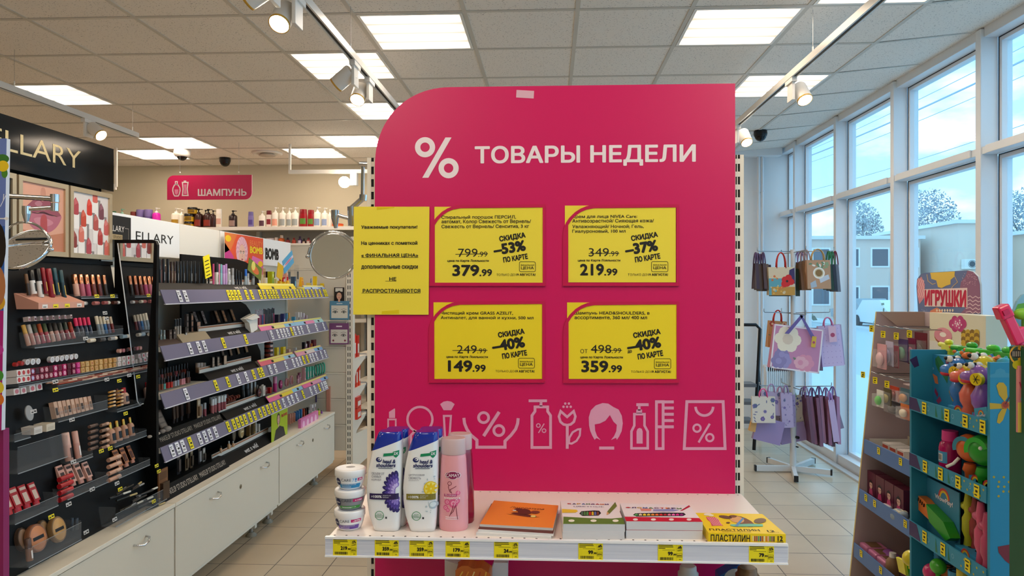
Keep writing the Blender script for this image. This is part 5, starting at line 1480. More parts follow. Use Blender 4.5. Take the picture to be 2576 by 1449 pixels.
# cabinets below
CABF=mat('dbd3c2',.42)
for k,(y0,y1,lab)in enumerate(((1.95,YE0,'white low cabinet under the black cosmetics stand, nearest the camera'),(YE0,4.52,'middle white low cabinet below the white gondola shelves'),(4.52,YE1,'white low cabinet at the far end of the gondola'))):
 yc_=(y0+y1)/2
 cb=thing('cabinet',(XCB-.22,yc_,0),lab,'cabinet','white low cabinets along the aisle')
 o_=TR(-(XCB-.22),-yc_,0)
 zc0,zc1=.165,.553
 m=MB(o_);m.bx((XCB-.45,y0+.004,zc0),(XCB-.02,y1-.004,zc1-.02),CABF);m.build('body',cb)
 m=MB(o_);m.bx((XCB-.45,y0+.002,zc1-.018),(XCB+.004,y1-.002,zc1),mat('e6dfcf',.35));m.build('top',cb,bevel=.002)
 m=MB(o_);m.bx((XCB-.018,y0+.006,zc0),(XCB,y1-.006,zc1-.022),CABF);dr=m.build('door',cb,bevel=.0015)
 for f_ in(.3,.8)if k else(.78,):
  yh=y0+(y1-y0)*f_;zh=zc0+.31
  m=MB(o_);pts=[(XCB,yh-.045,zh),(XCB+.02,yh-.04,zh-.004),(XCB+.03,yh-.015,zh-.01),(XCB+.03,yh+.015,zh-.004),(XCB+.02,yh+.04,zh+.006),(XCB,yh+.045,zh+.008)]
  m.tube(pts,.0045,CHROME,8);m.build('handle',dr)
 yl=y0+(y1-y0)*(.55 if k else .5)
 m=MB(o_@TR(XCB,yl,zc0+.27)@RY(90));m.lathe([(.012,0),(.012,.003),(.008,.004),(1e-5,.004)],mat('8a7f6c',.3,1.),14,cap=False);m.rect(-.001,-.005,.001,.005,BLACK,z=.0045);m.build('lock',dr)
 m=MB(o_);m.bx((XCB-.4,y0+.01,zc0-.02),(XCB-.01,y1-.01,zc0),CREAM);m.build('plinth_rail',cb)
 for y in(y0+.12,y1-.14):
  m=MB(o_);m.bx((XCB-.36,y,.05),(XCB-.1,y+.03,zc0-.02),CREAM);m.cyl((XCB-.13,y+.015,.02),(XCB-.13,y+.015,.06),.012,STEEL,8);m.lathe([(.034,0),(.034,.008),(.018,.024)],mat('8d8779',.5),14,T=TR(XCB-.13,y+.015,0));m.build('foot',cb)
# price tags in the gondola rails
n_tag=[0]
def gtag(u,v,z,yellow,place,i,n,w=.034,tilt=0):
 p=P(u,v,X=XS+.003);y=min(p.y,YE1-.03)
 a=math.atan2(.024,.066)
 m=MB()
 mt=YELT if yellow else mat('eceaf0',.4)
 key=('gt',yellow)
 if key not in GK:
  h=.03;w_=.017
  m.rect(-w_,-h,w_,h,mt,z=0.);m.rect(-w_*.8,h*.55,w_*.5,h*.65,INK,z=.0004);m.rect(-w_*.8,h*.3,w_*.2,h*.38,INK,z=.0004);m.rect(-w_*.3,-h*.2,w_*.7,h*.1,INK,z=.0004)
  for j in range(6):m.rect(-w_*.8+w_*.24*j,-h*.75,-w_*.8+w_*(.24*j+.12),-h*.45,INK,z=.0004)
  GK[key]=m.mesh('price_tag')
 o=link('price_tag',GK[key],loc=(XS+.0015,y,z))
 M3=frame((0,0,0),(0,1,0),(-.024,0,.066)).to_3x3()@Matrix.Rotation(math.radians(tilt),3,'Z')
 o.rotation_euler=M3.to_euler();o.location=Vector((XS+.001,y,z))+M3@Vector((0,0,.0012))
 tag(o,'%s price tag, %s on the rail of the %s'%('yellow' if yellow else 'white',nth(i,n),place),'price tag','price tags on the white gondola')
def tags(pl,z,lists):
 L=[]
 for k,xs in lists:
  for x in xs:
   yl=isinstance(x,(int,float))and x>0;x_=abs(x)
   L.append((k(x_,0)[0],yl))
 L.sort()
 for i,(u,yl)in enumerate(L):gtag(u,724,z,yl,pl,i,len(L))
kC,kD,kE,kF,kJ=zpx(380,620,4.83),zpx(640,560,4.83),zpx(370,880,3.813),zpx(640,840,4.027),zpx(640,600,9.055)
tags('topmost gondola shelf',SZ[0],[(kC,[-350,-425,950,992,1034,1078,1165,1228,1330,1375]),(kJ,[320,390,455,520,640,710,780,850,940,1010,1080,1150,1240,1330,1420,1510,1600,1660])])
tags('second gondola shelf',SZ[1],[(kC,[-480,-585,-655,885,1155]),(kD,[-215,-290,-335,-372,-410,458,-492,-540,-580,-655,-755,-845])])
tags('third gondola shelf',SZ[2],[(kE,[-380,665,780,-880,-955,1025,1080,1108]),(kF,[-165,-215,-323,-398,-436,-468,500,540,-575,-600,-632,-682,-720])])
tags('lowest gondola shelf',SZ[3],[(kE,[-245,-300,-350,420,-510,-560,-607,-660,782,835,872,908,944,990,1032]),(kF,[60,100,140,175,212,255,-300,-350,-388,-432,497,-575,-617,660,-692,-714,-755])])
# risers and strips standing on the boards
def riser(k,x0,x1,z,label,text=None,h=.055,x=XS-.03,dep=.16,tcol='c9c6c4',ledge=True,th=.5,gloss=.25):
 ya,yb=P(k(x0,0)[0],724,X=x).y,P(k(x1,0)[0],724,X=x).y
 t=thing('display_riser',(x,(ya+yb)/2,z),label,'display riser','black display risers on the gondola')
 L=(yb-ya)/2
 m=MB();m.T=Matrix(((1,0,0,0),(0,0,1,-L),(0,1,0,0),(0,0,0,1)))
 m.prism([(0,0),(-.035,h),(-dep,h),(-dep,0)],2*L,mat('08080a',max(.5,gloss),spec=.2))
 if text:
  m.T=I4.copy();T_=frame((0,0,0),(0,1,0),(-.035,0,h));hl=math.hypot(.035,h)
  for st,a,b in text:m.text(st,(-L+2*L*a,hl*(.5-th/2),-L+2*L*b,hl*(.5+th/2)),mat(tcol,.5),T=T_,z=.0006,off=.02)
 m.build('base',t)
 if ledge:
  m=MB();m.bx((-.06,-L,h),(-.055,L,h+.03),mat('e6ded2',.4));m.bx((-.0545,-L,h+.019),(-.054,L,h+.028),mat('a9704e',.5));m.build('ledge_strip',t)
 return t
riser(kC,60,815,SZ[0]+.025,'plain black riser under the dark mascaras on the top shelf',h=.04,ledge=False)
riser(kC,800,1360,SZ[0]+.025,'black riser with white lettering on the top shelf',[('wet n wild',.4,.66)],h=.035)
riser(kC,700,1280,SZ[1]+.025,'black riser with white lettering on the second shelf',[('wet n wild',.42,.68)],h=.04)
riser(kE,600,1080,SZ[2]+.025,'black riser with white lettering on the third shelf',[('wet n wild',.44,.68)],h=.04)
riser(kE,770,1190,SZ[3]+.025,'black riser with white lettering on the lowest shelf',[('wet n wild',.4,.68)],h=.04)
riser(kE,50,740,SZ[3]+.025,'long black makeup riser on the lowest shelf',[('MAKEUP STUDIO STELLARY',.13,.55),('MAKEUP STUDIO STELLARY',.58,.99)],h=.06,tcol='8f8478',ledge=False,th=.35)
riser(kE,110,790,.553,'long black makeup riser on the cabinet top',[('MAKEUP STUDIO STELLARY',.13,.55),('MAKEUP STUDIO STELLARY',.58,.98)],h=.06,tcol='a0958a',ledge=False,th=.4,x=XS+.01)
riser(kE,720,1240,.553,'black riser with white lettering on the cabinet top',[('wet n wild',.42,.66)],h=.05,x=XS+.0)
m=MB();
def arch(k,x0,x1,z,h,label):
 X_=XH-.02
 ya,yb=P(k(x0,0)[0],724,X=X_+.1).y,P(k(x1,0)[0],724,X=X_+.1).y
 L=yb-ya
 pts=[(0,0),(L,0),(L*.99,h*.35),(L*.95,h*.62),(L*.88,h*.82),(L*.78,h*.94),(L*.66,h),(0,h)]
 m=MB(FRX(0));m.prism(pts,.01,mat('08080a',.5,spec=.2));tag(m.build('display_backboard',loc=(X_+.1,ya,z)),label,'display board','black arched display boards')
arch(kC,345,1300,SZ[0]+.025,.2,'black arched display board behind the pastel tubes on the top shelf')
arch(kC,350,1220,SZ[1]+.025,.205,'black arched display board behind the palettes on the second shelf')
arch(kE,180,1080,SZ[2]+.025,.18,'black arched display board behind the nail polishes on the third shelf')
arch(kE,60,1190,SZ[3]+.025,.19,'black arched display board behind the lip glosses on the lowest shelf')
arch(kE,60,1200,.553,.19,'black arched display board at the back of the cabinet top')
def strip(k,x0,x1,z,cols,label,h=.045):
 X_=XS-.022
 ya,yb=P(k(x0,0)[0],724,X=X_).y,P(k(x1,0)[0],724,X=X_).y;L=yb-ya
 m=MB(frame((0,0,0),(0,1,0),(-.03,0,h)))
 m.prism([(0,0),(L,0),(L,h),(0,h)],.003,mat(cols[0],.4))
 n=len(cols)
 for i,c in enumerate(cols):m.rect(L*i/n,h*.04,L*(i+1)/n,h*.62,mat(c,.4),z=.0036)
 m.rect(L*.02,h*.68,L*.98,h*.96,mat('efe27a',.4),z=.0036);m.rect(L*.3,h*.15,L*.36,h*.5,INK,z=.004);m.rect(L*.8,h*.15,L*.86,h*.5,INK,z=.004)
 tag(m.build('shelf_strip',loc=(X_,ya,z)),label,'shelf strip','coloured strips along the gondola shelves')
strip(kD,80,505,SZ[1]+.03,['e87aa8','e9dc8a','8ac4e0'],'yellow, pink and blue strip, nearer half of the second shelf')
strip(kD,500,838,SZ[1]+.03,['9ac4e0','e88ab0','b0d8d8'],'yellow, pink and blue strip, farther half of the second shelf')
strip(kF,65,415,SZ[2]+.03,['e8687a','ecd86a','a0c8d8'],'yellow, pink and blue strip, nearer half of the third shelf')
strip(kF,432,695,SZ[2]+.03,['f0a0b0','ecdcd0','8ab8dc'],'yellow, pink and blue strip, farther half of the third shelf')
strip(kF,150,500,SZ[3]+.03,['e86a9a','e8d03a','8ac4d8'],'yellow, pink and blue strip, nearer half of the lowest shelf')
strip(kF,490,762,SZ[3]+.03,['e86a9a','e8a0b8','8ab8e0'],'yellow, pink and blue strip, farther half of the lowest shelf')
strip(kJ,150,955,SZ[0]+.026,['ecd01e','ecd01e','ecd01e'],'yellow display lip under the yellow cosmetics',h=.05)
strip(kJ,1160,1610,SZ[0]+.026,['9ab8dc','c4d4e8','8aa8d4'],'light blue display lip at the far end of the top shelf',h=.04)
# goods on the boards
z1,z2,z3,z4,z5=[z+.025 for z in SZ]+[.553]
BK=['15151a','1d1b1e','101014']
XP=onX(XS-.07);XQ=onX(XS-.12);XR=onX(XS-.17)
GM='mascaras and liners on the top gondola shelf'
row(kC,[(105,165,455,24,'15151a','2a2a2e'),(128,172,455,16,'8a5a52','5a3a36'),(150,163,455,32,'121216','1c1c22','c8c8cc'),(177,250,455,18,'4a332c','6a4a3a'),(203,162,455,34,'121216','1c1c22','8a8a90'),(245,195,455,34,'55392e','3a2620','b8a898'),(284,195,455,30,'6a4a3a','3a2620','c8b8a8'),(318,190,455,36,'15151a','1c1a1e','a8a8ac'),(355,188,455,28,'17171b','101014'),(390,184,455,32,'1d1b1e','101014','8a8a8c'),(430,184,455,30,'15151a','101014'),(480,188,455,36,'2a2a2c','151518','b0b0b0'),(530,184,455,30,'15151a','101014','77777a'),(580,190,455,32,'1d1b1e','101014'),(630,190,455,30,'15151a','101014'),(700,235,440,22,'15151a','101014','55555a')],XP,'tube','mascara tube','mascara','on the plain riser, top shelf',GM,name='mascara',zfix=z1+.04)
row(kC,[(757,190,440,24,'d85a86','c04a76'),(795,175,440,46,'e6e2dc','15151a','8a8a6a'),(828,190,440,22,'e69ab6','d87aa0'),(852,195,440,26,'9ad0d4','7ab8c0'),(880,205,440,40,'cfa8d8','b88ac8'),(912,190,440,28,'c8a0d4','b48ac4'),(990,240,440,36,'b8babd','8a8c90'),(1030,250,440,26,'1d1d22','121216'),(1062,265,440,26,'1a1c22','121216'),(1092,285,440,24,'1a1c22','121216'),(1150,250,440,32,'a8b4bc','2262c0'),(1178,300,440,28,'c8ccd0','a0a4a8'),(1240,300,440,36,'9a9c9e','6a6c70')],XP,'tube','slim tube','cosmetics tube','on the lettered riser, top shelf','slim tubes on the top gondola shelf',name='cosmetics_tube',zfix=z1+.035)
row(kC,[(947,245,440,52,'dcdcdc','c0c0c4','9a9aa0')],XP,'squeeze','cream tube','cream tube','beside the lilac tubes, top shelf',None,zfix=z1+.035)
# yellow sign strip, posters
def card(name,u0,v0,u1,v1,X,label,cat,fn,tilt=0.,th=.003,back='e8e4dc'):
 """a printed card standing in the x = X plane: fn(mb, w, h) prints it"""
 a,b=P(u0,v1,X=X),P(u1,v0,X=X);um,vm=(u0+u1)/2,(v0+v1)/2
 za,zb=P(um,v1,X=X).z,P(um,v0,X=X).z
 w,h=b.y-a.y,zb-za
 m=MB(frame((0,0,0),(0,1,0),(math.sin(math.radians(tilt))*-1,0,math.cos(math.radians(tilt)))))
 m.prism([(0,0),(w,0),(w,h),(0,h)],th,mat(back,.4));m.T=m.T@TR(0,0,th)
 fn(m,w,h)
 return tag(m.build(name,loc=(X,a.y,za)),label,cat)
def pr_sale(m,w,h):
 m.rect(0,0,w,h,YELT,z=.0003)
 for i in range(5):m.rect(w*.15,h*(.1+.16*i),w*.8,h*(.14+.16*i),INK,z=.0006)
o=card('sale_strip',516,646,532,702,XS-.045,'narrow yellow sale strip leaning on the top shelf lettered riser','sale strip',pr_sale,back='f0de1e');o.rotation_euler=(math.radians(14),0,0)
SKIN,HAIR='e3a68f','e8b8c4'
def face(m,cx,cy,s,skin,hair,lip='a8384a',dark='3a2420',curly=True,T=None):
 if curly:
  q_=random.Random(4)
  for i in range(22):
   a=math.radians(-30+240*i/21);m.disc(cx+s*1.05*math.cos(a),cy+s*(.35+1.15*math.sin(a)),s*.42,mat(hair if i%2 else 'd8a0b2',.5),z=.0004+1e-6*i,seg=10)
 else:m.disc(cx,cy+s*.1,s*1.05,mat(hair,.5),z=.0004,ry=s*1.5)
 m.rect(cx-s*.3,cy-s*1.8,cx+s*.3,cy-s*.7,mat(skin,.5),z=.0007)
 m.disc(cx,cy,s*.78,mat(skin,.5),z=.0008,ry=s*1.08)
 for e in(-1,1):
  m.disc(cx+e*s*.33,cy+s*.18,s*.2,mat('f0e4dc',.4),z=.001,ry=s*.1,seg=12);m.disc(cx+e*s*.33,cy+s*.18,s*.09,mat(dark,.4),z=.0012,seg=10)
  m.stroke([(cx+e*s*.1,cy+s*.3),(cx+e*s*.35,cy+s*.38),(cx+e*s*.58,cy+s*.28)],s*.07,mat(dark,.5),z=.0012)
 m.stroke([(cx+s*.03,cy+s*.1),(cx+s*.1,cy-s*.2),(cx-s*.05,cy-s*.24)],s*.045,mat('b87a66',.5),z=.0012)
 m.fill([(cx-s*.26,cy-s*.5),(cx-s*.1,cy-s*.42),(cx,cy-s*.45),(cx+s*.1,cy-s*.42),(cx+s*.26,cy-s*.5),(cx,cy-s*.63)],mat(lip,.4),z=.0012)
def pr_bomb(m,w,h):
 m.rect(0,0,w,h,mat('e2522e',.4),z=.0002)
 m.fill([(0,0),(w*.35,0),(w*.2,h*.45),(0,h*.75)],mat('c8388a',.4),z=.0003);m.fill([(w,0),(w,h*.4),(w*.7,h*.5),(w*.55,0)],mat('d86ab0',.4),z=.0003);m.fill([(0,h),(w*.3,h),(w*.15,h*.6),(0,h*.5)],mat('e07a3a',.4),z=.0003)
 for i,(x,y)in enumerate(((.1,.25),(.2,.12),(.08,.86),(.86,.14),(.92,.3))):m.disc(w*x,h*y,w*.07,mat('f0c81e',.4),z=.0005,ry=h*.08)
 face(m,w*.42,h*.5,h*.24,'e8b8a4',HAIR)
 m.text('BEAUTY',(w*.62,h*.76,w*.98,h*.9),mat('f08a4a',.4),z=.0014);m.text('BOMB',(w*.62,h*.56,w*.98,h*.75),mat('f4d01e',.4),z=.0014,off=.05)
o=card('poster',564,592,661,690,XH+.035,'bright poster of a pink-haired woman with yellow and orange lettering','poster',pr_bomb,back='efe8e0')
def pr_card(c1,c2):
 def f(m,w,h):m.rect(0,0,w,h,mat(c1,.3),z=.0002);m.disc(w*.5,h*.45,w*.3,mat(c2,.3),z=.0004,ry=h*.3);m.disc(w*.35,h*.65,w*.14,mat('d8d06a',.3),z=.0005)
 return f
o=card('face_mask_packet',622,648,656,680,XS-.06,'green and orange packet leaning before the pink-haired poster','packet',pr_card('6a7a2e','d86a3a'),back='5a6a2a');o.rotation_euler=(math.radians(-18),0,0)
# the yellow end of the top shelf
TY='yellow end of the top shelf';GY_='yellow cosmetics on the top gondola shelf'
row(kJ,[(165,620,1085,26,'e8c88a','d8a85a'),(205,615,1085,26,'e8c48a','d8a05a'),(240,618,1085,20,'e6c88e','d8a05a')],XP,'stick','slim applicator','applicator','at the '+TY,GY_,name='applicator',zfix=z1+.01)
row(kJ,[(375,700,1090,130,'b8c01e','7a9a3a','d8dc8a'),(465,870,1090,55,'dcd89a','c86a7a'),(560,910,1090,110,'eab01e','d8502a','e8d03a'),(650,930,1090,60,'eebc1e','e0762a'),(700,950,1090,60,'eebc2a','d84a3a','f0e0c8'),(890,830,1105,95,'35506a','7ab8d0'),(1240,980,1110,90,'e0c85a','9ab04a','c8603a'),(1380,830,1110,40,'e8c41e','f0dc6a'),(1470,1030,1110,95,'2a2c34','c8c4bc'),(1545,990,1110,40,'ecc81e','d85a2a')],XP,'carton','small carton','carton','at the '+TY,GY_,zfix=z1+.01,d=.03)
row(kJ,[(635,820,945,120,'c81e2a','f0e0dc','d84a4a')],XQ,'carton','gridded carton','carton','stacked at the '+TY,GY_,zfix=z1+.055,d=.03)
row(kJ,[(615,715,820,75,'eab8a0','e07a6a'),(705,715,820,90,'eebca4','e07a6a')],XQ,'carton','peach carton','carton','on the gridded carton',GY_,zfix=z1+.09,d=.03)
row(kJ,[(755,825,1095,80,'ecb81e','c81e22')],XP,'bottle','round bottle','bottle','with red cap, '+TY,GY_,zfix=z1+.01)
row(kJ,[(1070,880,1140,155,'eeb41e','e0dcc0','d8842a'),(1290,880,1110,60,'6a7a9a','5a6a8a','a8b4c4')],XP,'squeeze','cream tube','cream tube','at the '+TY,GY_,zfix=z1+.01)
row(kJ,[(1055,1130,1195,165,'e8d43a','f0e07a')],onX(XS-.03),'jar','flat jar','jar','at the '+TY,GY_,zfix=z1)
o=card('sachet',715,656,741,690,XS-.1,'blue striped sachet hanging in the yellow end of the top shelf','sachet',lambda m,w,h:(m.rect(0,0,w,h,mat('4aa4d4',.25),z=.0002),m.rect(0,h*.45,w,h*.65,mat('d8d4e4',.3),z=.0004),m.disc(w*.5,h*.55,w*.35,mat('c86a8a',.3),z=.0006,ry=h*.08)),back='4aa4d4');o.rotation_euler=(math.radians(25),0,0)
o=card('yellow_ruler_pack',695,658,709,696,XS-.09,'leaning yellow pack beside the blue striped sachet','pack',lambda m,w,h:m.rect(0,0,w,h,mat('e0b41e',.4),z=.0002),back='e0b41e');o.rotation_euler=(math.radians(-16),0,0)
row(kJ,[(765,480,860,200,'ac','3a4a54'),(960,500,900,150,'ac','22303a')],onX(XS-.22),'carton','plastic bag','bag','behind the yellow cosmetics',None,zfix=z1+.06,d=.02,name='plastic_bag')
row(kJ,[(270,560,700,70,'141416'),(340,570,700,50,'c8ccce'),(410,565,700,80,'141416')],onX(XS-.25),'carton','small box','box','under the bold black header lettering',None,zfix=z1+.09,d=.03,name='small_box')
# second shelf
G2='goods on the second gondola shelf'
row(kC,[(78,860,1085,26,'3a2a24','5a4034'),(120,890,1085,26,'b8bcb8','8a8e8c','5a7a78'),(160,900,1085,26,'c8ccc8','9a9e9c','6a8a88'),(295,785,1085,28,'b8a898','2a2424','6a5a50'),(325,785,1085,22,'c8b8a8','3a302c'),(355,785,1085,24,'c0b0a0','2a2424')],XP,'stick','slim pen','cosmetic pen','on the second shelf',G2,name='cosmetic_pen',zfix=z2)
row(kC,[(215,905,1085,60,'3a2a26','6a5a50','8a7a70'),(262,905,1085,50,'2a2020','5a4c46','9a8c84'),(405,895,1085,50,'1a1617','b8b4b0')],XP,'carton','dark carton','carton','on the second shelf',G2,zfix=z2,d=.02)
row(kC,[(430,785,1040,50,'241c1c','4a3c3a','7a6a66'),(487,783,1040,56,'4a342e','17110f','a87860'),(567,892,1040,92,'c89478','241a18')],XQ,'palette','blush palette','palette','on the second shelf',G2,zfix=z2+.03,d=.012)
t=riser(kC,395,735,z2,'plain beige-fronted riser on the second shelf',h=.045,ledge=False)
t.children[0].data.materials[0]=mat('9a8a70',.5)
t['label']='plain olive-beige display box on the second shelf';t['group']='display boxes'
t=riser(kC,30,385,z2,'x',h=.03,ledge=False,dep=.12);t.children[0].data.materials[0]=mat('3a2620',.4);t['label']='low dark brown display tray at the near end of the second shelf';t['group']='display boxes'
row(kC,[(565,705,880,62,'8a7a74','1c1618','5a4a48'),(660,705,880,62,'9a8a84','1c1618','6a5654'),(820,752,910,68,'6a4a36','17120f','9a6a4a'),(905,748,905,72,'7a5640','17120f','a87450'),(1010,735,890,70,'7a5a44','17120f','a0704c')],XR,'palette','slanted palette','palette','before the arched board, second shelf',G2,zfix=z2+.07,d=.012,lean=-20)
a_,b_=P(612,824,X=XS-.04),P(644,772,X=XS-.04);w_,h_=b_.y-a_.y,b_.z-a_.z
m=MB(FRX(0));m.prism([(w_*.5,0),(w_,.02),(w_,h_*.8),(w_*.72,h_),(0,h_*.78),(w_*.34,h_*.55)],.03,mat('e8e4dc',.5));m.prism([(w_*.72,h_*.98),(w_,h_*.79),(w_*.4,h_*.7),(0,h_*.78)],.045,mat('dcd8d0',.5))
tag(m.build('paper_cone',loc=(XS-.06,a_.y,z2)),'white folded paper cone between the black riser and the pencils','paper cone')
PENC=['c83a6a','d85a86','b02a4a','e06a9a','8a2a5a','4a6ab0','c8446a','2a2a3a','3a3a4a','1d1d26','4a4a55','222230','6a6a74']
row(kD,[(15+17*i,985+(i%3)*8,1200,15,PENC[i%13],'2a2a30' if i>5 else 'c8c0c8',None)for i in range(14)],XQ,'stick','makeup pencil','makeup pencil','in the pencil tray, second shelf','pencils on the second gondola shelf',zfix=z2+.02,name='makeup_pencil')
row(kD,[(280,1010,1180,70,'26283a','3a3c5a'),(345,1008,1180,46,'3a4078','d8d8e4'),(382,1008,1180,24,'5a9ac0','c86a3a'),(405,1008,1180,22,'d8a04a','4a8ac0'),(475,1055,1170,26,'4aa0c8','d8d0d0'),(520,1003,1165,34,'d8d4d0','1c1a1c'),(550,1005,1165,22,'e4dcdc','8a6a7a'),(585,1003,1145,40,'c8bcc4','a05a7a'),(620,1020,1130,34,'b89aa8','8a4a6a'),(675,1040,1105,68,'b83a2a','d8a03a')],XP,'carton','narrow carton','carton','far half of the second shelf',G2,zfix=z2,d=.025)
# third shelf
G3='nail polishes on the third gondola shelf'
row(kE,[(52,262,390,36,'b03a22','2a1410'),(82,262,385,24,'b8422a','2a1410'),(112,250,375,24,'6a3a2a','1c1210'),(140,252,370,26,'8a4a36','2a1a16'),(163,250,358,24,'5aa8a0','2a1a16'),(200,235,350,28,'c02a2a','2a1410'),(228,232,345,30,'c8302a','3a1a14'),(268,225,335,24,'b8b4c0','2a1614'),(296,215,328,20,'a8b0bc','241412'),(330,205,320,30,'d88a90','2a1614'),(350,203,318,26,'d88a94','241412'),(385,190,305,26,'6a3a34','241412'),(400,190,300,26,'5a2f2a','241412')],XP,'polish','nail polish','nail polish','in the third shelf row',G3,zfix=z3+.01)
row(kE,[(60+27*i,245-5*i,350-5*i,25,('6a2a20','8a3a2a','3a2a2a','a04a4a','5a3a30')[i%5],'2a1812')for i in range(13)],XR,'polish','nail polish','nail polish','in the back row of the third shelf',G3,zfix=z3+.035)
row(kE,[(485,165,275,40,'b0886a','c0a898'),(515,165,270,40,'b88c6c','c8b0a0'),(545,165,260,36,'c0946e','d0b8a8')],XQ,'jar','powder jar','powder jar','beside the nail polishes',None,zfix=z3+.03,name='powder_jar')
row(kC,[(745,1310,1440,60,'8a7a70','17130f','b09a88'),(805,1310,1430,60,'7a6a60','17130f','a08a78'),(890,1310,1425,80,'c8a88e','1c1612')],XP,'palette','square compact','compact','on the front ledge, third shelf','compacts on the third gondola shelf',name='square_compact',zfix=z3+.06,d=.012)
row(kC,[(875,1215,1320,60,'6a5448','17130f','8a6a58'),(970,1210,1320,60,'8a6a54','17130f','a07a60'),(1060,1250,1370,62,'b08058','17130f'),(1160,1235,1345,70,'b88860','17130f')],XR,'palette','square compact','compact','on the back step, third shelf','compacts on the third gondola shelf',name='square_compact',zfix=z3+.08,d=.012,lean=-15)
row(kD,[(165-2*(i%2),1370+20*i,1390+20*i,80,'8a3a2a' if i%2 else 'a05a44','3a1a16')for i in range(1)],XP,'jar','hair tie roll','hair accessory','third shelf',None,zfix=z3+.2,name='hair_tie_roll')
row(kF,[(145,20+34*i,54+34*i,84,'a04a3a' if i%2 else '8a3a30','2a1512')for i in range(7)][:1],XQ,'jar','striped roll','roll','of the stacked rolls, third shelf',None,zfix=z3+.02,name='striped_roll')
for i in range(7):
 p=P(*kF(145,255),X=XS-.1);p.z=z3+.01+.03*i;dm=depth(p)/FPX
 put('jar',p,84/4.027*dm,.029,.1,'a04a3a' if i%2 else '8a3a30','2a1512','d8b8a8','striped red roll, number %s from the bottom of the stack, third shelf'%('one','two','three','four','five','six','seven')[i],'roll','stack of striped red rolls',name='striped_roll')
row(kF,[(225,115,225,50,'e0c41e','e8d86a'),(290,112,210,66,'e8cc1e','ecd86a','d8a84a'),(345,140,200,40,'d8a894','b88a78'),(410,130,190,30,'c8c4c0','3a3434'),(500,28,120,36,'17121a','5a1a24'),(545,28,120,36,'3a1218','8a2a36'),(600,28,120,86,'5a1420','7a1e2a'),(515,90,160,40,'d8c8cc','a8384a'),(550,88,150,20,'8a3a8a','c88ac8'),(572,85,145,20,'e07a2a','f0c08a'),(595,80,140,20,'ecc41e','f4e08a')],XP,'carton','little carton','carton','far half of the third shelf','cartons on the third gondola shelf',zfix=z3+.02,d=.02)
# lowest shelf
row(kE,[(625,470,610,34,'b86a6a','d8d8d6'),(650,468,606,34,'a85a60','dcdcda'),(685,465,610,36,'b06068','e0e0de'),(715,462,600,30,'9a4a54','d8d8d6'),(742,460,590,30,'a8525c','e0e0de'),(520,440,570,26,'8a7a7c','9a9c9e'),(553,436,565,30,'9a4a54','a8aaac')],XP,'tube','white-capped lip gloss','lip gloss','on the lowest shelf','lip glosses on the lowest gondola shelf',zfix=z4+.055)
row(kE,[(612+27*i,455,590-4*i,32,('a05a60','8a4a52')[i%2],'d4d4d2')for i in range(6)],onX(XS-.11),'tube','white-capped lip gloss','lip gloss','in the back row of the lowest shelf','lip glosses on the lowest gondola shelf',zfix=z4+.055)
row(kE,[(770+26*i,480-4*i,520-5*i,22,('7a2a22','8a3a2c','5a1f1c')[i%3],'3a1412')for i in range(5)],XP,'lying','lying lip crayon','lip crayon','beside the lip glosses, lowest shelf','lip crayons on the lowest gondola shelf',zfix=z4+.09,name='lip_crayon')
row(kE,[(255,470,690,40,'3a241e','2a1a16'),(285,465,690,40,'43291f','2a1a16'),(330,455,690,44,'3a241c','2a1a16'),(395,445,690,46,'4a2e22','2a1a16')],XQ,'squeeze','tall brush sleeve','brush sleeve','at the near end of the lowest shelf','brush sleeves on the lowest gondola shelf',name='brush_sleeve',zfix=z4+.06)
row(kE,[(150,560,760,130,'6a5a52','3a2e2a','8a7a6e')],XP,'palette','slanted brush box','brush box','at the near end of the lowest shelf',None,zfix=z4+.06,d=.03,lean=-25)
row(kE,[(495,480,660,60,'b89878','8a6a50','d8c0a4')],XP,'blister','curler pack','curler pack','in the middle of the lowest shelf',None,zfix=z4+.06,d=.02)
for i,(x,y,w)in enumerate(((25,770,42),(70,755,40),(105,750,40),(145,730,60),(190,700,80))):
 p=P(*kE(x,y),X=XS-.04);dm=depth(p)/FPX;m=MB();rr=w/2/3.813*dm;m.sphere((0,0,rr*.7),rr,mat(('c8b8a8','b8a896','c0b0a0','8a807a','8a827c')[i],.8),12,sc=(1,1.2,.7))
 p.z=z4+.06;tag(m.build('powder_puff',loc=p),'powder puff, %s in the row on the makeup riser'%nth(i,5),'powder puff','powder puffs on the makeup riser')
row(kE,[(790,470,560,90,'5a2420','8a3a30'),(830,480,545,80,'6a2a22','9a4a3a')],XQ,'palette','dark red palette','palette','before the lettered riser, lowest shelf',None,zfix=z4+.06,d=.012,lean=-30)
row(kE,[(915,335,490,40,'1c1a1c','3a3a3e','6a6a6c'),(960,335,480,36,'26262a','4a4a50','7a7a7c'),(1000,340,465,22,'c8c4c0','d8d4d0'),(1035,335,455,22,'d0b8a0','d8d8d6'),(1055,370,450,20,'d8c4ac','8a7a6c')],XQ,'tube','foundation tube','foundation','above the lettered riser, lowest shelf','foundation tubes on the lowest gondola shelf',name='foundation_tube',zfix=z4+.06)
row(kE,[(1105,360,440,56,'d0a884','dcd0c4')],XP,'compact','round compact','compact','above the lettered riser, lowest shelf',None,zfix=z4+.07,d=.012)
row(kF,[(45,470,560,90,'5a2a2a','3a1a1c','a05a50'),(110,480,560,80,'6a2a30','3a1418','9a4a50'),(265,470,560,70,'b02a6a','7a1a4a','d86a9a'),(330,440,525,90,'8a4a40','c88a94'),(375,425,520,76,'8a4a40','d0969e')],XP,'compact','round blush','blush compact','far half of the lowest shelf','blushes on the lowest gondola shelf',name='blush_compact',zfix=z4+.05,d=.012)
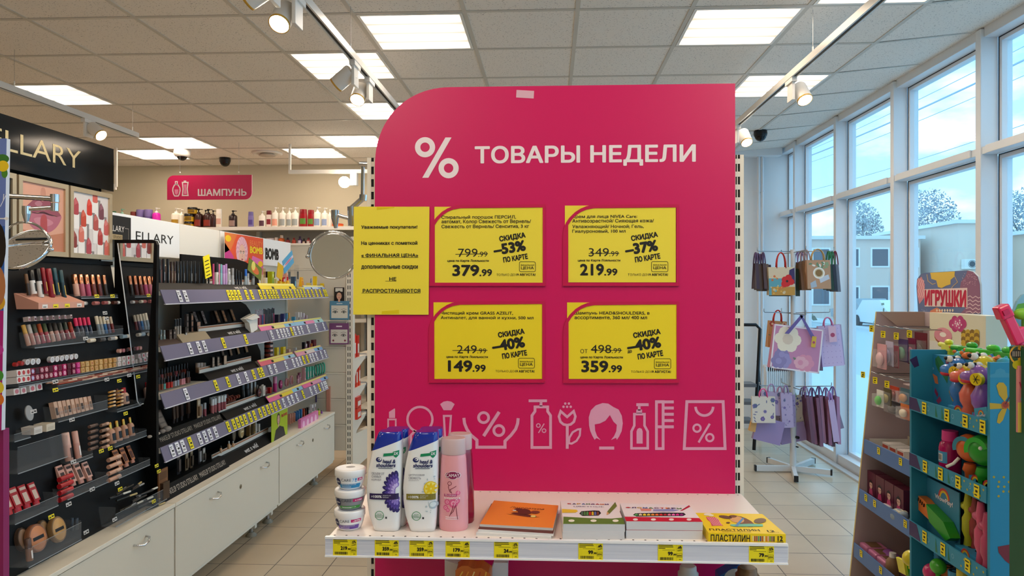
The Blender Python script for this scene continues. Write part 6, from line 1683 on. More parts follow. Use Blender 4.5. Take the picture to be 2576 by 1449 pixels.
row(kF,[(208,425,580,40,'c02a78','d88aa8'),(455,365,465,36,'c88a90','8a4a5a','5a2a3a'),(440,360,440,24,'d8a0a8','a05a6a')],XP,'tube','pink tube','lip gloss','far half of the lowest shelf','blushes on the lowest gondola shelf',zfix=z4+.045)
row(kF,[(80,540,640,60,'d8cfc4','c0b4a4'),(150,570,630,40,'b8242a','8a1a20'),(500,312,440,28,'d8a0a4','c06a7a','5aa090'),(530,310,435,30,'4ab09a','d0a8a8'),(555,308,425,28,'58b8a0','e0c0b8'),(582,306,418,26,'46a890','c8d8d0')],XP,'carton','mint and pink carton','carton','far half of the lowest shelf','cartons on the lowest gondola shelf',zfix=z4+.05,d=.025)
for i in range(4):
 p=P(*kF(625+24*i,415),X=XS-.06);p.z=z4+.05;m=MB();m.tube([(0,.042*math.cos(k/18*6.283),.045+.042*math.sin(k/18*6.283))for k in range(18)],.006,mat('3fae94',.4),8,closed=True)
 tag(m.build('mint_ring',loc=p,rot=(0,0,math.radians(35))),'mint green ring, %s in the row on the lowest shelf'%nth(i,4),'ring','mint rings on the lowest gondola shelf')
# cabinet top
G5='goods on the cabinet tops'
def pr_green(m,w,h):
 m.rect(0,0,w,h,mat('a2b81e',.4),z=.0002);m.fill([(w*.1,0),(w*.9,0),(w*.75,h*.4),(w*.5,h*.5),(w*.25,h*.42)],mat('24242a',.5),z=.0004);face(m,w*.42,h*.72,h*.13,'caa08c','2a2020',curly=False);m.text('BOMB',(w*.6,h*.74,w*.96,h*.84),mat('b03a2a',.4),z=.0014,off=.05)
o=card('poster',682,1032,722,1110,XS-.0,'lime green poster of a woman in black standing on the cabinet top','poster',pr_green,back='a2b81e')
row(kE,[(300,1020,1250,56,'2a2628','3a3436','8a8486'),(380,1030,1215,50,'8a7258','4a3a2c','b09a80'),(425,1000,1190,46,'6a543e','2c2420','9a8468'),(500,960,1160,50,'1c1a1c','8a8a8c'),(545,1010,1140,46,'a89c90','3a3432','d0c8c0')],XP,'blister','brush packet','brush packet','on the cabinet top makeup riser',G5,name='brush_packet',zfix=z5+.06,d=.015)
row(kE,[(150,985,1310,160,'7a5030','3a2416','5a3820')],onX(XS-.0),'blister','brown packet','packet','at the near end of the cabinet top',None,name='brush_packet',zfix=z5,d=.03)
row(kE,[(825,800,940,76,'5a5040','2a2622'),(903,800,920,82,'b8945e','c8b890','e0d0a8')],XP,'compact','round compact','compact','on the cabinet top',G5,zfix=z5+.09,d=.014)
row(kE,[(785,890,965,28,'c8a078','b8bab8'),(825,890,945,26,'c89a70','b8bab8'),(708,930,1000,22,'c8a080','2a2422')],onX(XS-.03),'bottle','mini bottle','mini bottle','on the cabinet top ledge',G5,zfix=z5+.08)
row(kE,[(975,722,860,40,'7a6038','3a2e20','c8a86a'),(1000,720,850,24,'4a3a24','2a2018'),(1018,720,845,26,'a08050','2a241c','17130f'),(1032,698,840,18,'d0c8bc','e0dcd4'),(1065,750,820,22,'d8d4cc','c8b8a4')],XP,'carton','gold and white pack','pack','on the cabinet top',G5,zfix=z5+.08,d=.02)
row(kF,[(353,845,950,22,'d89a80','c07a64'),(376,840,940,22,'dca088','c07a64'),(398,838,932,22,'d89a80','c07a64'),(418,785,880,16,'2a6aa8','5a9ac8'),(440,783,878,22,'2f74b0','6aaad0'),(468,780,874,26,'2a7ab8','5aa4cc'),(495,780,866,18,'c84a2a','e08a6a'),(512,778,860,18,'1d1a20','a0402a'),(540,775,850,34,'17151a','b8b4b8'),(578,755,835,34,'e4dcdc','2a2428'),(606,750,825,26,'dcd4d4','8a3a4a')],XP,'carton','thin carton','carton','far half of the cabinet top','cartons on the far cabinet top',zfix=z5+.02,d=.02)
row(kF,[(625+16*i,655+4*(i%2),755,15,('3a2a6a','5a2a5a','a02a7a','b83a8a','a8486a','c06a90')[i],'4a3a5a')for i in range(6)],XQ,'tube','shiny gloss tube','lip gloss','at the far end of the cabinet top','glosses on the far cabinet top',zfix=z5+.06)
o=card('pink_tray',750,1044,794,1076,XS+.01,'pink printed tray front on the far cabinet top','tray',lambda m,w,h:(m.rect(0,0,w,h,mat('d87ab0',.4),z=.0002),[m.disc(w*(.15+.23*i),h*.5,h*.25,mat('f0c0dc',.4),z=.0004,ry=h*.3)for i in range(4)]),back='d070a8',th=.02)
o=card('brush_wallet',821,968,842,1034,XS-.03,'salmon pink plastic wallet standing at the far end of the cabinet top','wallet',lambda m,w,h:(m.rect(0,0,w,h,mat('c8907a',.3),z=.0002),m.rect(w*.3,h*.12,w*.7,h*.18,mat('b04a3a',.4),z=.0004)),back='b88070',th=.03)
row(kF,[(650,748,815,36,'b8b020','5a6a2a'),(678,738,770,26,'7a3a8a','4a2a5a')],onX(XS-.0),'bottle','tiny round bottle','bottle','at the far end of the cabinet top',None,zfix=z5+.01)
# eye cards hanging on the cross gondola
def hung(u0,v0,u1,v1,Y,label,cat,fn,back,name='hanging_card',th=.004):
 a,b=P(u0,v1,Y=Y),P(u1,v0,Y=Y);w,h=b.x-a.x,b.z-a.z
 m=MB(XZ(0));m.prism([(0,0),(w,0),(w,h),(0,h)],th,mat(back,.35));m.T=m.T@TR(0,0,th);fn(m,w,h)
 return tag(m.build(name,loc=(a.x,Y,a.z)),label,cat,'cards hanging on the cross gondola back')
def eyes(m,w,h,y,s,dark='2a2426'):
 for e in(-1,1):
  cx=w*.5+e*w*.22
  m.stroke([(cx-s,y),(cx-s*.4,y+s*.5),(cx+s*.4,y+s*.5),(cx+s,y)],s*.2,mat(dark,.5),z=.0008);m.stroke([(cx-s,y),(cx,y-s*.4),(cx+s,y)],s*.12,mat(dark,.5),z=.0008);m.disc(cx,y+s*.05,s*.35,mat('4a5a5a',.4),z=.0007,seg=12)
  m.stroke([(cx-s*1.1,y+s*1.0),(cx,y+s*1.35),(cx+s*1.1,y+s*1.0)],s*.12,mat('6a5048',.5),z=.0008)
hung(841,723,866,757,YC-.02,'small card with a woman\'s face under the round mirror','card',lambda m,w,h:(m.rect(0,0,w,h,mat('1a1618',.4),z=.0002),m.rect(w*.12,h*.68,w*.85,h*.95,mat('d8d4cc',.4),z=.0004),face(m,w*.5,h*.36,h*.24,'d8a890','2a1c1a',curly=False)),'2a2224')
hung(830,757,879,804,YC-.02,'blue card with a pair of drawn eyes','card',lambda m,w,h:(m.rect(0,0,w,h,mat('5a8aa8',.3),z=.0002),m.rect(w*.08,h*.08,w*.92,h*.76,mat('dcd8cc',.4),z=.0004),eyes(m,w,h,h*.4,w*.13),m.rect(w*.35,h*.84,w*.65,h*.88,mat('dce8ec',.4),z=.0005)),'4a7a9a')
hung(829,813,878,866,YC-.02,'purple card with decorated drawn eyes','card',lambda m,w,h:(m.rect(0,0,w,h,mat('7a4a76',.3),z=.0002),m.rect(w*.07,h*.06,w*.93,h*.7,mat('d8d4cc',.4),z=.0004),eyes(m,w,h,h*.42,w*.13,'4a1a2a'),m.rect(w*.35,h*.82,w*.65,h*.88,mat('e0d0e0',.4),z=.0005),[m.disc(w*(.2+.6*i),h*.18,w*.05,mat('8a3a4a',.4),z=.0006)for i in(0,1)]),'6a3a66')
# ---------------------------------------------------------------- black cosmetics stand
YB0,YB1=1.95,3.236
XBK=-2.09
S0,S1=Vector((-2.03,0,1.66)),Vector((-1.845,0,.575))
SN=Vector((1.085,0,.185)).normalized()
bu=thing('cosmetics_stand',(XBK,(YB0+YB1)/2,.553),'tall black cosmetics stand with gold header lettering and sloped product wall','cosmetics stand')
uo2=TR(-XBK,-(YB0+YB1)/2,-.553)
BLK=mat('060607',.5,spec=.25)
XHD=-2.03
zh_t,zh_b=P(285,375,X=XHD).z,P(285,482,X=XHD).z
def XZP(y):return Matrix(((1,0,0,0),(0,0,-1,y),(0,1,0,0),(0,0,0,1)))
m=MB(uo2);m.prism([(XBK,.555),(S1.x,.555),(S1.x,.575),(S0.x,1.66),(XBK,1.66)],-(YB1-YB0-.02),BLK,T=XZP(YB0));m.build('product_wall',bu)
m=MB(uo2);m.bx((XBK-.06,YB0,1.6),(XBK,YB1-.01,zh_t),BLK);m.bx((XBK,YB0,1.655),(XHD+.005,YB1-.01,1.672),BLK);m.build('back_panel',bu)
m=MB(uo2);m.bx((XHD-.05,YB0,zh_b),(XHD,YB1+.004,zh_t),BLACKG)
GLD=mat('d8c69a',.22,.75)
kS=zpx(0,200,3.15)
la=text_mesh('LARY')[2];fa=text_mesh('STELLARY')[2]
yr,yl=P(*kS(640,620),X=XHD).y,P(*kS(160,500),X=XHD).y
zt2,zb2=P(*kS(333,482),X=XHD).z,P(*kS(275,622),X=XHD).z
fw=(yr-yl)*(fa[2]-fa[0])/(la[2]-la[0])
m.text('STELLARY',(yr-fw,zb2,yr,zt2),GLD,T=frame((XHD,0,0),(0,1,0),(0,0,1)),z=.0008,res=6)
m.build('header',bu)
# framed light boxes
XLB=-2.0
FRM=mat('cdb796',.25,.55)
def lightbox(u0,u1,art,name):
 y0,y1=P(u0,560,X=XLB).y,P(u1,560,X=XLB).y;z0,z1_=1.678,1.978
 m=MB(uo2);w,h=y1-y0,z1_-z0;t=.02
 m.bx((XLB-.03,y0,z0),(XLB,y0+t,z1_),FRM);m.bx((XLB-.03,y1-t,z0),(XLB,y1,z1_),FRM)
 m.bx((XLB-.03,y0+t,z0),(XLB,y1-t,z0+t),FRM);m.bx((XLB-.03,y0+t,z1_-t),(XLB,y1-t,z1_),FRM)
 f=m.build('frame',bu)
 m=MB(uo2@frame((XLB-.008,y0+t,z0+t),(0,1,0),(0,0,1)));art(m,w-2*t,h-2*t);m.build(name,f)
def smooth(pts,n=5):
 out=[];k=len(pts)
 for i in range(k):
  p0,p1,p2,p3=(Vector(pts[(i+j-1)%k])for j in range(4))
  for t in range(n):
   u=t/n;q=.5*((2*p1)+(p2-p0)*u+(2*p0-5*p1+4*p2-p3)*u*u+(3*p1-p0-3*p2+p3)*u**3)
   out.append((q.x,q.y))
 return out
def art_lips(m,w,h):
 S=lambda L:smooth([(w*x,h*y)for x,y in L])
 m.rect(0,0,w,h,mat('d8a18a',.25),z=0)
 m.fill([(0,0),(w,0),(w,h*.3),(w*.5,h*.22),(0,h*.3)],mat('bd7c60',.25),z=.0002)
 m.fill(S(((.46,.95),(.54,.95),(.56,.84),(.5,.8),(.44,.84))),mat('c68c78',.25),z=.0002)
 m.fill(S(((.06,.57),(.2,.7),(.36,.79),(.48,.75),(.6,.79),(.76,.7),(.94,.56),(.8,.545),(.5,.585),(.25,.555))),mat('96505f',.25),z=.0004)
 m.fill(S(((.3,.7),(.4,.75),(.48,.71),(.4,.66))),mat('b07482',.2),z=.0005)
 m.fill(S(((.06,.57),(.25,.55),(.5,.58),(.78,.54),(.94,.56),(.86,.42),(.7,.31),(.5,.27),(.28,.32),(.12,.44))),mat('b4697b',.25),z=.0005)
 m.fill(S(((.28,.46),(.4,.5),(.62,.49),(.74,.44),(.6,.38),(.4,.38))),mat('c4818f',.2),z=.0006)
 m.fill(S(((.18,.56),(.36,.565),(.5,.595),(.66,.57),(.84,.55),(.66,.55),(.5,.565),(.34,.55))),mat('4a1c24',.3),z=.0008)
 m.fill([(w*.41,0),(w*.61,0),(w*.61,h*.26),(w*.41,h*.26)],mat('e6d8d0',.3),z=.0009);m.fill([(w*.43,h*.26),(w*.59,h*.26),(w*.59,h*.46),(w*.57,h*.53),(w*.52,h*.56),(w*.46,h*.53),(w*.43,h*.47)],mat('b04a4e',.3),z=.001)
def art_sticks(m,w,h):
 m.rect(0,0,w,h,mat('ded6d4',.3),z=0)
 cs=['b0444c','d86a5e','7a4450','d83a2a','c84a34','b8544e','d0625e','8a3a34','d87464','b8403e']
 for i,(x,y)in enumerate(((.1,.74),(.62,.99),(.8,.72),(.46,.76),(.3,.56),(.64,.52),(.94,.46),(.05,.2),(.24,.3),(.76,.28),(.44,.11),(.95,.1))):
  a=.088;c0=lambda dx,dy:(w*min(1,max(0,x+dx)),h*min(1,max(0,y+dy)));z=.0002+i*1.2e-4
  m.fill([c0(.02,-.34),c0(a+.06,-.34),c0(a+.06,-.06),c0(.02,-.06)],mat('8d8584',.4),z=z)
  m.fill([c0(-a,-.34),c0(a,-.34),c0(a,-.09),c0(a*.5,-.115),c0(-a*.5,-.115),c0(-a,-.09)],mat('f0ebe8',.3),z=z+3e-5)
  m.fill([c0(-a*.8,-.1),c0(-a*.4,-.115),c0(a*.4,-.115),c0(a*.8,-.1),c0(a*.8,.06),c0(a*.6,.1),c0(-.01,.17),c0(-a*.55,.13),c0(-a*.8,.05)],mat(cs[i%10],.3),z=z+6e-5)
  m.fill([c0(a*.05,.06),c0(a*.6,.08),c0(0,.15),c0(-a*.5,.12),c0(-a*.4,.04)],mat(('c8646a','e58c80','9a6270','e8564a','d86a54','c8746e','de8680','a2544e','e49484','ca605c')[i%10],.3),z=z+9e-5)
lightbox(-90,42,lambda m,w,h:(m.rect(0,0,w,h,mat('15171f',.3),z=0),),'dark_picture')
lightbox(48,173,art_lips,'lips_picture')
lightbox(178,283,art_sticks,'lipstick_picture')
# mirrored end wing
YWG=YB1-.02
q1_=lambda u,v:(P(u,v,Y=YWG).x,P(u,v,Y=YWG).z)
fr_=[q1_(288,603),q1_(383,603),q1_(391,606),q1_(395,616),q1_(392,700),q1_(376,1060),q1_(371,1108),q1_(352,1108),q1_(345,1045),q1_(320,830)]
fr_=fr_[:]
m=MB(uo2);m.prism([q1_(288,603),q1_(383,603),q1_(391,606),q1_(395,616),q1_(392,800),q1_(394,1252),q1_(300,1252),q1_(288,900)],-.02,BLK,T=XZP(YWG));w_=m.build('end_wing',bu)
m=MB(uo2);m.prism([q1_(297,612),q1_(388,612),q1_(385,700),q1_(367,1000),q1_(362,1015),q1_(352,1018),q1_(346,1008),q1_(325,830)],.003,mat('e8e8ea',.02,1.),T=XZP(YWG));m.build('mirror',w_)
m=MB(uo2);pts=[q1_(297,612),q1_(325,830),q1_(346,1008),q1_(352,1018),q1_(362,1015)]
m.tube([(p[0],YWG-.004,p[1])for p in pts],.0022,mat('e4e6ea',.2),6);m.build('mirror_edge',w_)
m=MB(uo2);m.bx((XBK-.06,YB1,.56),(XBK,YB1+.006,zh_t),BLK);m.build('side_panel',bu)
off=SN*.02
pB=lambda u,v:PN(u,v,S0,SN)+off
kA,kB=zpx(0,640,4.026),zpx(0,980,3.089)
def gen(x0,yb0,x1,yb1,n,h0,h1,w0,w1,cols):
 L=[]
 for i in range(n):
  t=i/max(1,n-1);c=cols[i%len(cols)]
  yb=yb0+(yb1-yb0)*t
  L.append((x0+(x1-x0)*t,yb-(h0+(h1-h0)*t),yb,w0+(w1-w0)*t)+(c if isinstance(c,tuple)else(c,)))
 return L
def tray(k,x0,y0,x1,y1,hh,label,m_=None,dep=.05,lip=.35):
 a,b=PN(*k(x0,y0),S0,SN),PN(*k(x1,y1),S0,SN);z=(a.z+b.z)/2
 c=(a+b)/2;L=abs(b.y-a.y)/2;mt=m_ or ACRYL
 m=MB();m.bx((-.02,-L,-.003),(dep,L,0),mt);m.bx((dep,-L,-.003),(dep+.002,L,hh*lip),mt)
 for s in(-1,1):m.bx((-.01,s*L-.001,0),(dep,s*L+.001,hh*.8),mt)
 m.bx((dep+.002,-L,-.003),(dep+.003,L,.0005),mat('8d9296',.2));m.bx((dep,-L,hh*lip),(dep+.002,L,hh*lip+.0008),mat('9da2a6',.2))
 tag(m.build('acrylic_tray',loc=(c.x,c.y,z)),label,'tray','acrylic trays on the black stand')
GB='makeup on the black stand'
# upper rows
MAS=[('3a2a1e','6a4a32'),('e4e0dc','17171a','1a1a1c'),('d8d4d0','121214','16161a'),('7a1420','8a1a26','c8a04a'),('861622','921c2a','c8a04a'),('1d3a44','26505c','b89a4a'),('1a3038','23464e','b89a4a')]
row(kA,[(190,205,425,34)+MAS[0],(243,165,410,52)+MAS[1],(318,150,445,52)+MAS[2],(368,140,408,40)+MAS[3],(430,150,445,58)+MAS[4],(490,145,420,40)+MAS[5],(556,165,455,46)+MAS[6]],pB,'tube','mascara tube','mascara','on the pink wedge, black stand','mascaras on the black stand',name='mascara',lean=-9,dp=-.02)
a_,b_=PN(*kA(165,545),S0,SN),PN(*kA(652,545),S0,SN)
m=MB();L=abs(b_.y-a_.y)/2;PKW=mat('d39a86',.45)
m.T=Matrix(((1,0,0,0),(0,0,1,-L),(0,1,0,0),(0,0,0,1)));m.prism([(-.01,0),(.085,0),(.085,.024),(-.01,.06)],2*L,PKW);m.T=frame((.085,0,0),(0,1,0),(0,0,1))
for i,(x,c)in enumerate(((-.85,'e8e4e0'),(-.4,'f0dc1e'),(.1,'f0dc1e'),(.65,'e8e4e0'))):m.rect(L*x,.003,L*(x+.22),.017,mat(c,.5),z=.0006);m.rect(L*(x+.03),.006,L*(x+.16),.009,INK,z=.001)
tag(m.build('pink_wedge',loc=((a_.x+b_.x)/2,(a_.y+b_.y)/2,(a_.z+b_.z)/2)),'dusty pink wedge display carrying the mascaras on the black stand','display wedge')
row(kA,gen(735,432,1035,432,6,225,218,56,40,[('d8a894','rg'),('b86470','rg'),('b84a6a','rg'),('7a3a2a','rg'),('6a2f26','rg'),('3a2a1c','rg')]),pB,'tube','gloss with copper cap','lip gloss','in the row of six, black stand','copper-capped glosses on the black stand',lean=-9)
tray(kA,700,440,1080,436,.02,'narrow clear ledge under the copper-capped glosses')
row(kA,[(760,485,525,62,'c8c4c0','8a8682'),(880,482,522,80,'b8706a','a05a58'),(985,480,516,100,'a85a58','e8dcc4'),(1085,478,514,100,'5a2f24','d8d4d0')],pB,'lying','lying tester','tester','under the copper-capped glosses','testers on the black stand',dp=-.02)
row(kA,gen(225,690,655,660,8,48,40,34,26,[('c8b4b0','b87a7e','e4dcd8'),('d0bcb8','7a3a44','e8e0dc'),('c8bab6','c86a74','e8e0dc')]),pB,'carton','little tester pot','tester pot','above the printed glosses','tester pots on the black stand',name='tester_pot',d=.02,lean=-9)
PR=['c89a4a','b0aaa4','3a4034','b8502a','4a5a3a','2a2622','3a3632','4a4a44','2f3a30','9a3a1e'];LB=['c89a86','b88880','a86a68','9a3a44','a8444e','c09a8a','b08078','8a5a58','8a3036','9a2a22']
row(kA,[(240+51*i,715-3*i,935-8*i,42,LB[i],PR[i],'c8b8ae')for i in range(10)],pB,'tube','gloss with printed cap','lip gloss','in the row of ten, black stand','printed-cap glosses on the black stand',lean=-16)
tray(kA,215,950,735,880,.07,'clear tray holding the ten printed-cap glosses',lip=.6)
row(kA,gen(748,838,878,822,4,188,180,38,34,[('1f2638','d82a5a','8a8a94')]*4),pB,'tube','tint with pink tongue cap','lip tint','in the row of four, black stand','pink-capped tints on the black stand',lean=-12)
row(kA,gen(965,820,1105,800,5,190,165,34,30,[('7a848a','d8ccb4'),('8a8e90','c8bca4'),('3a6a9a','cfc3ab'),('5a4a5e','c8b8a0'),('7a2a1e','c8b49a')]),pB,'tube','tint with cream cap','lip tint','in the row of five, black stand','cream-capped tints on the black stand',lean=-12)
tray(kA,745,845,1135,812,.05,'clear tray holding the pink-capped and cream-capped tints',lip=.5)
row(kA,[(810,858,900,90,'e4d8c4','d8ccb4'),(915,850,892,90,'3a3a3e','5a5a5e'),(1030,838,878,110,'9a9a9a','e0d4c0'),(1155,818,858,120,'8aa0ac','e4d8c4')],pB,'lying','lying tester','tester','under the tints, black stand','testers on the black stand',dp=-.03)
row(kA,gen(1155,1006,1300,980,5,40,36,38,34,[('e8b0a0','d8988c'),('d88a90','c87a80'),('3a2424','5a3430'),('c07a74','a86a64'),('8a6054','7a5044')]),pB,'end','round tester end','tester','in the short row of five, black stand','round tester ends on the black stand',name='tester',dp=-.01)
row(kA,gen(95,1145,200,1130,3,42,60,40,50,[('c0302e','7a2024'),('b83a34','8a2a26'),('b8b4b4','dcd8d8')]),pB,'end','round tester end','tester','at the near side above the boxes','round tester ends on the black stand',name='tester',dp=-.01)
row(kA,gen(255,1128,310,1122,2,64,62,54,52,[('c4c4c6','e4e4e6')]),pB,'end','faceted clear cap','tester','in the pair above the white boxes','faceted caps on the black stand',name='tester',dp=-.01)
row(kA,gen(455,1105,700,1068,6,62,54,54,44,[('c4c4c6','e4e4e6')]),pB,'end','faceted clear cap','tester','in the row of six above the burgundy boxes','faceted caps on the black stand',name='tester',dp=-.01)
# two-high row of lipstick boxes across the stand
LBX=[('e4dcd8','b8383a')]*3+[('8a1f3a','c8c4e0','a0a0d0'),('4a0f1e','3a0c18'),('7a1830','c08a94','e0c0c4'),('821a34','c8909a','e4c4c8'),('5a1024','4a0e1c'),('b01e5a','d8a0b8','f0d0dc'),('7a1236','5a1028'),('b82060','dc9ab4','f0d0dc'),('5a0f24','4a0e1c'),('6a1230','c07a8a','d8a0ac'),('c4247a','d83a8a','e890b8')]
LBX+=[('c49a5a','a8683a','e8cc8a'),('cca468','b8905a','ecd498'),('c89a58','b0603a','e8cc8a'),('c89a5a','b07a4a','e8cc90'),('d0a868','c8985a','ecd498'),('c89a5a','b0683a','e8cc8a'),('cca060','c08a5a','ecd090'),('c89a58','b86a44','e8cc8a')]
LBX+=[('e0d8d4','c8b0ac'),('e4dcd8','b88a84'),('e4dcd8','b8444c'),('e0d8d4','c89a94'),('e4dcd8','a8505a'),('dcd4d0','b8a0a0')]
nb=len(LBX)
for r_,(yy0,yy1,nm)in enumerate(((1322,1110,'lower'),(1252,1064,'upper'))):
 for i,(c)in enumerate(LBX):
  t_=i/(nb-1);x=62+(1338-62)*t_
  yb=yy0+(yy1-yy0)*t_ if i>=0 else 0
  p=pB(*kA(x,yb));dm=depth(p)/FPX;w=(56-20*t_)/4.026*dm*1.08;h=(64-22*t_)/4.026*dm
  c=tuple(c)+(None,)*(3-len(c))
  if r_==0 and i in(4,7,9):c=('821a34','c8909a','e4c4c8')
  put('lipbox',p,w,h,.06,*c,'%s lipstick box, %s in the %s row of the long band'%(cname(c[0]),nth(i,nb),nm),'lipstick','lipstick boxes in the long band of the black stand',lean=-6)
tray(kA,45,1330,1350,1112,.02,'long clear ledge carrying the two-high lipstick boxes')
# lying pencils under them
for i in range(16):
 t_=i/15
 p=pB(*kA(500+820*t_,1330-140*t_+(i%3)*14-30));cs=('c89a80','b87a60','a84a34','c8a088','9a5a44','d0a890')
 put('lying',p+Vector((.02,0,0)),.008,.13,.008,cs[i%6],'d8b8a0' if i%2 else '8a3a2a',None,'%s lip pencil lying in the pencil tray, %s'%(cname(cs[i%6]),nth(i,16)),'lip pencil','lip pencils lying in the black stand tray',name='lip_pencil',rz=90-4)
tray(kA,450,1345,1400,1190,.03,'clear tray of lying lip pencils on the black stand',lip=.4)
row(kB,[(60,0,50,60,'d8d0cc','c87a84'),(115,-8,42,56,'dcd4d0','c0707a'),(185,-24,26,60,'e0d8d4','c86a74'),(240,-38,14,60,'e0d8d4','b8505c')],pB,'lipbox','blush box','blush','under the long band at the near side','blush boxes on the black stand',name='blush_box',d=.03,lean=-6)
# lower half
row(kB,gen(395,232,660,165,9,130,105,36,36,[('c8a48c','3a2a22',None),('d0ac94','b89078',None),('c49c84','7a6252',None)]),pB,'carton','slim beige compact box','compact box','in the beige row, black stand','slim beige boxes on the black stand',d=.02,lean=-12)
tray(kB,350,245,745,150,.07,'clear tray holding the slim beige boxes',lip=.5)
p=pB(*kB(182,250));dm=depth(p)/FPX
t=thing('hand_mirror',p,'grey round hand mirror standing in the black stand','mirror');m=MB();w=82/3.089*dm/2;h=120/3.089*dm/2
m.lathe([(w,0),(w,.004)],mat('9a9a9a',.3),24,T=frame((.0,0,h),(0,1,0),(-.2,0,1)),sy=h/w);m.build('plate',t);t.location=p
row(kB,[(205,295,350,90,'d8d0c8','c4bcb4'),(305,270,325,96,'d8ccb8','c8bca8')],pB,'carton','flat white pad box','pad box','under the round hand mirror',None,d=.05,name='pad_box')
tray(kB,0,620,408,545,.1,'empty clear bin with dividers at the near side of the stand',lip=.9,dep=.06)
tray(kB,0,400,130,370,.03,'shallow clear tray above the empty bin',lip=.8)
row(kB,[(500,338,560,58,'d8a898','e0b4a4','3a2a28'),(572,328,540,46,'d09c8c','d8a898','e8e0dc')],pB,'tube','tall pink corrector tube','corrector','in the pair, black stand','pink corrector tubes on the black stand',name='corrector_tube',lean=-9)
tray(kB,470,570,625,520,.03,'small clear tray under the pink corrector tubes')
for j in range(5):
 for i in range(2):
  p=pB(*kB(650+90*i,300+44*j-10*i));put('lying',p+Vector((.02,0,0)),.014,.05,.014,'6a5248' if i==0 else '8a6a58','d0a890' if i else '4a3a34',None,'concealer lying in the stack of ten, %s layer, %s'%(('top','second','middle','fourth','bottom')[j],('near side','far side')[i]),'concealer','stacked concealers on the black stand',name='concealer')
for j in range(5):
 for i in range(2):
  p=pB(*kB(800+62*i,30+28*j-6*i));put('lying',p+Vector((.02,0,0)),.009,.045,.009,'c8924a' if i==0 else 'b07a3a','e8c8a0',None,'gold pen lying in the pen stack, %s layer, %s'%(('top','second','middle','fourth','bottom')[j],('near side','far side')[i]),'pen','stacked gold pens on the black stand',name='cosmetic_pen')
row(kB,[(880,0,70,40,'b88a72','5a1a1e'),(938,-10,118,66,'d0a48c','b01a24','3a2a26')],pB,'found','foundation bottle with red cap','foundation','upper far corner of the black stand','red-capped foundations on the black stand',lean=-6)
tray(kB,820,172,1010,120,.03,'clear tray under the red-capped foundation bottles')
row(kB,gen(835,425,990,365,4,165,145,68,54,[('c8967a','gd','17130f')]),pB,'found','foundation bottle with gold cap','foundation','in the row of four, black stand','gold-capped foundations on the black stand',lean=-8)
tray(kB,800,440,1055,360,.04,'clear tray under the gold-capped foundation bottles',lip=.6)
row(kB,gen(25,985,245,905,4,205,180,90,70,[('a8141e','b81a24','c8b0a0')]),pB,'squeeze','large red cream tube','cream tube','in the row of four, black stand','red cream tubes on the black stand',lean=-18)
tray(kB,0,1030,350,910,.06,'clear tray under the large red cream tubes',lip=.6)
for j in range(4):
 p=pB(*kB(440,710+52*j));put('lying',p+Vector((.015,0,0)),.02,.07,.02,'a81820','c02028',None,'red tester tube lying flat, %s of four beside the pink tubes'%('topmost','second','third','lowest')[j],'tester','red testers on the black stand',name='tester_tube')
row(kB,gen(468,775,660,715,4,185,150,70,62,[('d8a494','b88474','3a2a26')]),pB,'squeeze','dusty pink cream tube','cream tube','in the row of four, black stand','dusty pink tubes on the black stand',lean=-18)
tray(kB,420,850,748,718,.05,'clear tray under the dusty pink cream tubes',lip=.6)
for j in range(4):
 p=pB(*kB(825,555+52*j));put('lying',p+Vector((.015,0,0)),.018,.08,.018,'c4967e','d8b09a',None,'beige tester tube lying flat, %s of four beside the copper tubes'%('topmost','second','third','lowest')[j],'tester','beige testers on the black stand',name='tester_tube')
row(kB,gen(900,635,1000,575,3,165,140,66,50,[('rg','b87a60','5a342a')]),pB,'squeeze','copper foil cream tube','cream tube','in the row of three, black stand','copper tubes on the black stand',lean=-18)
tray(kB,830,690,1080,580,.04,'clear tray under the copper foil tubes',lip=.6)
row(kB,[(230,1050,1268,195,'c8845a','8a5a3e','17130f'),(395,990,1192,160,'c89a5e','8a6a44','17130f')],pB,'compact','large round powder','powder','in the bottom tray, black stand','large round powders on the black stand',lean=-14,d=.02,dp=-.015)
row(kB,[(170,1080,1262,120,'8a6a50','4a382c'),(335,1020,1200,110,'9a7650','5a4630')],pB,'compact','large round powder','powder','behind the front powders','large round powders on the black stand',lean=-14,d=.02,dp=.012)
tray(kB,60,1350,495,1185,.09,'clear tray holding the large round powders',lip=.7,dep=.07)
row(kB,[(78,1160,1335,50,'8a6a5a','5a4034','dcd8d4')],pB,'tube','brown corrector tube','corrector','beside the round powders',None,lean=-6,name='corrector_tube',dp=-.05)
row(kB,[(520,1005,1100,26,'1a2430','23303e'),(555,1005,1095,30,'1a2430','23303e')],pB,'tube','navy tube','tube','beside the round powders, black stand',None,name='navy_tube')
q_=random.Random(11)
for i in range(18):
 p=pB(*kB(840+q_.uniform(0,300),830+175*(i/17)-q_.uniform(0,20)-60));put('lying',p+Vector((.03,0,.0)),.0085,.11,.0085,('15151a','1d1b1e','24221c')[i%3],('b8a06a','8a8a8c','17171a','d8d4c8')[i%4],None,'dark eye pencil in the jumbled lowest tray, %s from the top'%ORD[i],'eye pencil','jumbled eye pencils on the black stand',name='eye_pencil',rz=90+q_.uniform(-14,14))
tray(kB,780,1025,1200,880,.1,'clear tray of jumbled dark eye pencils',lip=.5,dep=.06)
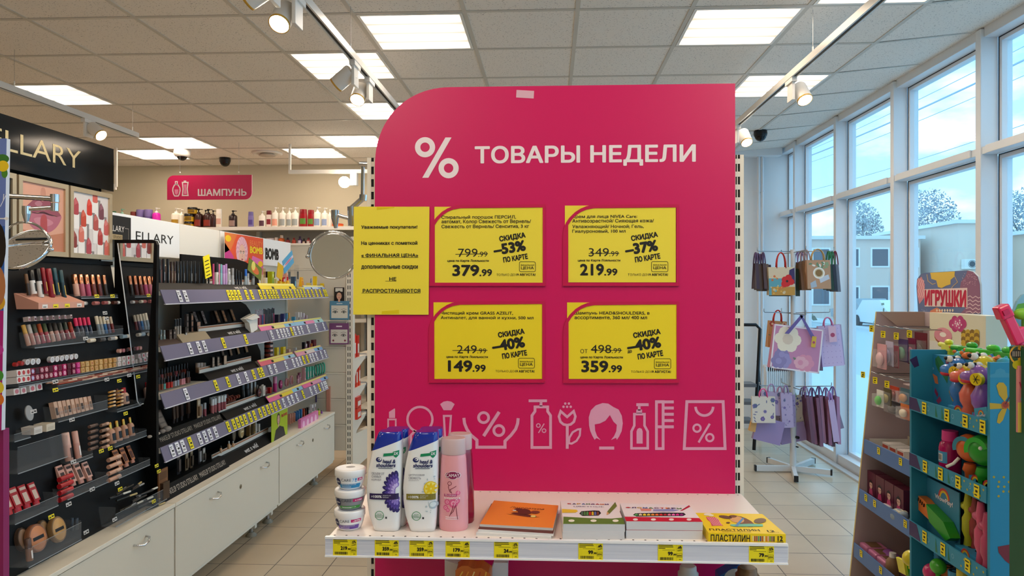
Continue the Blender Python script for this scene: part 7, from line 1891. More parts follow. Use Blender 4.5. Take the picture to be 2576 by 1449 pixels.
# round shade labels on the wing edge and price tags on the product wall
def wtag(k,x,y,yellow,i,n,w=.03,h=.014):
 p=PN(*k(x,y),S0,SN)+SN*.075
 m=MB();m.rect(-w/2,-h/2,w/2,h/2,YELT if yellow else mat('d4d0cc',.4),z=0);m.rect(-w*.4,-h*.3,-w*.05,h*.0,INK,z=.0003);m.rect(w*.05,-h*.2,w*.4,h*.15,INK,z=.0003);m.rect(-w*.4,h*.2,w*.3,h*.28,INK,z=.0003)
 key=('wt',yellow,w)
 if key not in GK:GK[key]=m.mesh('price_tag')
 o=link('price_tag',GK[key],loc=p);o.rotation_euler=frame((0,0,0),(0,1,0),S0-S1).to_euler()
 tag(o,'%s price tag on the black stand, %s of its colour'%('yellow' if yellow else 'white',nth(i,n)),'price tag','price tags on the black stand')
YT=[(kA,810,452),(kA,975,450),(kA,370,1405),(kA,1238,1265),(kA,1040,1308),(kB,848,207),(kB,650,500),(kB,722,478),(kB,245,1012),(kB,800,795),(kB,1070,888),(kB,1095,612),(kB,1112,655)]
YT.sort(key=lambda t:t[0](t[1],0)[0])
for i,(k,x,y)in enumerate(YT):wtag(k,x,y,True,i,len(YT))
WT=[(kA,895,622),(kA,912,680),(kA,690,882),(kA,370,1320),(kA,910,1297),(kA,1145,1252),(kB,108,196),(kB,415,258),(kB,425,585),(kB,575,798),(kB,385,915),(kB,755,1030),(kB,525,1130),(kB,775,750)]
WT.sort(key=lambda t:t[0](t[1],0)[0])
for i,(k,x,y)in enumerate(WT):wtag(k,x,y,False,i,len(WT))
for i,(x,y)in enumerate(((1045,45),(1053,97),(1072,188),(1077,242),(1086,288),(1093,340))):
 p=PN(*kB(x,y),S0,SN)+SN*.06;m=MB(frame((0,0,0),(0,1,0),S0-S1));m.disc(0,0,.008,mat('d8d0c8',.4),ry=.006);m.disc(0,0,.004,mat('8a5a48',.4),z=.0006,ry=.003)
 tag(m.build('shade_label',loc=p),'oval shade label, %s down the far edge of the black stand'%ORD[i],'shade label','oval shade labels on the black stand')
# swab and lemon banner at the near side
YBN=1.75
a,b=P(-120,1078,Y=YBN),P(26,351,Y=YBN)
xa_,xb_=a.x,b.x;xb2=P(13,1078,Y=YBN).x
t=thing('banner_stand',(xa_,YBN,0),'blue and magenta promotional banner with lemon print at the near edge','banner')
zt_,zb_=P(10,351,Y=YBN).z,P(6,1080,Y=YBN).z
m=MB(XZ(0));w=xb_-xa_;h=zt_-zb_;w2=xb2-xa_
m.T=XZ(0)@TR(0,zb_,0)
m.prism([(0,0),(w2,0),(w,h),(0,h)],.012,mat('d8dce4',.4));m.T=m.T@TR(0,0,.012)
wl=lambda f:w2+(w-w2)*f
m.fill([(0,h*.4),(wl(.4),h*.4),(w,h),(0,h)],mat('2f62b8',.4),z=.0003);m.fill([(0,h*.7),(wl(.7),h*.7),(w,h),(0,h)],mat('6a80c4',.4),z=.0004)
m.fill([(0,0),(w2,0),(wl(.41),h*.41),(0,h*.41)],mat('b01a78',.4),z=.0004)
kb=lambda u,v:(P(u,v,Y=YBN-.012).x-xa_,P(u,v,Y=YBN-.012).z-zb_)
def bd(u,v,r,c,z,ry=None):x,y=kb(u,v);m.disc(x,y,r,mat(c,.4),z=z,ry=ry)
bd(8,418,.015,'f0cc1e',.0008,.014);bd(6,400,.018,'3a7a2a',.0006,.012);bd(12,436,.008,'4a8a2a',.0007,.012)
bd(-6,620,.022,'1d1210',.0006,.06);bd(-5,720,.02,'b8764a',.0008,.05);bd(-2,760,.016,'e0a82a',.0005,.02)
x,y=kb(-10,550);x2,_=kb(17,550);m.stroke([(x,y),(x2,y)],.003,mat('f0f0f2',.4),z=.001);m.disc(x2,y,.006,mat('f4f4f4',.5),z=.0011,ry=.004)
bd(-4,945,.014,'4a9a3a',.0006);bd(-5,975,.016,'e8d03a',.0007);bd(-4,1005,.015,'e87a2a',.0006);bd(-2,880,.012,'c83a9a',.0006)
m.text('y',(kb(0,520)[0],kb(0,520)[1],kb(9,500)[0],kb(9,488)[1]),mat('eef2fa',.4),z=.001,shear=.3)
m.build('printed_board',t)
m=MB();m.bx((0,0,.0),(w2-.005,.02,zb_),mat('8a1a5a',.4));m.build('base',t)
# ---------------------------------------------------------------- swivel mirrors
def swivel_mirror(label,c,n,r,Y,joints,cone,mount):
 """joints: pixel points of the jointed arm on the vertical plane at depth Y; cone: pixel points of the stem"""
 C=P(*c,Y=Y)
 t=thing('swivel_mirror',C,label,'makeup mirror','chrome makeup mirrors')
 n=Vector(n).normalized();right=Vector((0,0,1)).cross(n).normalized();up=n.cross(right)
 F=frame((0,0,0),right,up)
 m=MB(F);m.lathe([(r*.93,-.006),(r,-.005),(r,.005),(r*.95,.007),(r*.92,.004)],CHROME,48,cap=False);m.lathe([(1e-5,-.0062),(r*.93,-.006)],mat('c8c8ca',.2,1.),48,cap=False);rim=m.build('rim',t)
 m=MB(F);m.lathe([(1e-5,.0042),(r*.93,.0042)],mat('f0f0f0',.01,1.),48,cap=False);m.build('mirror_glass',t)
 m=MB();hz=right;pts=[]
 for i in range(21):
  a=math.pi*i/20;pts.append(hz*(r*1.06*math.cos(a))+Vector((0,0,r*1.06*math.sin(a))))
 m.tube(pts,.0035,CHROME,8);m.sphere(tuple(hz*r*1.08),.007,CHROME,10);m.sphere(tuple(-hz*r*1.08),.007,CHROME,10);m.build('yoke',t)
 m=MB();a,b=P(*cone[0],Y=Y)-C,P(*cone[1],Y=Y)-C;m.cyl(b,a,.005,CHROME,14,.011);m.cyl(a,a+Vector((0,0,.022)),.0115,CHROME,14);m.build('stem',t)
 m=MB()
 for(p,q,rr)in joints:m.cyl(P(*p,Y=Y)-C,P(*q,Y=Y)-C,rr,CHROME,14)
 m.build('arm',t)
 m=MB()
 for(p,q,rr)in mount[:2]:m.cyl(P(*p,Y=Y)-C,P(*q,Y=Y)-C,rr,CHROME,14)
 m.build('joint',t)
 if len(mount)>2:
  m=MB()
  for(p,q,rr)in mount[2:]:m.cyl(P(*p,Y=Y)-C,P(*q,Y=Y)-C,rr,CHROME,14)
  m.build('mount',t)
swivel_mirror('tilted chrome swivel mirror before the black stand, on a jointed arm',(62,628),(-.02,-.78,.62),.075,2.0,[((69,526),(137,522),.006),((-60,488),(131,500),.0075)],((67,538),(67,562)),[((138,489),(138,509),.012),((138,511),(138,531),.0105)])
swivel_mirror('upright chrome swivel mirror hanging beside the yellow notice',(838,645),(.1,-1,.02),.0665,2.03,[((846,540),(888,552),.006),((880,528),(912,500),.008),((912,503),(913,415),.005)],((843,548),(845,574)),[((884,520),(886,568),.012),((913,505),(914,490),.011),((905,413),(926,414),.008)])
# ---------------------------------------------------------------- gift bag stand
PC=P(1995,1188,Z=0)
YG=PC.y
st=thing('bag_stand',(PC.x,PC.y,0),'white pole stand with five feet and three tiers of wire arms for gift bags','display stand')
STM=mat('d3d7da',.35)
zt_=P(1995,628,Y=YG).z
m=MB();m.cyl((0,0,.03),(0,0,.55),.026,STM,14);m.cyl((0,0,.5),(0,0,zt_),.02,STM,14);m.cyl((0,0,zt_-.035),(0,0,zt_),.024,STM,12);m.build('pole',st)
m=MB();m.cyl((.02,-.02,.3),(.03,-.045,.3),.012,BLACK,10);m.cyl((.02,-.02,.22),(.028,-.04,.22),.006,BLACK,8);m.build('clamp_screw',st)
for u,v in((1898,1187),(2094,1199),(2003,1216),(1932,1166),(2047,1168)):
 e=P(u,v,Z=0.0);d=Vector((e.x-PC.x,e.y-PC.y,0));L=d.length;d.normalize()
 T=frame((0,0,0),d,Vector((-d.y,d.x,0)))
 m=MB(T);m.bx((0,-.016,.012),(L-.012,.016,.055),STM);f=m.build('foot',st)
 m=MB(T);m.bx((L-.014,-.017,.01),(L,.017,.057),mat('1d1d1f',.5));m.build('end_cap',f)
TZ=[P(1995,v,Y=YG).z for v in(633,787,972)]
for z,us in zip(TZ,((1905,2098),(1922,2088),(1910,2092))):
 for u in us:
  x=P(u,720,Y=YG).x-PC.x
  m=MB();m.tube([(0,0,z),(x*.97,0,z+.004),(x,0,z+.012),(x,0,z+.035)],.004,STEEL,6);m.build('arm',st)
 for dy in(-.3,.3):m=MB();m.tube([(0,0,z-.008),(0,dy,z-.004),(0,dy*1.02,z+.03)],.004,STEEL,6);m.build('arm',st)
kR=zpx(1840,560,2.07)
_bg={}
def bag(x0,y0,x1,y1,c,art,hc,label,Y,rot=0.,d=.08,loop=0.,hw=.5,flat=False,grp='gift bags on the pole stand'):
 """a paper bag with rope handles; box given in the zoomed picture"""
 a,b=P(*kR(x0,y1),Y=Y),P(*kR(x1,y0),Y=Y)
 w,h=b.x-a.x,b.z-a.z
 t=thing('gift_bag',((a.x+b.x)/2,Y,a.z),label,'gift bag',grp)
 t.rotation_euler=(0,math.radians(rot),0)
 m=MB();bm_=mat(c,.4)
 dd=d
 vs=[(-w/2,-dd/2,0),(w/2,-dd/2,0),(w/2,dd/2,0),(-w/2,dd/2,0),(-w/2,-dd*.22,h),(w/2,-dd*.22,h),(w/2,dd*.22,h),(-w/2,dd*.22,h),(-w/2+dd*.05,0,0),(-w/2+dd*.12,0,h),(w/2-dd*.05,0,0),(w/2-dd*.12,0,h)]
 m.add(vs,[(3,2,1,0),(0,1,5,4),(2,3,7,6),(1,10,11,5),(10,2,6,11),(3,8,9,7),(8,0,4,9)],bm_)
 if art:
  T=frame((-w/2,-dd/2,0),(1,0,0),(0,dd*.28,h));m.T=T;art(m,w,h);m.T=I4.copy()
 m.build('paper',t)
 if hc:
  m=MB();H=loop or h*.4;hm=mat(hc,.5)
  for s_ in(-1,1):
   pts=[]
   for i in range(13):
    q=math.pi*i/12;pts.append((w*hw*.5*math.cos(q),s_*dd*.2*(1-.8*math.sin(q)),h*.96+H*math.sin(q)**.8))
   m.tube(pts,.005,hm,6)
  m.build('handles',t)
 return t
def flowers(cols,leaf='6a7a6a',seed=1,n=5,box=(0,0,1,1),r=.16):
 def f(m,w,h):
  q=random.Random(seed)
  for i in range(n*2):
   x,y=box[0]+(box[2]-box[0])*q.random(),box[1]+(box[3]-box[1])*q.random();m.disc(w*min(.93,max(.07,x)),h*min(.93,max(.07,y)),w*.07,mat(leaf,.5),z=.0006,ry=w*.025,rot=q.uniform(0,180),seg=10)
  for i in range(n):
   x,y=box[0]+(box[2]-box[0])*q.random(),box[1]+(box[3]-box[1])*q.random();c=cols[i%len(cols)];R_=min(w,h)*r*q.uniform(.7,1.2)
   x=min(1-R_/w,max(R_/w,x))*w;y=min(1-R_/h,max(R_/h,y))*h
   for j in range(6):m.disc(x+R_*.55*math.cos(j*1.047),y+R_*.55*math.sin(j*1.047),R_*.45,mat(c,.5),z=.0009+4e-5*i+3e-6*j,seg=10)
   m.disc(x,y,R_*.4,mat(cols[(i+1)%len(cols)],.5),z=.0012+4e-5*i,seg=10)
 return f
def art_poppy(m,w,h):
 m.rect(0,0,w*.5,h*.6,mat('5a9aa8',.4),z=.0004);m.rect(w*.1,0,w,h*.3,mat('b88a3a',.4),z=.0005);m.fill([(w*.75,h*.5),(w,h*.4),(w,h*.98),(w*.8,h*.9)],mat('3a2a5a',.4),z=.0005)
 q=random.Random(2)
 for i in range(26):m.disc(w*q.uniform(.05,.6),h*q.uniform(.05,.7),w*q.uniform(.02,.06),mat(q.choice(('c8b894','d8a84a','6aa8b0','c86a3a')),.4),z=.0007+1e-5*i,seg=8)
 for dx,dy in((.62,.55),(.76,.62),(.7,.42),(.85,.48),(.6,.4)):m.disc(w*dx,h*dy,w*.13,mat('c81e1a',.4),z=.001+dx*1e-4,seg=12)
 m.disc(w*.7,h*.5,w*.05,mat('3a1a14',.4),z=.0013)
def art_cup(m,w,h):
 q=random.Random(3)
 for i in range(16):m.disc(w*q.uniform(.1,.9),h*q.uniform(.68,.93),w*.08,mat(q.choice(('8aa07a','e4e4dc','6a8a6a')),.4),z=.0005+1e-5*i,ry=w*.04,rot=q.uniform(0,180),seg=8)
 m.disc(w*.5,h*.55,w*.25,mat('ece8e0',.4),z=.0009);m.disc(w*.5,h*.55,w*.15,mat('8a6a3a',.4),z=.0011);m.ring(w*.5,h*.55,w*.17,w*.03,mat('c8b88a',.4),z=.0012)
 m.fill([(w*.55,h*.2),(w*.95,h*.35),(w*.9,h*.5),(w*.5,h*.38)],mat('c4ccd8',.4),z=.0008);m.fill([(w*.15,h*.02),(w*.4,h*.08),(w*.35,h*.3),(w*.12,h*.2)],mat('a8b8c8',.4),z=.0008)
DRK=['3a2c3e','4a3a34','5a4640','4f3f46','6a564c']
for i in range(6):bag(118+13*i,212+4*(i%3),134+13*i,345+6*(i%3),DRK[i%5],None,'5a4468' if i<4 else None,'thin dark bag seen edge-on, %s from the stand tip, top tier left cluster'%ORD[i],YG+.02*(i%3),d=.16,hw=.8,loop=.1)
bag(200,240,352,383,'26382c',None,None,'dark green bag edge behind the red poppy bag',YG+.03,d=.05)
bag(190,232,325,378,'d0c0a4',art_poppy,'c0281e','gift bag with a big red poppy, top tier',YG-.06,d=.07,loop=.13,hw=.35)
for i in range(3):bag(345+16*i,205-4*i,362+16*i,352,('6a4a30','7a5a3e','8a6a48')[i],None,'b08a8a' if i else '8a6a9a','brown kraft bag seen edge-on, %s beside the coffee cup bag'%ORD[i],YG+.02,d=.2,hw=2.,loop=.1)
bag(388,195,510,345,'b89070',art_cup,'c8a06a','brown gift bag with coffee cup and leaves, top tier',YG-.07,d=.08,loop=.1,hw=.55)
for i in range(3):bag(498+17*i,218,514+17*i,350+5*i,('1f3a2a','2a2632','6a6a74')[i],None,('2f7a4a','2f7a4a','7a1a34')[i],'%s bag seen edge-on at the window end of the top tier'%('dark green','black','grey')[i],YG+.02*i,d=.18,hw=.9,loop=.12)
bag(182,512,276,650,'c08a5a',flowers(('a83a2a','d8b08a'),seed=5,n=5),'d0301e','orange flowered bag with red loop handles, middle tier',YG+.04,rot=4,d=.07,loop=.1,hw=.45)
bag(225,548,470,768,'8a7a86',None,None,'grey-mauve bag behind the large pink flower bag',YG+.02,d=.06)
def art_pink(m,w,h):
 BW=mat('e8dce4',.4)
 for a,b,c,d in((0,0,w,h*.035),(0,h*.965,w,h),(0,0,w*.03,h),(w*.97,0,w,h)):m.rect(a,b,c,d,BW,z=.0004)
 flowers(('e8dcc8','d8c4b0'),seed=8,n=1,box=(.26,.68,.3,.72),r=.3)(m,w,h);flowers(('8a80b0','9a90c0'),seed=9,n=3,box=(.12,.1,.3,.35),r=.17)(m,w,h);flowers(('d890a8','e0a8b8'),seed=10,n=2,box=(.45,.15,.7,.28),r=.18)(m,w,h)
def tagcard(t,x,z,c,w=.035,h=.09):
 m=MB();m.bx((x-w/2,-.055,z-h),(x+w/2,-.053,z),mat(c,.4));m.T=XZ(-.055);flowers(('b04a6a','d8a0a8'),seed=3,n=2,r=.2)(m,.0001,.0001)if False else m.disc(x,z-h*.55,w*.3,mat('b04a6a',.4),z=.0006);m.build('label_tag',t)
t=bag(192,540,448,768,'c284a8',art_pink,None,'large pink landscape bag with white edge and pale flowers, middle tier',YG-.12,rot=7,d=.08)
m=MB();zz=.32
for x in(-.12,.02):
 m.fill([(-.01,zz+.14),(.02,zz+.14),(x+.035,zz*.98-.02),(x,zz*.98-.02)]if x<0 else[(-.02,zz+.14),(.0,zz+.14),(x+.11,zz*.9),(x+.075,zz*.9)],mat('6a5a9a',.4),T=XZ(-.05),z=.001)
m.build('ribbon',t);tagcard(t,.12,.3,'d8b03a')
def art_dots(m,w,h):
 for i in range(5):
  for j in range(7):m.disc(w*(.12+.19*i),h*(.08+.14*j),w*.02,mat('9a86b8',.4),z=.0006,seg=6)
t=bag(465,535,578,745,'c8b4d8',art_dots,'d07aa8','lilac bag with dotted pattern and pink ribbon, middle tier',YG-.08,rot=-5,d=.08,loop=.08,hw=.4);tagcard(t,.01,.33,'dcb4c8',.06,.13)
bag(545,530,582,738,'a89ab0',None,None,'grey lilac bag edge behind the dotted bag',YG-.02,rot=-4,d=.08)
FL=[(105,905,225,1040,'d8d0c4',0),(150,880,250,1000,'b8a8c8',3),(205,890,285,1075,'cfc6c8',2),(260,885,320,1065,'b4a4c8',-2),(310,900,390,1110,'d0c8bc',-8),(105,1020,250,1140,'9a86b4',14),(255,1045,395,1140,'9480ac',-12),(90,1010,120,1085,'c89a5a',12),(285,895,330,1060,'a898c0',0)]
FN=['cream bag with purple sprigs and lettering, front of the bottom tier','lilac bag behind the cream sprig bag, bottom tier','pale flowered bag in the middle of the bottom cluster','narrow lilac bag beside the pole, bottom tier','cream flowered bag tilted before the pole, bottom tier','plain purple bag bottom sticking out at the lower left cluster','plain purple bag with small sticker, lowest of the bottom tier','orange bag corner at the left end of the bottom tier','lilac bag squeezed behind the pale flowered ones']
for i,((x0,y0,x1,y1,c,r_),lab)in enumerate(zip(FL,FN)):
 bag(x0,y0,x1,y1,c,flowers(('6a5a9a','8a78b0','5a6a8a'),leaf='7a7a9a',seed=20+i,n=6 if i not in(5,6)else 0,r=.1)if i not in(5,6,7)else None,('e05a9a','b49ac8','d8a0c8','9a86b4','8aa07a')[i%5]if i<5 else None,lab,YG-.16+.028*((i*4)%9),rot=r_,d=.05,loop=.07,hw=.35)
for i in range(10):
 bag(395+15*i,900+3*(i%4),411+15*i,1135+6*(i%4),('6a4458','8a5a76','5a3c4c','7a5068','a87a98')[i%5],None,('8a6a9a','a88ab8')[i%2]if i%2==0 else None,'plum bag seen edge-on, %s from the pole in the bottom tier'%ORD[i],YG-.05+.03*(i%3),rot=(-4+i*.6),d=.2,hw=1.2,loop=.09)
bag(520,920,552,1135,'c0a8cc',None,'b48ac8','lilac flowered bag closing the plum row at the window side',YG-.1,rot=-6,d=.1,loop=.08)
bag(545,960,580,1070,'8a7a8c',None,None,'grey bag corner at the window end of the bottom tier',YG,rot=-14,d=.06)
bag(345,905,395,1000,'6a4a6e',None,'7a6a8a','dark plum bag behind the pole, bottom tier',YG+.1,d=.06,loop=.08)
# ---------------------------------------------------------------- ladder, radiator, pipes
YLD=7.0
def pl_(u,v,Y):return P(u,v,Y=Y)
ld=thing('step_ladder',(P(1890,1100,Y=YLD).x,YLD,0),'black folding step ladder half hidden behind the sign','step ladder')
LO=Vector(ld.location);LBK=mat('15171c',.4)
zt_=pl_(1890,817,YLD).z;xr=pl_(1912,900,YLD).x;xl=xr-.42
zb_=0
m=MB();m.tube([(xl-.06,YLD,.02),(xl,YLD,zt_-.03),(xl+.03,YLD,zt_),(xr-.04,YLD,zt_),(xr-.0,YLD,zt_-.04),(xr-.1,YLD-.15,.02)],.016,LBK,10);m.v=[tuple(Vector(v)-LO)for v in m.v];m.build('front_frame',ld)
for x,dx in((xl,-.02),(xr,.0)):
 m=MB();m.tube([(x-.02,YLD,zt_-.35),(x+.06+dx,YLD+.22,.5),(x+.1,YLD+.34,.02)],.014,LBK,8);m.v=[tuple(Vector(v)-LO)for v in m.v];m.build('rear_leg',ld)
for z in(pl_(1890,962,YLD).z,pl_(1890,1005,YLD).z-.0,.3):
 m=MB();k=(zt_-z)/zt_;m.bx((xl+.01-.05*k,YLD-.13*k-.06,z-.03),(xr-.02-.1*k,YLD-.13*k+.14,z),mat('6a6e74',.4));m.v=[tuple(Vector(v)-LO)for v in m.v];m.build('step',ld)
YRD=7.62
a,b=P(1925,975,Y=YRD),P(2016,920,Y=YRD)
rd=thing('radiator',((a.x+b.x)/2,YRD,0),'white finned radiator on feet behind the gift bags','radiator')
w=(b.x-a.x);z0,z1_=.32,P(1970,921,Y=YRD).z
m=MB()
for i in range(18):x=-w/2+w*(i+.5)/18;m.bx((x-.016,-.04,z0),(x+.016,.04,z1_),mat('e2e4e6',.35));m.bx((x-.012,-.05,z0+.05),(x+.012,.05,z1_-.05),mat('dcdfe2',.35))
m.bx((-w/2,-.02,z1_-.06),(w/2,.02,z1_-.02),mat('cfd3d8',.4));m.bx((-w/2,-.02,z0+.02),(w/2,.02,z0+.06),mat('cfd3d8',.4));m.build('fins',rd)
for s in(-1,1):m=MB();m.bx((s*w*.35-.015,-.03,0),(s*w*.35+.015,.03,z0+.02),mat('e2e4e6',.35));m.bx((s*w*.35-.05,-.05,0),(s*w*.35+.05,.05,.01),mat('e2e4e6',.35));m.build('foot',rd)
m=MB();m.cyl((w/2,0,z1_-.06),(w/2+.06,0,z1_-.06),.02,mat('b8b0a0',.3,.8),10);m.build('valve',rd)
PIPE=mat('dcdfe2',.3)
for i,u in enumerate((1908,1917.5)):
 p=P(u,700,Y=YR-.06);t=thing('heating_pipe',(p.x,YR-.06,0),'white vertical heating pipe in the corner, %s'%('farther from the window','nearer the window')[i],'pipe','heating pipes')
 m=MB();m.cyl((0,0,.0),(0,0,ZC-.03),.017,PIPE,12);m.build('tube',t)
 for z in(.5,1.15,1.9,2.6):m=MB();m.lathe([(.022,z),(.022,z+.02)],PIPE,12);m.bx((-.006,0,z),(.006,.06,z+.015),PIPE);m.build('clip',t)
p=P(1918,920,Y=YR-.1)
m=MB();m.tube([(p.x,YR-.12,p.z),(p.x+.35,YR-.12,p.z-.03)],.016,PIPE,10);tag(m.build('radiator_pipe'),'white pipe running across to the finned radiator','pipe')
# ---------------------------------------------------------------- beige cardboard toy stand
YF_,YN2,XBB=3.9,3.3,1.99
pT,pBm=P(2205,784,Y=YF_),P(2139,1449,Y=YF_)
sl=(pBm.x-pT.x)/(pBm.z-pT.z)
xf=lambda z:pT.x+sl*(z-pT.z)
BEI=mat('b8a6a8',.6)
bst=thing('toy_stand',(XBB,(YF_+YN2)/2,0),'beige cardboard toy stand with lettered header, hooks and blue shelf fronts','toy stand')
bo_=TR(-XBB,-(YF_+YN2)/2,0)
for y,tp in((YF_,pT.z),(YN2-.005,1.0)):
 m=MB(bo_);m.prism([(xf(0),0),(XBB,0),(XBB,tp),(xf(tp),tp)],-.012,BEI,T=XZ(y),mside=mat('d3c07a',.5));m.build('side_panel',bst)
m=MB(bo_);m.bx((XBB-.01,YN2,0),(XBB,YF_,pT.z),BEI);m.build('back_panel',bst)
m=MB(bo_);m.prism([(xf(pT.z)+.01,pT.z-.002),(XBB,pT.z-.002),(XBB,pT.z-.075),(xf(pT.z)+.1,pT.z-.075)],.004,mat('b29c90',.6),T=XZ(YF_-.012));m.build('folded_flap',bst)
# header
XH2=XBB+.004
fH=lambda u,v,z=0.:(XH2-z,P(u,v,X=XH2).y,P(u,v,X=XH2).z)
HDM=mat('5a6a94',.5)
kh=zpx(2140,660,3.6216)
outl=[(635,560),(612,220),(620,150),(655,105),(700,95),(1080,72),(1130,85),(1175,130),(1195,200),(1203,470),(1205,560)]
m=MB(bo_)
hp=[P(*kh(*p),X=XH2)for p in outl]
m.prism([(-p.y,p.z)for p in hp],.008,HDM,T=Matrix(((0,0,-1,XH2),(-1,0,0,0),(0,1,0,0),(0,0,0,1))),mside=mat('d8d0c8',.5))
fz=lambda u,v,z=0.:fH(u,v,.008+z)
def hfill(pts,c,z):m.fill([kh(*p)for p in pts],mat(c,.5),z=z,fn=fz)
def hstroke(pts,w,c,z):m.stroke([kh(*p)for p in pts],w/3.62,mat(c,.5),z=z,fn=fz)
hfill([(740,95),(965,82),(960,130),(925,160),(925,200),(880,215),(845,235),(810,225),(795,165),(750,150)],'cfb04a',.0004)
hfill([(1010,240),(1020,180),(1060,130),(1080,76),(1128,86),(1172,130),(1193,200),(1202,460),(1010,470),(1060,420),(1085,300),(1075,235)],'855a78',.0004)
hfill([(618,160),(660,130),(690,200),(685,320),(640,380),(622,300)],'c88490',.0004)
hfill([(720,540),(740,440),(800,410),(850,440),(840,545)],'c87a5a',.0004)
for j in range(3):hstroke([(628+20*j,140+10*j),(642+20*j,170),(628+20*j,200),(642+20*j,230),(628+20*j,260),(642+20*j,290),(632+18*j,320)],6,'e0b0b4',.0006)
for j in range(5):hstroke([(1085-20*(j>2),315+35*j),(1105,305+35*j),(1130,325+35*j),(1155,308+35*j),(1180,325+35*j),(1198,318+35*j)],6,'d8c0c8',.0008)
q_=random.Random(6)
for i in range(50):x,y=q_.uniform(1030,1180),q_.uniform(100,210);c_=kh(x,y);(m.disc(c_[0],c_[1],.9,mat('cba6b4',.5),z=.0008,fn=fz,seg=6)if(x-1090)<80 else None)
for i in range(40):c_=kh(q_.uniform(640,720),q_.uniform(430,520));m.disc(c_[0],c_[1],.9,mat('9aa8cc',.5),z=.0008,fn=fz,seg=6)
hstroke([(710,110),(720,170),(760,200),(790,190)],5,'c8a86a',.0007);hstroke([(960,120),(990,180),(950,215),(930,240)],5,'c8a86a',.0007)
TLf=frame((XH2-.008,0,0),(0,-1,0),(0,0,1))
def ht(s,b,c,off,z):
 u0,v0=kh(b[0],b[1]);u1,v1=kh(b[2],b[3]);um=(u0+u1)/2;vm=(v0+v1)/2
 m.text(s,(-P(u0,vm,X=XH2).y,P(um,v1,X=XH2).z,-P(u1,vm,X=XH2).y,P(um,v0,X=XH2).z),mat(c,.5),T=TLf,off=off,z=z)
hfill([(682,245),(1080,232),(1082,408),(690,402)],'d8c4c4',.0010)
ht('ИГРУШКИ',(690,250,1072,402),'b0143e',.06,.0014)
for j in range(7):c_=kh(802+24*j,438);m.disc(c_[0],c_[1],2.3,mat('dcd0b8',.5),z=.0009,fn=fz,seg=8,ry=3.6)
m.build('header',bst)
# shelves
BLF=mat('4f74b0',.4)
RZ_=[]
for(va,vb)in((1105,1138),(1230,1262),(1366,1398)):
 for it in range(3):pass
 z=1.
 for it in range(8):z=P(2180,va,X=xf(z)).z if False else P((2180,2164,2140)[(1105,1230,1366).index(va)],va,Y=YF_-.02).z
 RZ_.append(z)
for z in RZ_:
 x=xf(z)
 m=MB(bo_);m.bx((x+.004,YN2,z-.075),(XBB-.01,YF_-.012,z-.068),mat('a08a80',.6));m.build('shelf',bst)
 m=MB(bo_);m.bx((x-.004,YN2,z-.075),(x+.002,YF_-.012,z),BLF);m.build('shelf_front',bst)
m=MB(bo_);m.bx((XBB-.22,YN2,1.095),(XBB-.01,YF_-.012,1.1),BEI)if False else m.bx((XBB-.2,YN2,1.06),(XBB-.01,YN2+.42,1.065),BEI);m.build('shelf',bst)
for i,(z,ys,dy)in enumerate(((P(2230,822,X=1.75).z,(3.84,3.74,3.64,3.54),0),(P(2230,945,X=1.72).z,(3.84,3.74,3.64,3.54),0))):
 for y in ys:
  m=MB(bo_);xq=xf(z)-.02
  for s in(-.018,.018):m.tube([(XBB-.01,y+s,z),(xq+.02,y+s,z),(xq,y+s*.6,z+.008)],.0022,STEEL,6)
  m.tube([(xq,y-.012,z+.008),(xq,y+.012,z+.008)],.0022,STEEL,6);hk=m.build('hook',bst)
def ytag(p,rz,label,grp,w=.03,h=.034,rx=0.):
 m=MB(XZ(0));key=('yt',w,h)
 if key not in GK:
  m.rect(-w/2,-h,w/2,0,YELT,z=0);m.rect(-w*.4,-h*.25,w*.3,-h*.15,INK,z=.0004);m.rect(-w*.2,-h*.6,w*.2,-h*.42,INK,z=.0004);m.rect(-w*.35,-h*.85,w*.1,-h*.75,INK,z=.0004);GK[key]=m.mesh('price_tag')
 tag(link('price_tag',GK[key],loc=p,rot=(rx,0,math.radians(rz))),label,'price tag',grp)
kT=zpx(2140,660,3.6216)
for i,(x,y,lab)in enumerate(((190,575,'highest row, at the hook tip'),(295,625,'highest row, over the pink hanging packs'),(415,640,'highest row, over the doll pack'),(535,620,'highest row, largest and tilted'),(112,995,'second row, at the hook tip'),(222,1045,'second row, second hook'),(330,1080,'second row, third hook'))):
 z=P(*kT(x,y),X=1.72).z;p=P(*kT(x,y),X=1.70)
 ytag(p,-70,'yellow price tag on the beige stand hooks, '+lab,'price tags on the beige toy stand')
for j,(z,us)in enumerate(zip(RZ_,((2210,2265),(2178,2200,2277),(2166,2215)))):
 for i,u in enumerate(us):
  p=P(u,1100,X=xf(z)-.0055);ytag(Vector((xf(z)-.0055,p.y,z-.008)),-90,'yellow price tag on the %s blue shelf front, %s'%(('top','middle','bottom')[j],nth(i,len(us))),'price tags on the beige toy stand')
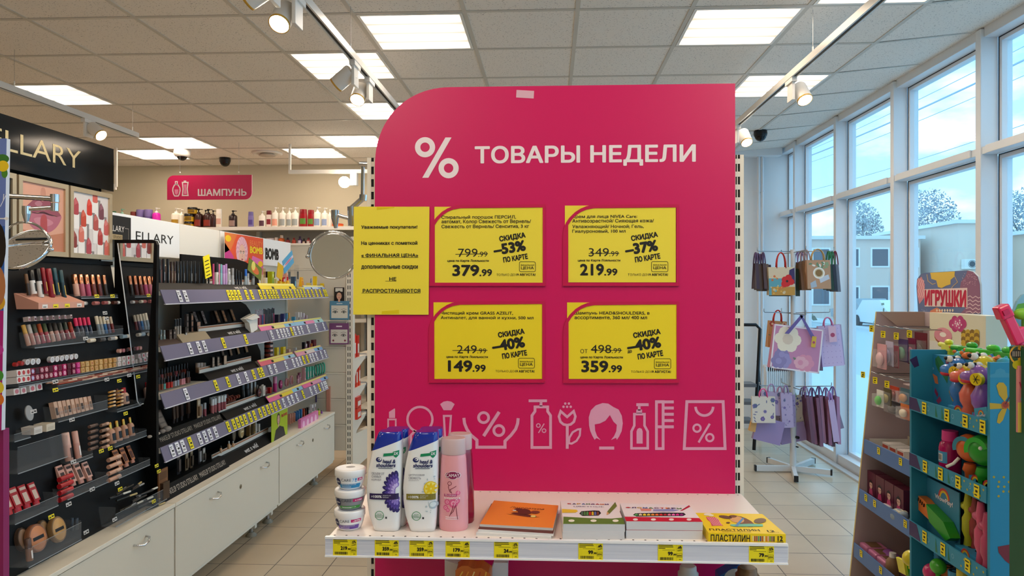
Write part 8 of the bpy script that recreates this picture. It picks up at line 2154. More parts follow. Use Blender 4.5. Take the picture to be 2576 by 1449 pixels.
# hanging packs
HP=[(285,745,970,82,'d8a0a8','e0b4b8','pale pink hanging pack at the outer hook'),(355,720,945,66,'c8c4dc','a8a0c8','lilac clear hanging pack on the second hook'),(412,760,960,50,'b86a78','8a3a4a','rose hanging pack on the second hook'),(480,700,905,84,'4a3a6a','5a9a7a','purple doll pack with green figure'),(560,690,930,70,'7a2a4a','c86a8a','dark pink hanging pack on the third hook'),(640,640,940,110,'6a1f2e','3a1a20','dark red hanging pack at the inner hooks')]
def hang(x,yt,yb,w,c1,c2,label,X,k=kT,cat='toy pack',grp='packs hanging on the beige stand',clear=.5,name='toy_pack'):
 a,b=P(*k(x-w/2,yb),X=X),P(*k(x+w/2,yt),X=X);W_,H_=abs(b.y-a.y),P(*k(x,yt),X=X).z-P(*k(x,yb),X=X).z
 H_=abs(H_);t=thing(name,((a.x+b.x)/2,(a.y+b.y)/2,P(*k(x,yb),X=X).z),label,cat,grp,rz=math.radians(-90))
 m=MB();m.box((0,0,H_/2),(W_,.004,H_),mat(c1,.35));m.build('backing_card',t)
 m=MB();m.sphere((0,-.012,H_*.4),.5,mat(c2,.25),12,sc=(W_*.7,.03,H_*.55));m.build('toy',t)
 m=MB();m.box((0,-.014,H_*.42),(W_*.96,.026,H_*.7),mat('e4e6ea',.05,alpha=.22));m.build('clear_bag',t)
for i,h_ in enumerate(HP):hang(h_[0],h_[1],h_[2],h_[3],h_[4],h_[5],h_[6]+', beige stand',1.74+.03*i)
HP2=[(270,1165,1320,60,'d8d4d0','4ac83a','green lizard toy pack on the lower hooks'),(335,1150,1300,66,'5a5030','c8b86a','olive figure pack on the lower hooks'),(400,1130,1260,80,'c8401e','8a2a1a','red lettered pack on the lower hooks'),(400,1270,1380,110,'3a3a3e','8a8a8c','grey car pack on the lower hooks'),(500,1150,1290,84,'2f5a6a','c8884a','blue pack on the lower hooks'),(500,1290,1430,84,'c86a2a','e8dcc0','orange pack with fried egg toy on the lower hooks')]
for i,h_ in enumerate(HP2):hang(h_[0],h_[1],h_[2],h_[3],h_[4],h_[5],h_[6]+', beige stand',1.70+.03*(i%4))
# donut box
XDB=XBB-.12
a,b=P(2336,880,X=XDB),P(2477,790,X=XDB)
y0,y1=b.y,a.y;z1_=P(2400,790,X=XDB).z;z0=1.066
t=thing('craft_box',(XDB+.05,(y0+y1)/2,z0),'pale box printed with a donut, a flower and a waffle below the header','box',None,rz=math.radians(-90))
m=MB();W_,H_=y1-y0,z1_-z0
m.box((0,0,H_/2),(W_,.09,H_),mat('d8d4bc',.4));m.T=frame((-W_/2,-.045,0),(1,0,0),(0,0,1))
kD2=lambda x,y:((P(*kT(x,y),X=XDB).y-y1)*-1,P(*kT(x,y),X=XDB).z-z0)
def dd_(x,y,r,c,z,ry=None):X_,Y_=kD2(x,y);m.disc(max(r*1.7,X_),Y_,r*1.7,mat(c,.4),z=z,ry=(ry or r)*1.45)
m.rect(.0,H_*.3,W_,H_*.62,mat('dcdcd4',.4),z=.0003)
dd_(832,672,.046,'a8603a',.0006,.028);dd_(832,662,.046,'d890a0',.0008,.024);dd_(832,658,.017,'f0e8e0',.001,.008)
for i in range(6):dd_(965+50*math.cos(i*1.047),560+36*math.sin(i*1.047),.016,'b83a78',.0007+.00005*i,.015)
dd_(965,560,.02,'c8508a',.0012)
for i in range(12):dd_(965+60*math.cos(i*2.4)*(i/12),560+40*math.sin(i*2.4)*(i/12),.003,'f0d8e4',.0014+.00004*i)
for i in range(4):
 for j in range(4):dd_(1020+40*i,640+32*j,.012,'c8a83a' if(i+j)%2 else '8a6a2a',.0007+.00005*(4*i+j),.010)
m.build('carton',t)
# goods on the beige stand shelves
def rowR(k,its,kind,noun,cat,place,grp,X,z,d=None,name=None,dp=0.):row(k,its,onX(X),kind,noun,cat,place,grp,name=name,rz=-90,d=d,zfix=z,dp=dp)
kV=zpx(2120,1040,3.544)
z=RZ_[0]-.068
m=MB();a=P(2192,1120,X=xf(z)+.03);b=P(2290,1150,X=xf(z)+.03)
t=thing('open_tray_box',(xf(z)+.12,(a.y+b.y)/2,z),'white cardboard tray of toy trucks on the top blue-fronted shelf','tray box');L=abs(a.y-b.y)/2
m.bx((-.1,-L,0),(.1,L,.003),mat('d8d4cc',.5));m.bx((-.1,-L,0),(-.097,L,.055),mat('d8d8d8',.5));m.bx((-.1,L-.003,0),(.1,L,.075),mat('d0ccc4',.5));m.bx((.097,-L,0),(.1,L,.09),mat('b8a890',.5));m.build('tray',t)
for i in range(3):
 tag(MB and(lambda mm:(mm.box((0,0,.03),(.09,.07,.06),mat('d0ccc8',.4)),mm.rect(-.03,.012,.03,.03,INK,T=frame((-.0455,0,0),(0,-1,0),(0,0,1)),z=.0005),mm.rect(-.03,.036,.03,.052,mat('a83a2a',.4),T=frame((-.0455,0,0),(0,-1,0),(0,0,1)),z=.0005),mm)[-1])(MB()).build('toy_truck_box',loc=(xf(z)+.12,a.y-.06-.08*i,z+.004)),'small white toy truck box in the tray, %s from the far side'%ORD[i],'toy box','toy truck boxes in the tray')
z=RZ_[1]-.068
def doll_box(y,x,label):
 t=thing('doll_box',(x,y,z),label,'doll box','doll boxes on the middle shelf',rz=math.radians(-90));W_,H_=.095,.165
 m=MB();m.box((0,0,H_/2),(W_,.06,H_),mat('5a1a34',.35));m.T=frame((0,-.03,0),(1,0,0),(0,0,1))
 m.disc(0,H_*.58,.017,mat('e0b0a0',.4),z=.0006,ry=.019);m.fill([(-.02,H_*.55),(-.022,H_*.68),(0,H_*.76),(.022,H_*.68),(.02,H_*.55),(.014,H_*.66),(-.014,H_*.66)],mat('1a1014',.4),z=.0009)
 m.fill([(-.024,H_*.28),(.024,H_*.28),(.014,H_*.47),(-.014,H_*.47)],mat('c84a7a',.4),z=.0006);m.rect(-W_*.42,H_*.05,W_*.42,H_*.24,mat('8a1a3a',.4),z=.0004)
 for e in(-1,1):m.disc(e*.007,H_*.59,.003,mat('2a1a1a',.4),z=.0011,seg=8)
 m.build('carton',t)
 m=MB();m.box((-.02,-.033,H_*.4),(.03,.004,H_*.5),mat('d8b0a8',.1,alpha=.4))if False else m.disc(0,0,.001,mat('d8b0a8',.3));
yb=P(2196,1240,X=xf(z)+.06).y
for i in range(4):doll_box(yb-.1*i,xf(z)+.08,'dark pink doll box on the middle shelf, %s'%('farthest from the camera','second from the far side','third from the far side','nearest the blue stand')[i])
for i,(u,v,c,r_,lab)in enumerate(((2228,1255,'c8c4cc',.035,'white plush toy lying before the doll boxes'),(2262,1230,'8a9aa8',.045,'crumpled clear bag with grey toy before the doll boxes'))):
 p=P(u,v,X=xf(z)+.035);m=MB();m.sphere((0,0,r_*.8),r_,mat(c,.5),14,sc=(.8,1.4,.8));m.sphere((0,-r_,r_*1.2),r_*.5,mat(c,.5),10);m.sphere((0,r_*.9,r_*.6),r_*.5,mat('b8b4bc',.5),10)
 tag(m.build('soft_toy',loc=(p.x,p.y,z)),lab,'toy','loose toys on the middle shelf')
t=thing('toy_car',(xf(z)+.04,P(2270,1268,X=xf(z)+.04).y,z),'white toy jeep in a blue-printed bag at the near end of the middle shelf','toy car')
m=MB();m.box((0,0,.03),(.05,.1,.03),mat('d4d0bc',.4));m.box((0,.012,.057),(.045,.055,.026),mat('c8c4b0',.4));m.build('body',t,bevel=.005)
for a_,b_ in((-.03,-.026),(.03,-.026),(-.03,.026),(.03,.026)):m=MB();m.cyl((b_-.006,a_,.014),(b_+.006,a_,.014),.014,BLACK,12);m.build('wheel',t)
m=MB();m.box((.045,-.02,.08),(.004,.14,.16),mat('3a6a9a',.3));m.build('bag_card',t)
z=RZ_[2]-.068
for i,(u,v,c,lab)in enumerate(((2178,1385,'d080a8','pink toy phone box, farthest on the bottom shelf'),(2200,1405,'c878a4','pink toy phone box, second on the bottom shelf'),(2222,1425,'cc84a8','pink toy phone box, third on the bottom shelf'))):
 p=P(u,v,X=xf(z)+.05);m=MB();m.box((0,0,.035),(.11,.09,.07),mat(c,.35));m.rect(-.03,-.04,.03,.04,mat('7a5a3a',.4),T=TR(0,0,.07),z=.0006)
 tag(m.build('toy_box',loc=(p.x+.04,p.y,z),bevel=.008),lab,'toy box','pink toys on the bottom shelf')
p=P(2250,1400,X=xf(z)+.12);m=MB();m.cyl((0,-.07,.05),(0,.07,.05),.035,mat('8a4a9a',.35),14);m.cyl((0,.02,.03),(-.05,.03,.0),.02,mat('8a4a9a',.35),10)
tag(m.build('toy_camera',loc=(p.x,p.y,z)),'purple toy gun lying behind the pink toys','toy')
p=P(2246,1440,X=xf(z)+.06);m=MB();m.lathe([(.03,0),(.034,.02),(.03,.09),(.014,.11)],mat('8a6a4a',.3),16);o=m.build('toy_bottle',loc=(p.x,p.y,z));c_=MB();c_.lathe([(.016,.108),(.016,.13)],mat('e0dcd8',.4),12);c_.build('cap',o);tag(o,'brown toy bottle at the near end of the bottom shelf','toy bottle')
# ---------------------------------------------------------------- blue toy stand
YN3,YF3,XF3,XB3=2.3,2.8,1.372,1.72
BLU=mat('2f8fb0',.5);BLUD=mat('2478a0',.5);TEAL=mat('2a86a4',.5)
zt3=P(2290,879,Y=YF3).z
bl=thing('toy_stand',((XF3+XB3)/2,(YN3+YF3)/2,0),'blue cardboard toy stand with jungle print and yellow flower on its side','toy stand')
lo_=TR(-(XF3+XB3)/2,-(YN3+YF3)/2,0)
m=MB(lo_);m.bx((XF3,YF3-.012,0),(XB3,YF3,zt3),TEAL)
m.fill([(P(u,v,Y=YF3-.012).x,P(u,v,Y=YF3-.012).z)for u,v in((2288,905),(2306,895),(2312,920),(2300,925))],mat('3a2a5a',.5),T=XZ(YF3-.012),z=.0006)
m.build('side_panel',bl)
m=MB(lo_);zs=P(2492,912,Y=YN3).z
m.bx((XF3,YN3,0),(XB3,YN3+.014,zs),BLU);T=XZ(YN3)
kN=zpx(2440,680,3.449)
fp=lambda x,y:(P(*kN(x,y),Y=YN3).x,P(*kN(x,y),Y=YN3).z)
m.fill([fp(*p)for p in((170,930),(175,905),(215,895),(225,865),(262,850),(300,865),(310,890),(355,895),(355,930))],mat('4a9ab4',.5),T=T,z=.0006)
for pts in(((300,1140),(250,1080),(228,1000),(250,972),(290,975),(318,1010),(325,1100)),((290,1160),(170,1150),(172,1205),(290,1200)),((285,1190),(245,1250),(232,1320),(255,1332),(285,1300),(320,1200)),((320,1150),(400,1090),(400,1280),(330,1200))):
 m.fill([fp(*p)for p in pts],mat('d8a81e',.5),T=T,z=.0008)
x_,y_=fp(305,1168);m.disc(x_,y_,.012,mat('c85a1e',.5),T=T,z=.0012);m.disc(x_,y_,.008,mat('a83a1a',.5),T=T,z=.0014)
m.stroke([fp(305,1160),fp(355,1080)],.003,mat('5a1a2a',.5),T=T,z=.0016)
m.fill([(P(u,v,Y=YN3).x,P(u,v,Y=YN3).z)for u,v in((2510,1375),(2548,1368),(2548,1425),(2528,1410),(2512,1390))],mat('8a2a34',.5),T=T,z=.0008)
for i in range(9):x_,z_=P(2500+(i*13)%40,1205+16*(i%4),Y=YN3).x,P(2500,1200+12*i%60,Y=YN3).z;m.disc(x_,z_,.004,mat('c8a82a',.5),T=T,z=.0006,seg=8)
m.build('side_panel',bl)
m=MB(lo_);m.bx((XB3,YN3,0),(XB3+.01,YF3,zt3),TEAL);m.build('back_panel',bl)
RAILB=[(1.09,1.136),(.876,.923),(.61,.665),(.33,.38)]
ZSB=[]
for i,(za,zb)in enumerate(RAILB):
 m=MB(lo_);m.bx((XF3+.004,YN3+.014,za),(XB3,YF3-.012,za+.006),BLUD);m.build('shelf',bl);ZSB.append(za+.006)
 m=MB(lo_);m.bx((XF3-.004,YN3+.014,za-.004),(XF3+.002,YF3-.005,zb),BLU);m.T=lo_@frame((XF3-.004,YF3,za),(0,-1,0),(0,0,1));hh=zb-za;LL=YF3-YN3
 m.fill([(.005,0),(.09,0),(.06,hh),(.005,hh)],mat('3a2a5e',.5),z=.0004)
 for j,(x,r_)in enumerate(((.11,.006),(.14,.009),(.3,.007),(.4,.005))):m.ring(LL*x/.5,hh*.5,r_,.0015,mat('8ac0d8',.5),z=.0006,seg=14)
 for j in range(3):m.fill([(LL*(.38+.08*j),hh*.05),(LL*(.41+.08*j),hh*.05),(LL*(.38+.08*j),hh*.95)],mat('1f7a5a',.5),z=.0005)
 for j in range(8):m.disc(LL*(.7+.035*j),hh*(.25+.5*(j%2)),.004,mat('c8b42a',.5),z=.0005,seg=8)
 m.build('shelf_front',bl)
for j,us in enumerate(((2325,2382,2428,2472),(2327,2366,2410,2457),(2326,2372,2434))):
 za,zb=RAILB[j]
 for i,u in enumerate(us):
  y=P(u,1100,X=XF3-.0056).y;ytag(Vector((XF3-.0062,y,zb-.004)),-90,'yellow price tag on the %s front of the blue stand, %s'%(('top','second','third')[j],nth(i,len(us))),'price tags on the blue toy stand',.03,.042)
# top display box with jungle print
XTB=XF3+.08
m=MB(lo_);za=1.136;zb=P(2360,893,X=XTB).z;yb_=P(2424,950,X=XTB).y
m.bx((XTB,YN3+.02,1.096),(XB3-.02,YF3-.014,zb),mat('2a86b4',.5));m.T=lo_@frame((XTB,YF3-.014,0),(0,-1,0),(0,0,1))
jx=lambda x,y:((YF3-.014)-P(*kT(x,y),X=XTB).y,P(*kT(x,y),X=XTB).z)
def jf(pts,c,z):m.fill([jx(*p)for p in pts][::1],mat(c,.5),z=z)
jf([(770,880),(800,850),(850,920),(890,1040),(880,1100),(850,1050),(800,990),(775,930)],'2f7a4a',.0006);m.stroke([jx(775,870),jx(880,1100)],.002,mat('1f5a3a',.5),z=.0008)
jf([(745,1010),(790,1040),(800,1110),(770,1100)],'d87a4a',.0006);jf([(770,1140),(800,1200),(790,1230),(765,1180)],'9a2a5a',.0006);jf([(780,1260),(810,1220),(830,1260),(800,1290)],'a83a6a',.0006)
m.stroke([jx(960,1080),jx(920,1120),jx(905,1180),jx(930,1250),jx(980,1270)],.012,mat('a8844a',.5),z=.0006)
for x,y in((745,965),(640,1030),(920,890)):a_,b_=jx(x,y);m.disc(a_,b_,.012,mat('7ab4d4',.5),z=.0006,ry=.006)
a_,b_=jx(880,905);m.disc(a_,b_,.011,mat('6a1a4a',.5),z=.0008);m.text('3+',(a_-.006,b_-.004,a_+.006,b_+.004),WHITE,z=.001)
m.build('display_box',bl)
ZTB=zb
# toys
def toy(name,loc,label,cat,grp=None,rz=-90.):return thing(name,loc,label,cat,grp,rz=math.radians(rz))
def dino(u,v,X,c1,c2,label,s=1.,grp='animal bubble toys on the blue stand'):
 p=P(u,v,X=X);p.z=ZSB[0]if v<1060 else p.z
 t=toy('bubble_toy',p,label,'bubble toy',grp,rz=-75)
 A,B_=mat(c1,.25,coat=.4),mat(c2,.25)
 h=P(u,v-115,X=X).z-p.z
 k=h/.155
 m=MB();m.lathe([(.016*k,0),(.018*k,.03*k),(.014*k,.04*k),(.022*k,.055*k),(.024*k,.075*k),(.014*k,.095*k),(.012*k,.11*k)],A,16);m.sphere((-.004*k,0,.125*k),.026*k,A,16,sc=(1,.9,1));m.sphere((-.032*k,-.004*k,.118*k),.02*k,A,14,sc=(1.25,.9,.75));m.build('body',t)
 m=MB();m.sphere((-.034*k,-.012*k,.108*k),.014*k,mat('c8283a',.3),10,sc=(1.2,.6,.5));m.build('mouth',t)
 for e in(-1,1):
  m=MB();m.sphere((-.014*k,e*.012*k-.006*k,.148*k),.0085*k,WHITE,12);m.sphere((-.018*k,e*.012*k-.014*k,.15*k),.005*k,BLACK,8);m.build('eye',t)
 m=MB();m.cyl((.014*k,-.022*k,.118*k),(.016*k,-.034*k,.118*k),.015*k,mat('e4c81e',.3),16)
 for j in range(6):a=j*1.047;m.cyl((.016*k,-.0345*k,.118*k),(.016*k+.011*k*math.cos(a),-.0345*k,.118*k+.011*k*math.sin(a)),.0012,BLACK,4)
 m.build('fan',t)
 m=MB();m.lathe([(.017*k,-.0),(.0175*k,.008*k)],B_,14);m.build('collar',t)
 return t
dino(2438,1030,XF3+.045,'e8705a','2f7ab0','coral dinosaur bubble toy on the top shelf of the blue stand')
dino(2470,1028,XF3+.035,'8a5ab0','d8c84a','purple frog-headed bubble toy beside the coral dinosaur')
dino(2415,1012,XF3+.07,'2f7ac8','1f5aa0','blue animal bubble toy behind the coral dinosaur')
dino(2482,1005,XF3+.07,'d8c41e','7a5ab0','yellow animal bubble toy behind the purple one')
def wow(m,w,z0_,z1__,T):
 m.ring(0,z0_+(z1__-z0_)*.55,w*.2,w*.05,mat('c83a3a',.4),T=T,z=.0006,a0=0,a1=180);m.ring(0,z0_+(z1__-z0_)*.55,w*.15,w*.05,mat('e0c02a',.4),T=T,z=.0006,a0=0,a1=180)
 m.text('WowPlay!',(-w*.36,z0_+(z1__-z0_)*.38,w*.36,z0_+(z1__-z0_)*.58),mat('e8e0e8',.4),T=T,z=.0012,off=.03)
for i,(u,v,zi,lab)in enumerate(((2392,1040,0,'top shelf of the blue stand, far side'),(2455,1055,0,'top shelf of the blue stand, near side'),(2435,1205,1,'second shelf of the blue stand, far side'),(2480,1215,1,'second shelf of the blue stand, near side'),(2410,1365,2,'third shelf of the blue stand, far side'),(2465,1400,2,'third shelf of the blue stand, near side'))):
 X=XF3+.05;p=P(u,v,X=X-.04);zz=ZSB[zi]
 t=toy('toy_display_tray',(X+.03,max(p.y,2.37),zz),'light blue printed tray with holes, '+lab,'display tray','light blue toy trays on the blue stand')
 m=MB();m.box((0,0,.02),(.13,.09,.04),mat('3a9ac8',.4));wow(m,.12,0,.04,frame((0,-.045,0),(1,0,0),(0,0,1)))
 for x in(-.04,.0,.04):m.disc(x,0,.013,mat('0a1a24',.7),T=TR(0,0,.04),z=.0005)
 m.build('tray',t)
p=P(2472,1050,X=XF3+.012);t=toy('swing_tag',p,'tilted hang tag with rainbow logo below the purple bubble toy','tag');t.location.z=ZSB[0]+.02
m=MB(RY(-14));m.box((0,0,.025),(.07,.002,.05),mat('3a9ab8',.4));wow(m,.068,.0,.05,frame((0,-.001,0),(1,0,0),(0,0,1)));m.build('card',t)
# toys heaped on top
for i,(u,v,c,lab)in enumerate(((2385,898,'d8d81e','yellow water pistol lying on top of the blue stand'),(2440,895,'3aa82a','green water pistol on top of the blue stand, far one'),(2492,880,'4ac83a','light green water pistol raised at the heap top'),(2530,890,'3ab83a','green water pistol at the near end of the heap'))):
 X=XTB+.06;p=P(u,v,X=X);t=toy('water_pistol',(p.x,p.y,ZTB),lab,'water pistol','water pistols on the blue stand',rz=-90+(-12,8,20,-5)[i])
 A=mat(c,.3);m=MB();m.box((0,0,.025),(.1,.02,.026),A);m.cyl((-.09,0,.03),(-.04,0,.03),.01,A,12);m.box((.03,0,.006),(.022,.018,.03),A);m.sphere((.01,0,.045),.018,A,12,sc=(1.4,.8,.7));m.build('body',t,bevel=.003)
 m=MB();m.cyl((-.1,0,.03),(-.09,0,.03),.007,mat('e0762a',.4),10);m.build('nozzle',t)
q_=random.Random(9)
for i in range(7):
 u=2418+18*i;X=XF3+.05;p=P(u,905,X=XTB+.02);c=('4ab0b0','e07a3a','e0e0d8','e05a7a','3a7ab8','e08a5a','4aa8b8')[i]
 m=MB();m.sphere((0,0,.012),.018,mat(c,.3),12,sc=(1.3,.9,.75));m.sphere((-.018,.01,.022),.007,mat('e0762a',.4),8);m.sphere((.012,.01,.024),.006,mat(c,.4),8)
 tag(m.build('squirt_toy',loc=(p.x,p.y,ZTB)),'%s little squirt toy, %s in the row before the pistols'%(cname(c),nth(i,7)),'toy','squirt toys on top of the blue stand')
# second shelf
p=P(2390,1165,X=XF3+.05);k_=P(2390,1083,X=XF3+.05).z-ZSB[1]
t=toy('bubble_bottle',(p.x,p.y,ZSB[1]),'magenta bubble liquid bottle with blue label on the second shelf','bubble bottle')
m=MB();r_=.036;m.lathe([(r_*.95,0),(r_,.005),(r_,k_*.62),(r_*.9,k_*.72),(r_*.65,k_*.78)],mat('c8186a',.08,trans=.3),20);m.rect(-.03,k_*.3,.03,k_*.55,mat('4a9ac8',.4),fn=lambda x,y,z:(r_*1.01*math.sin(x/r_),-r_*1.01*math.cos(x/r_),y),nx=8);m.rect(-.008,k_*.34,.014,k_*.5,WHITE,fn=lambda x,y,z:(r_*1.02*math.sin(x/r_),-r_*1.02*math.cos(x/r_),y),nx=5)
for j in range(6):m.rect(-.006+.003*j,k_*.36,-.0045+.003*j,k_*.48,INK,fn=lambda x,y,z:(r_*1.03*math.sin(x/r_),-r_*1.03*math.cos(x/r_),y))
m.build('body',t);m=MB();m.lathe([(r_*.72,k_*.78),(r_*.75,k_*.8),(r_*.72,k_)],mat('d83a8a',.3),20);m.build('cap',t)
def fan_toy(u,v0,v1,X,z,c,c2,label,ele=False):
 p=P(u,v1,X=X);h=P(u,v0,X=X).z-z;t=toy('fan_toy',(p.x,p.y,z),label,'toy','animal hand fans on the blue stand',rz=-70)
 A=mat(c,.3);m=MB();R_=h*.27;m.lathe([(h*.07,0),(h*.09,h*.25),(h*.13,h*.3),(h*.1,h*.42)],A,14);m.sphere((0,0,h*.72),R_,A,18,sc=(1,.7,1));m.build('body',t)
 m=MB();m.ring(0,h*.72,R_*.7,R_*.3,mat(c2,.3),T=XZ(-R_*.62),z=.002,a0=20,a1=200);m.sphere((R_*.3,-R_*.6,h*.78),R_*.14,WHITE,8);m.build('face',t)
 if ele:m=MB();m.tube([(-R_*.6,-R_*.3,h*.5),(-R_*.8,-R_*.6,h*.38),(-R_*1.2,-R_*.8,h*.3)],h*.03,WHITE,8);m.build('tusk',t)
fan_toy(2440,1090,1185,XF3+.045,ZSB[1],'d8642a','3a8aa0','orange elephant toy with white tusk on the second shelf',True)
fan_toy(2474,1092,1180,XF3+.045,ZSB[1],'2a9a2a','3ab03a','green animal toy beside the orange elephant')
# third shelf
p=P(2356,1320,X=XF3+.06);H_=P(2350,1208,X=XF3+.06).z-ZSB[2];W_=P(2302,1250,X=XF3+.06).y-P(2412,1250,X=XF3+.06).y
t=toy('blaster_pack',(p.x,p.y,ZSB[2]),'carded orange and green toy blaster on the third shelf','toy blaster')
m=MB();m.box((0,0,H_/2),(W_,.004,H_),mat('3a86a8',.4));T_=frame((0,-.002,0),(1,0,0),(0,0,1));m.fill([(-W_*.45,H_*.6),(-W_*.3,H_*.6),(-W_*.25,H_*.85),(-W_*.45,H_*.8)],mat('c84a3a',.4),T=T_);m.T=TR(W_*.18,0,0);wow(m,W_*.55,H_*.5,H_*1.0,T_);m.build('card',t)
m=MB(RY(14)@TR(0,0,H_*.1));A=mat('d8742a',.3);m.prism([(-W_*.45,H_*.45),(-W_*.2,H_*.5),(W_*.1,H_*.46),(W_*.1,H_*.28),(-W_*.1,H_*.25),(-W_*.45,H_*.22)],.03,A,T=XZ(-.004));G_=mat('2f9a2a',.3);m.prism([(-W_*.1,H_*.5),(W_*.3,H_*.5),(W_*.48,H_*.36),(W_*.4,H_*.24),(W_*.02,H_*.26)],.036,G_,T=XZ(-.004))
for j in range(4):m.box((-W_*.3+.014*j,-.036,H_*.42),(.005,.004,.014),BLACK)
m.build('blaster',t,bevel=.003)
for i,(u,v0,v1,c,dx,lab)in enumerate(((2436,1240,1330,'b8b82a',.08,'olive yellow figure hanging behind the blaster pack'),(2468,1262,1375,'d05a7a',.03,'pink flamingo bubble wand on the third shelf'),(2455,1250,1340,'9a3a3a',.09,'dark red bubble wand behind the pink flamingo'),(2484,1290,1385,'b84a6a',.02,'rose bubble wand at the near end of the third shelf'))):
 X=XF3+dx;p=P(u,v1,X=X);h=P(u,v0,X=X).z-ZSB[2];t=toy('bubble_wand',(p.x,p.y,ZSB[2]),lab,'bubble wand','bubble wands on the third shelf');A=mat(c,.3)
 m=MB();m.lathe([(.012,0),(.016,.03),(.012,h*.3),(.02,h*.4),(.02,h*.6),(.012,h*.68),(.016,h*.8),(.01,h)],A,14);m.sphere((-.012,-.004,h*.78),.018,A,12,sc=(1.3,.8,.8));m.build('wand',t)
 m=MB();m.lathe([(.0165,.0),(.017,.012)],mat('3a9ac8',.3),12);m.build('base_ring',t)
# lowest heap
hx=XF3+.03
for i,(u,v,r_,c,lab)in enumerate(((2292,1405,.032,'d8c41e','yellow ball in the lowest heap of toys'),(2296,1432,.036,'3aa82a','green ball in the lowest heap of toys'),(2345,1440,.032,'c8246a','pink ball in the lowest heap of toys'),(2318,1415,.022,'e8b81e','small yellow ball in the lowest heap of toys'),(2360,1425,.028,'4ab02a','light green ball behind the pink one'))):
 p=P(u,v,X=hx+.03*(i%2));m=MB();m.sphere((0,0,0),r_,mat(c,.2,coat=.4),20);m.cyl((-.0,0,-r_*1.25),(0,0,-r_*.9),r_*.3,mat(c,.3),12)
 tag(m.build('toy_ball',loc=p),lab,'ball','balls in the lowest toy heap')
for i,(u,v0,v1,c,lab)in enumerate(((2309,1355,1400,'3a9ac8','blue flower-topped bubble tube, rearmost of the lowest heap'),(2330,1393,1430,'3aa0c8','blue ribbed bubble tube in the lowest heap'),(2342,1385,1432,'d8682a','orange ribbed bubble tube in the lowest heap'),(2362,1385,1428,'3a90c0','blue ribbed bubble tube nearest the third shelf'),(2384,1424,1470,'e0782a','orange cup at the front of the lowest heap'),(2402,1436,1480,'3a8ab8','blue cup at the front of the lowest heap'),(2424,1432,1475,'d8c43a','yellow cup at the front of the lowest heap'))):
 X=hx+.08-.01*i;p=P(u,v1,X=X);h=P(u,v0,X=X).z-p.z;m=MB();A=mat(c,.3);r_=.016 if i<4 else .022;pr=[]
 n_=6
 for j in range(n_):pr+=[(r_,h*j/n_),(r_*1.12,h*(j+.5)/n_)]if i<4 else[(r_,h*j/n_)]
 pr.append((r_,h));m.lathe(pr,A,14)
 if i==0:
  for j in range(6):m.sphere((.016*math.cos(j*1.047),.016*math.sin(j*1.047),h),.011,A,8)
 o=m.build('bubble_tube',loc=p);tag(o,lab,'bubble tube','bubble tubes and cups in the lowest toy heap')
 if i>=4:c_=MB();c_.lathe([(1e-5,h*.99),(r_*.85,h+.0006)],mat('101014',.6),14,cap=False);c_.build('opening',o)
m=MB();m.prism([(-.03,0),(.03,.01),(.035,.07),(-.03,.06)],.01,mat('d8d01e',.3),T=frame((0,0,0),(0,-1,0),(-.2,0,1)));p=P(2277,1445,X=hx-.0);tag(m.build('toy_card',loc=p),'green and yellow toy card leaning at the front of the lowest heap','toy card')
# ---------------------------------------------------------------- dark green stand at the frame edge
YN4=1.75;XG0=P(2546,900,Y=YN4).x
gs=thing('toy_stand',(XG0+.2,YN4+.15,0),'dark green toy stand at the frame edge with rounded leafy header','toy stand')
g_=TR(-(XG0+.2),-(YN4+.15),0);DG=mat('1f5a3e',.5)
zg=P(2548,872,Y=YN4).z
m=MB(g_);m.bx((XG0,YN4-.06,0),(XG0+.012,YN4+.01,zg),DG);m.build('side_panel',gs)
m=MB(g_);m.bx((XG0+.012,YN4,0),(XG0+.4,YN4+.01,zg),mat('123a2a',.5));m.build('back_panel',gs)
m=MB(g_);zz=P(2560,1045,Y=YN4).z;m.prism([(XG0+.002,zz),(XG0+.4,zz),(XG0+.4,zz-.04),(XG0+.018,zz-.035)],.006,mat('2a6a52',.5),T=XZ(YN4-.07));m.build('shelf_front',gs)
m=MB(g_);m.bx((XG0+.01,YN4-.07,zz-.04),(XG0+.4,YN4,zz-.035),DG);m.build('shelf',gs)
zz2=P(2560,1245,Y=YN4).z;m=MB(g_);m.prism([(XG0+.002,zz2),(XG0+.4,zz2),(XG0+.4,zz2-.04),(XG0+.018,zz2-.04)],.006,mat('2a6a52',.5),T=XZ(YN4-.07));m.bx((XG0+.01,YN4-.07,zz2-.045),(XG0+.4,YN4,zz2-.04),DG);m.build('shelf',gs)
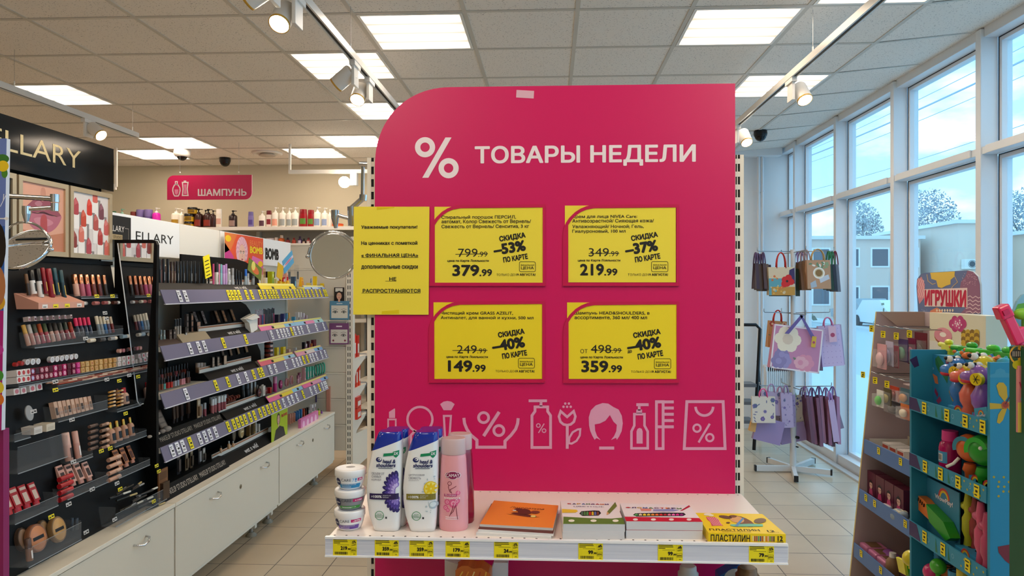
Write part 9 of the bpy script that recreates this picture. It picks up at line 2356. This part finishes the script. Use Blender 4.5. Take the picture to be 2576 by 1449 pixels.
# rounded header
hc=[(2548,878),(2547,810),(2551,780),(2560,757),(2572,742),(2590,732),(2660,730),(2660,878)]
m=MB(g_);m.prism([(P(u,v,Y=YN4+.01).x,P(u,v,Y=YN4+.01).z)for u,v in hc],.008,mat('7ab0c8',.5),T=XZ(YN4+.018))
m.fill([(P(u,v,Y=YN4+.01).x,P(u,v,Y=YN4+.01).z)for u,v in((2549,790),(2560,765),(2600,758),(2600,790),(2560,800),(2549,805))],mat('5aa03a',.5),T=XZ(YN4+.01),z=.0008)
m.disc(P(2553,835,Y=YN4+.01).x,P(2553,835,Y=YN4+.01).z,.012,mat('d8a83a',.5),T=XZ(YN4+.01),z=.0008,ry=.025)
m.build('header',gs)
p=P(2560,860,Y=YN4-.03)
t=thing('water_gun',p,'large hot pink toy water gun sticking up from the green stand','water gun')
m=MB(RY(-24));A=mat('d81a54',.25,coat=.3);m.box((0,0,.03),(.024,.024,.07),A);m.box((-.002,0,.078),(.03,.03,.032),A,taper=.92);m.box((.012,0,.01),(.026,.02,.04),mat('e8487a',.25));m.build('body',t,bevel=.004)
m=MB(RY(-24));m.box((-.004,-.016,.078),(.014,.003,.012),mat('b8144a',.3));m.build('trigger_plate',t)
p=P(2566,905,Y=YN4-.03)
t=thing('butterfly_rattle',p,'yellow butterfly rattle with striped wings on the green stand','toy rattle')
m=MB(XZ(0));m.ring(0,.012,.022,.004,mat('e0a82a',.3),z=0);m.disc(-.008,.014,.014,mat('3a3436',.4),z=.001,ry=.01)
for j in range(5):m.stroke([(-.017+.004*j,.008),(-.017+.004*j,.02)],.0016,mat('c8c0b0',.4),z=.002)
m.disc(-.004,-.012,.014,mat('b8b01e',.4),z=.001,ry=.011);m.disc(.02,.03,.012,mat('c83a2a',.4),z=.001);m.build('wings',t)
m=MB();m.cyl((0,.002,-.03),(0,.002,.035),.003,mat('e0a82a',.3),8);m.build('handle',t)
p=P(2572,1040,Y=YN4-.03);t=thing('carded_toy',(p.x+.03,p.y,zz-.034),'pink and yellow carded toy standing on the green stand shelf','carded toy')
hh=P(2572,920,Y=YN4-.03).z-zz+.034;m=MB();m.box((0,0,hh/2),(.085,.006,hh),mat('d88a8a',.4));T_=frame((-.0,-.003,0),(1,0,0),(0,0,1));m.rect(-.0425,0,.0425,hh*.45,mat('dcc05a',.4),T=T_,z=.0004);m.text('WowPlay',(-.04,hh*.6,.04,hh*.76),mat('b8345a',.4),T=T_,off=.04);m.disc(-.02,hh*.5,.016,mat('4ab0c8',.4),T=T_,z=.0006,ry=.01);m.build('card',t)
p=P(2574,790,Y=YN4-.02);m=MB();m.sphere((0,0,.0),.02,mat('7ab82a',.4),12,sc=(1.2,.5,.7));m.cyl((0,0,-.14),(0,0,-.01),.004,mat('4a8a2a',.4),8);tag(m.build('toy_stick',loc=p),'lime green toy on a stick behind the pink water gun','toy')
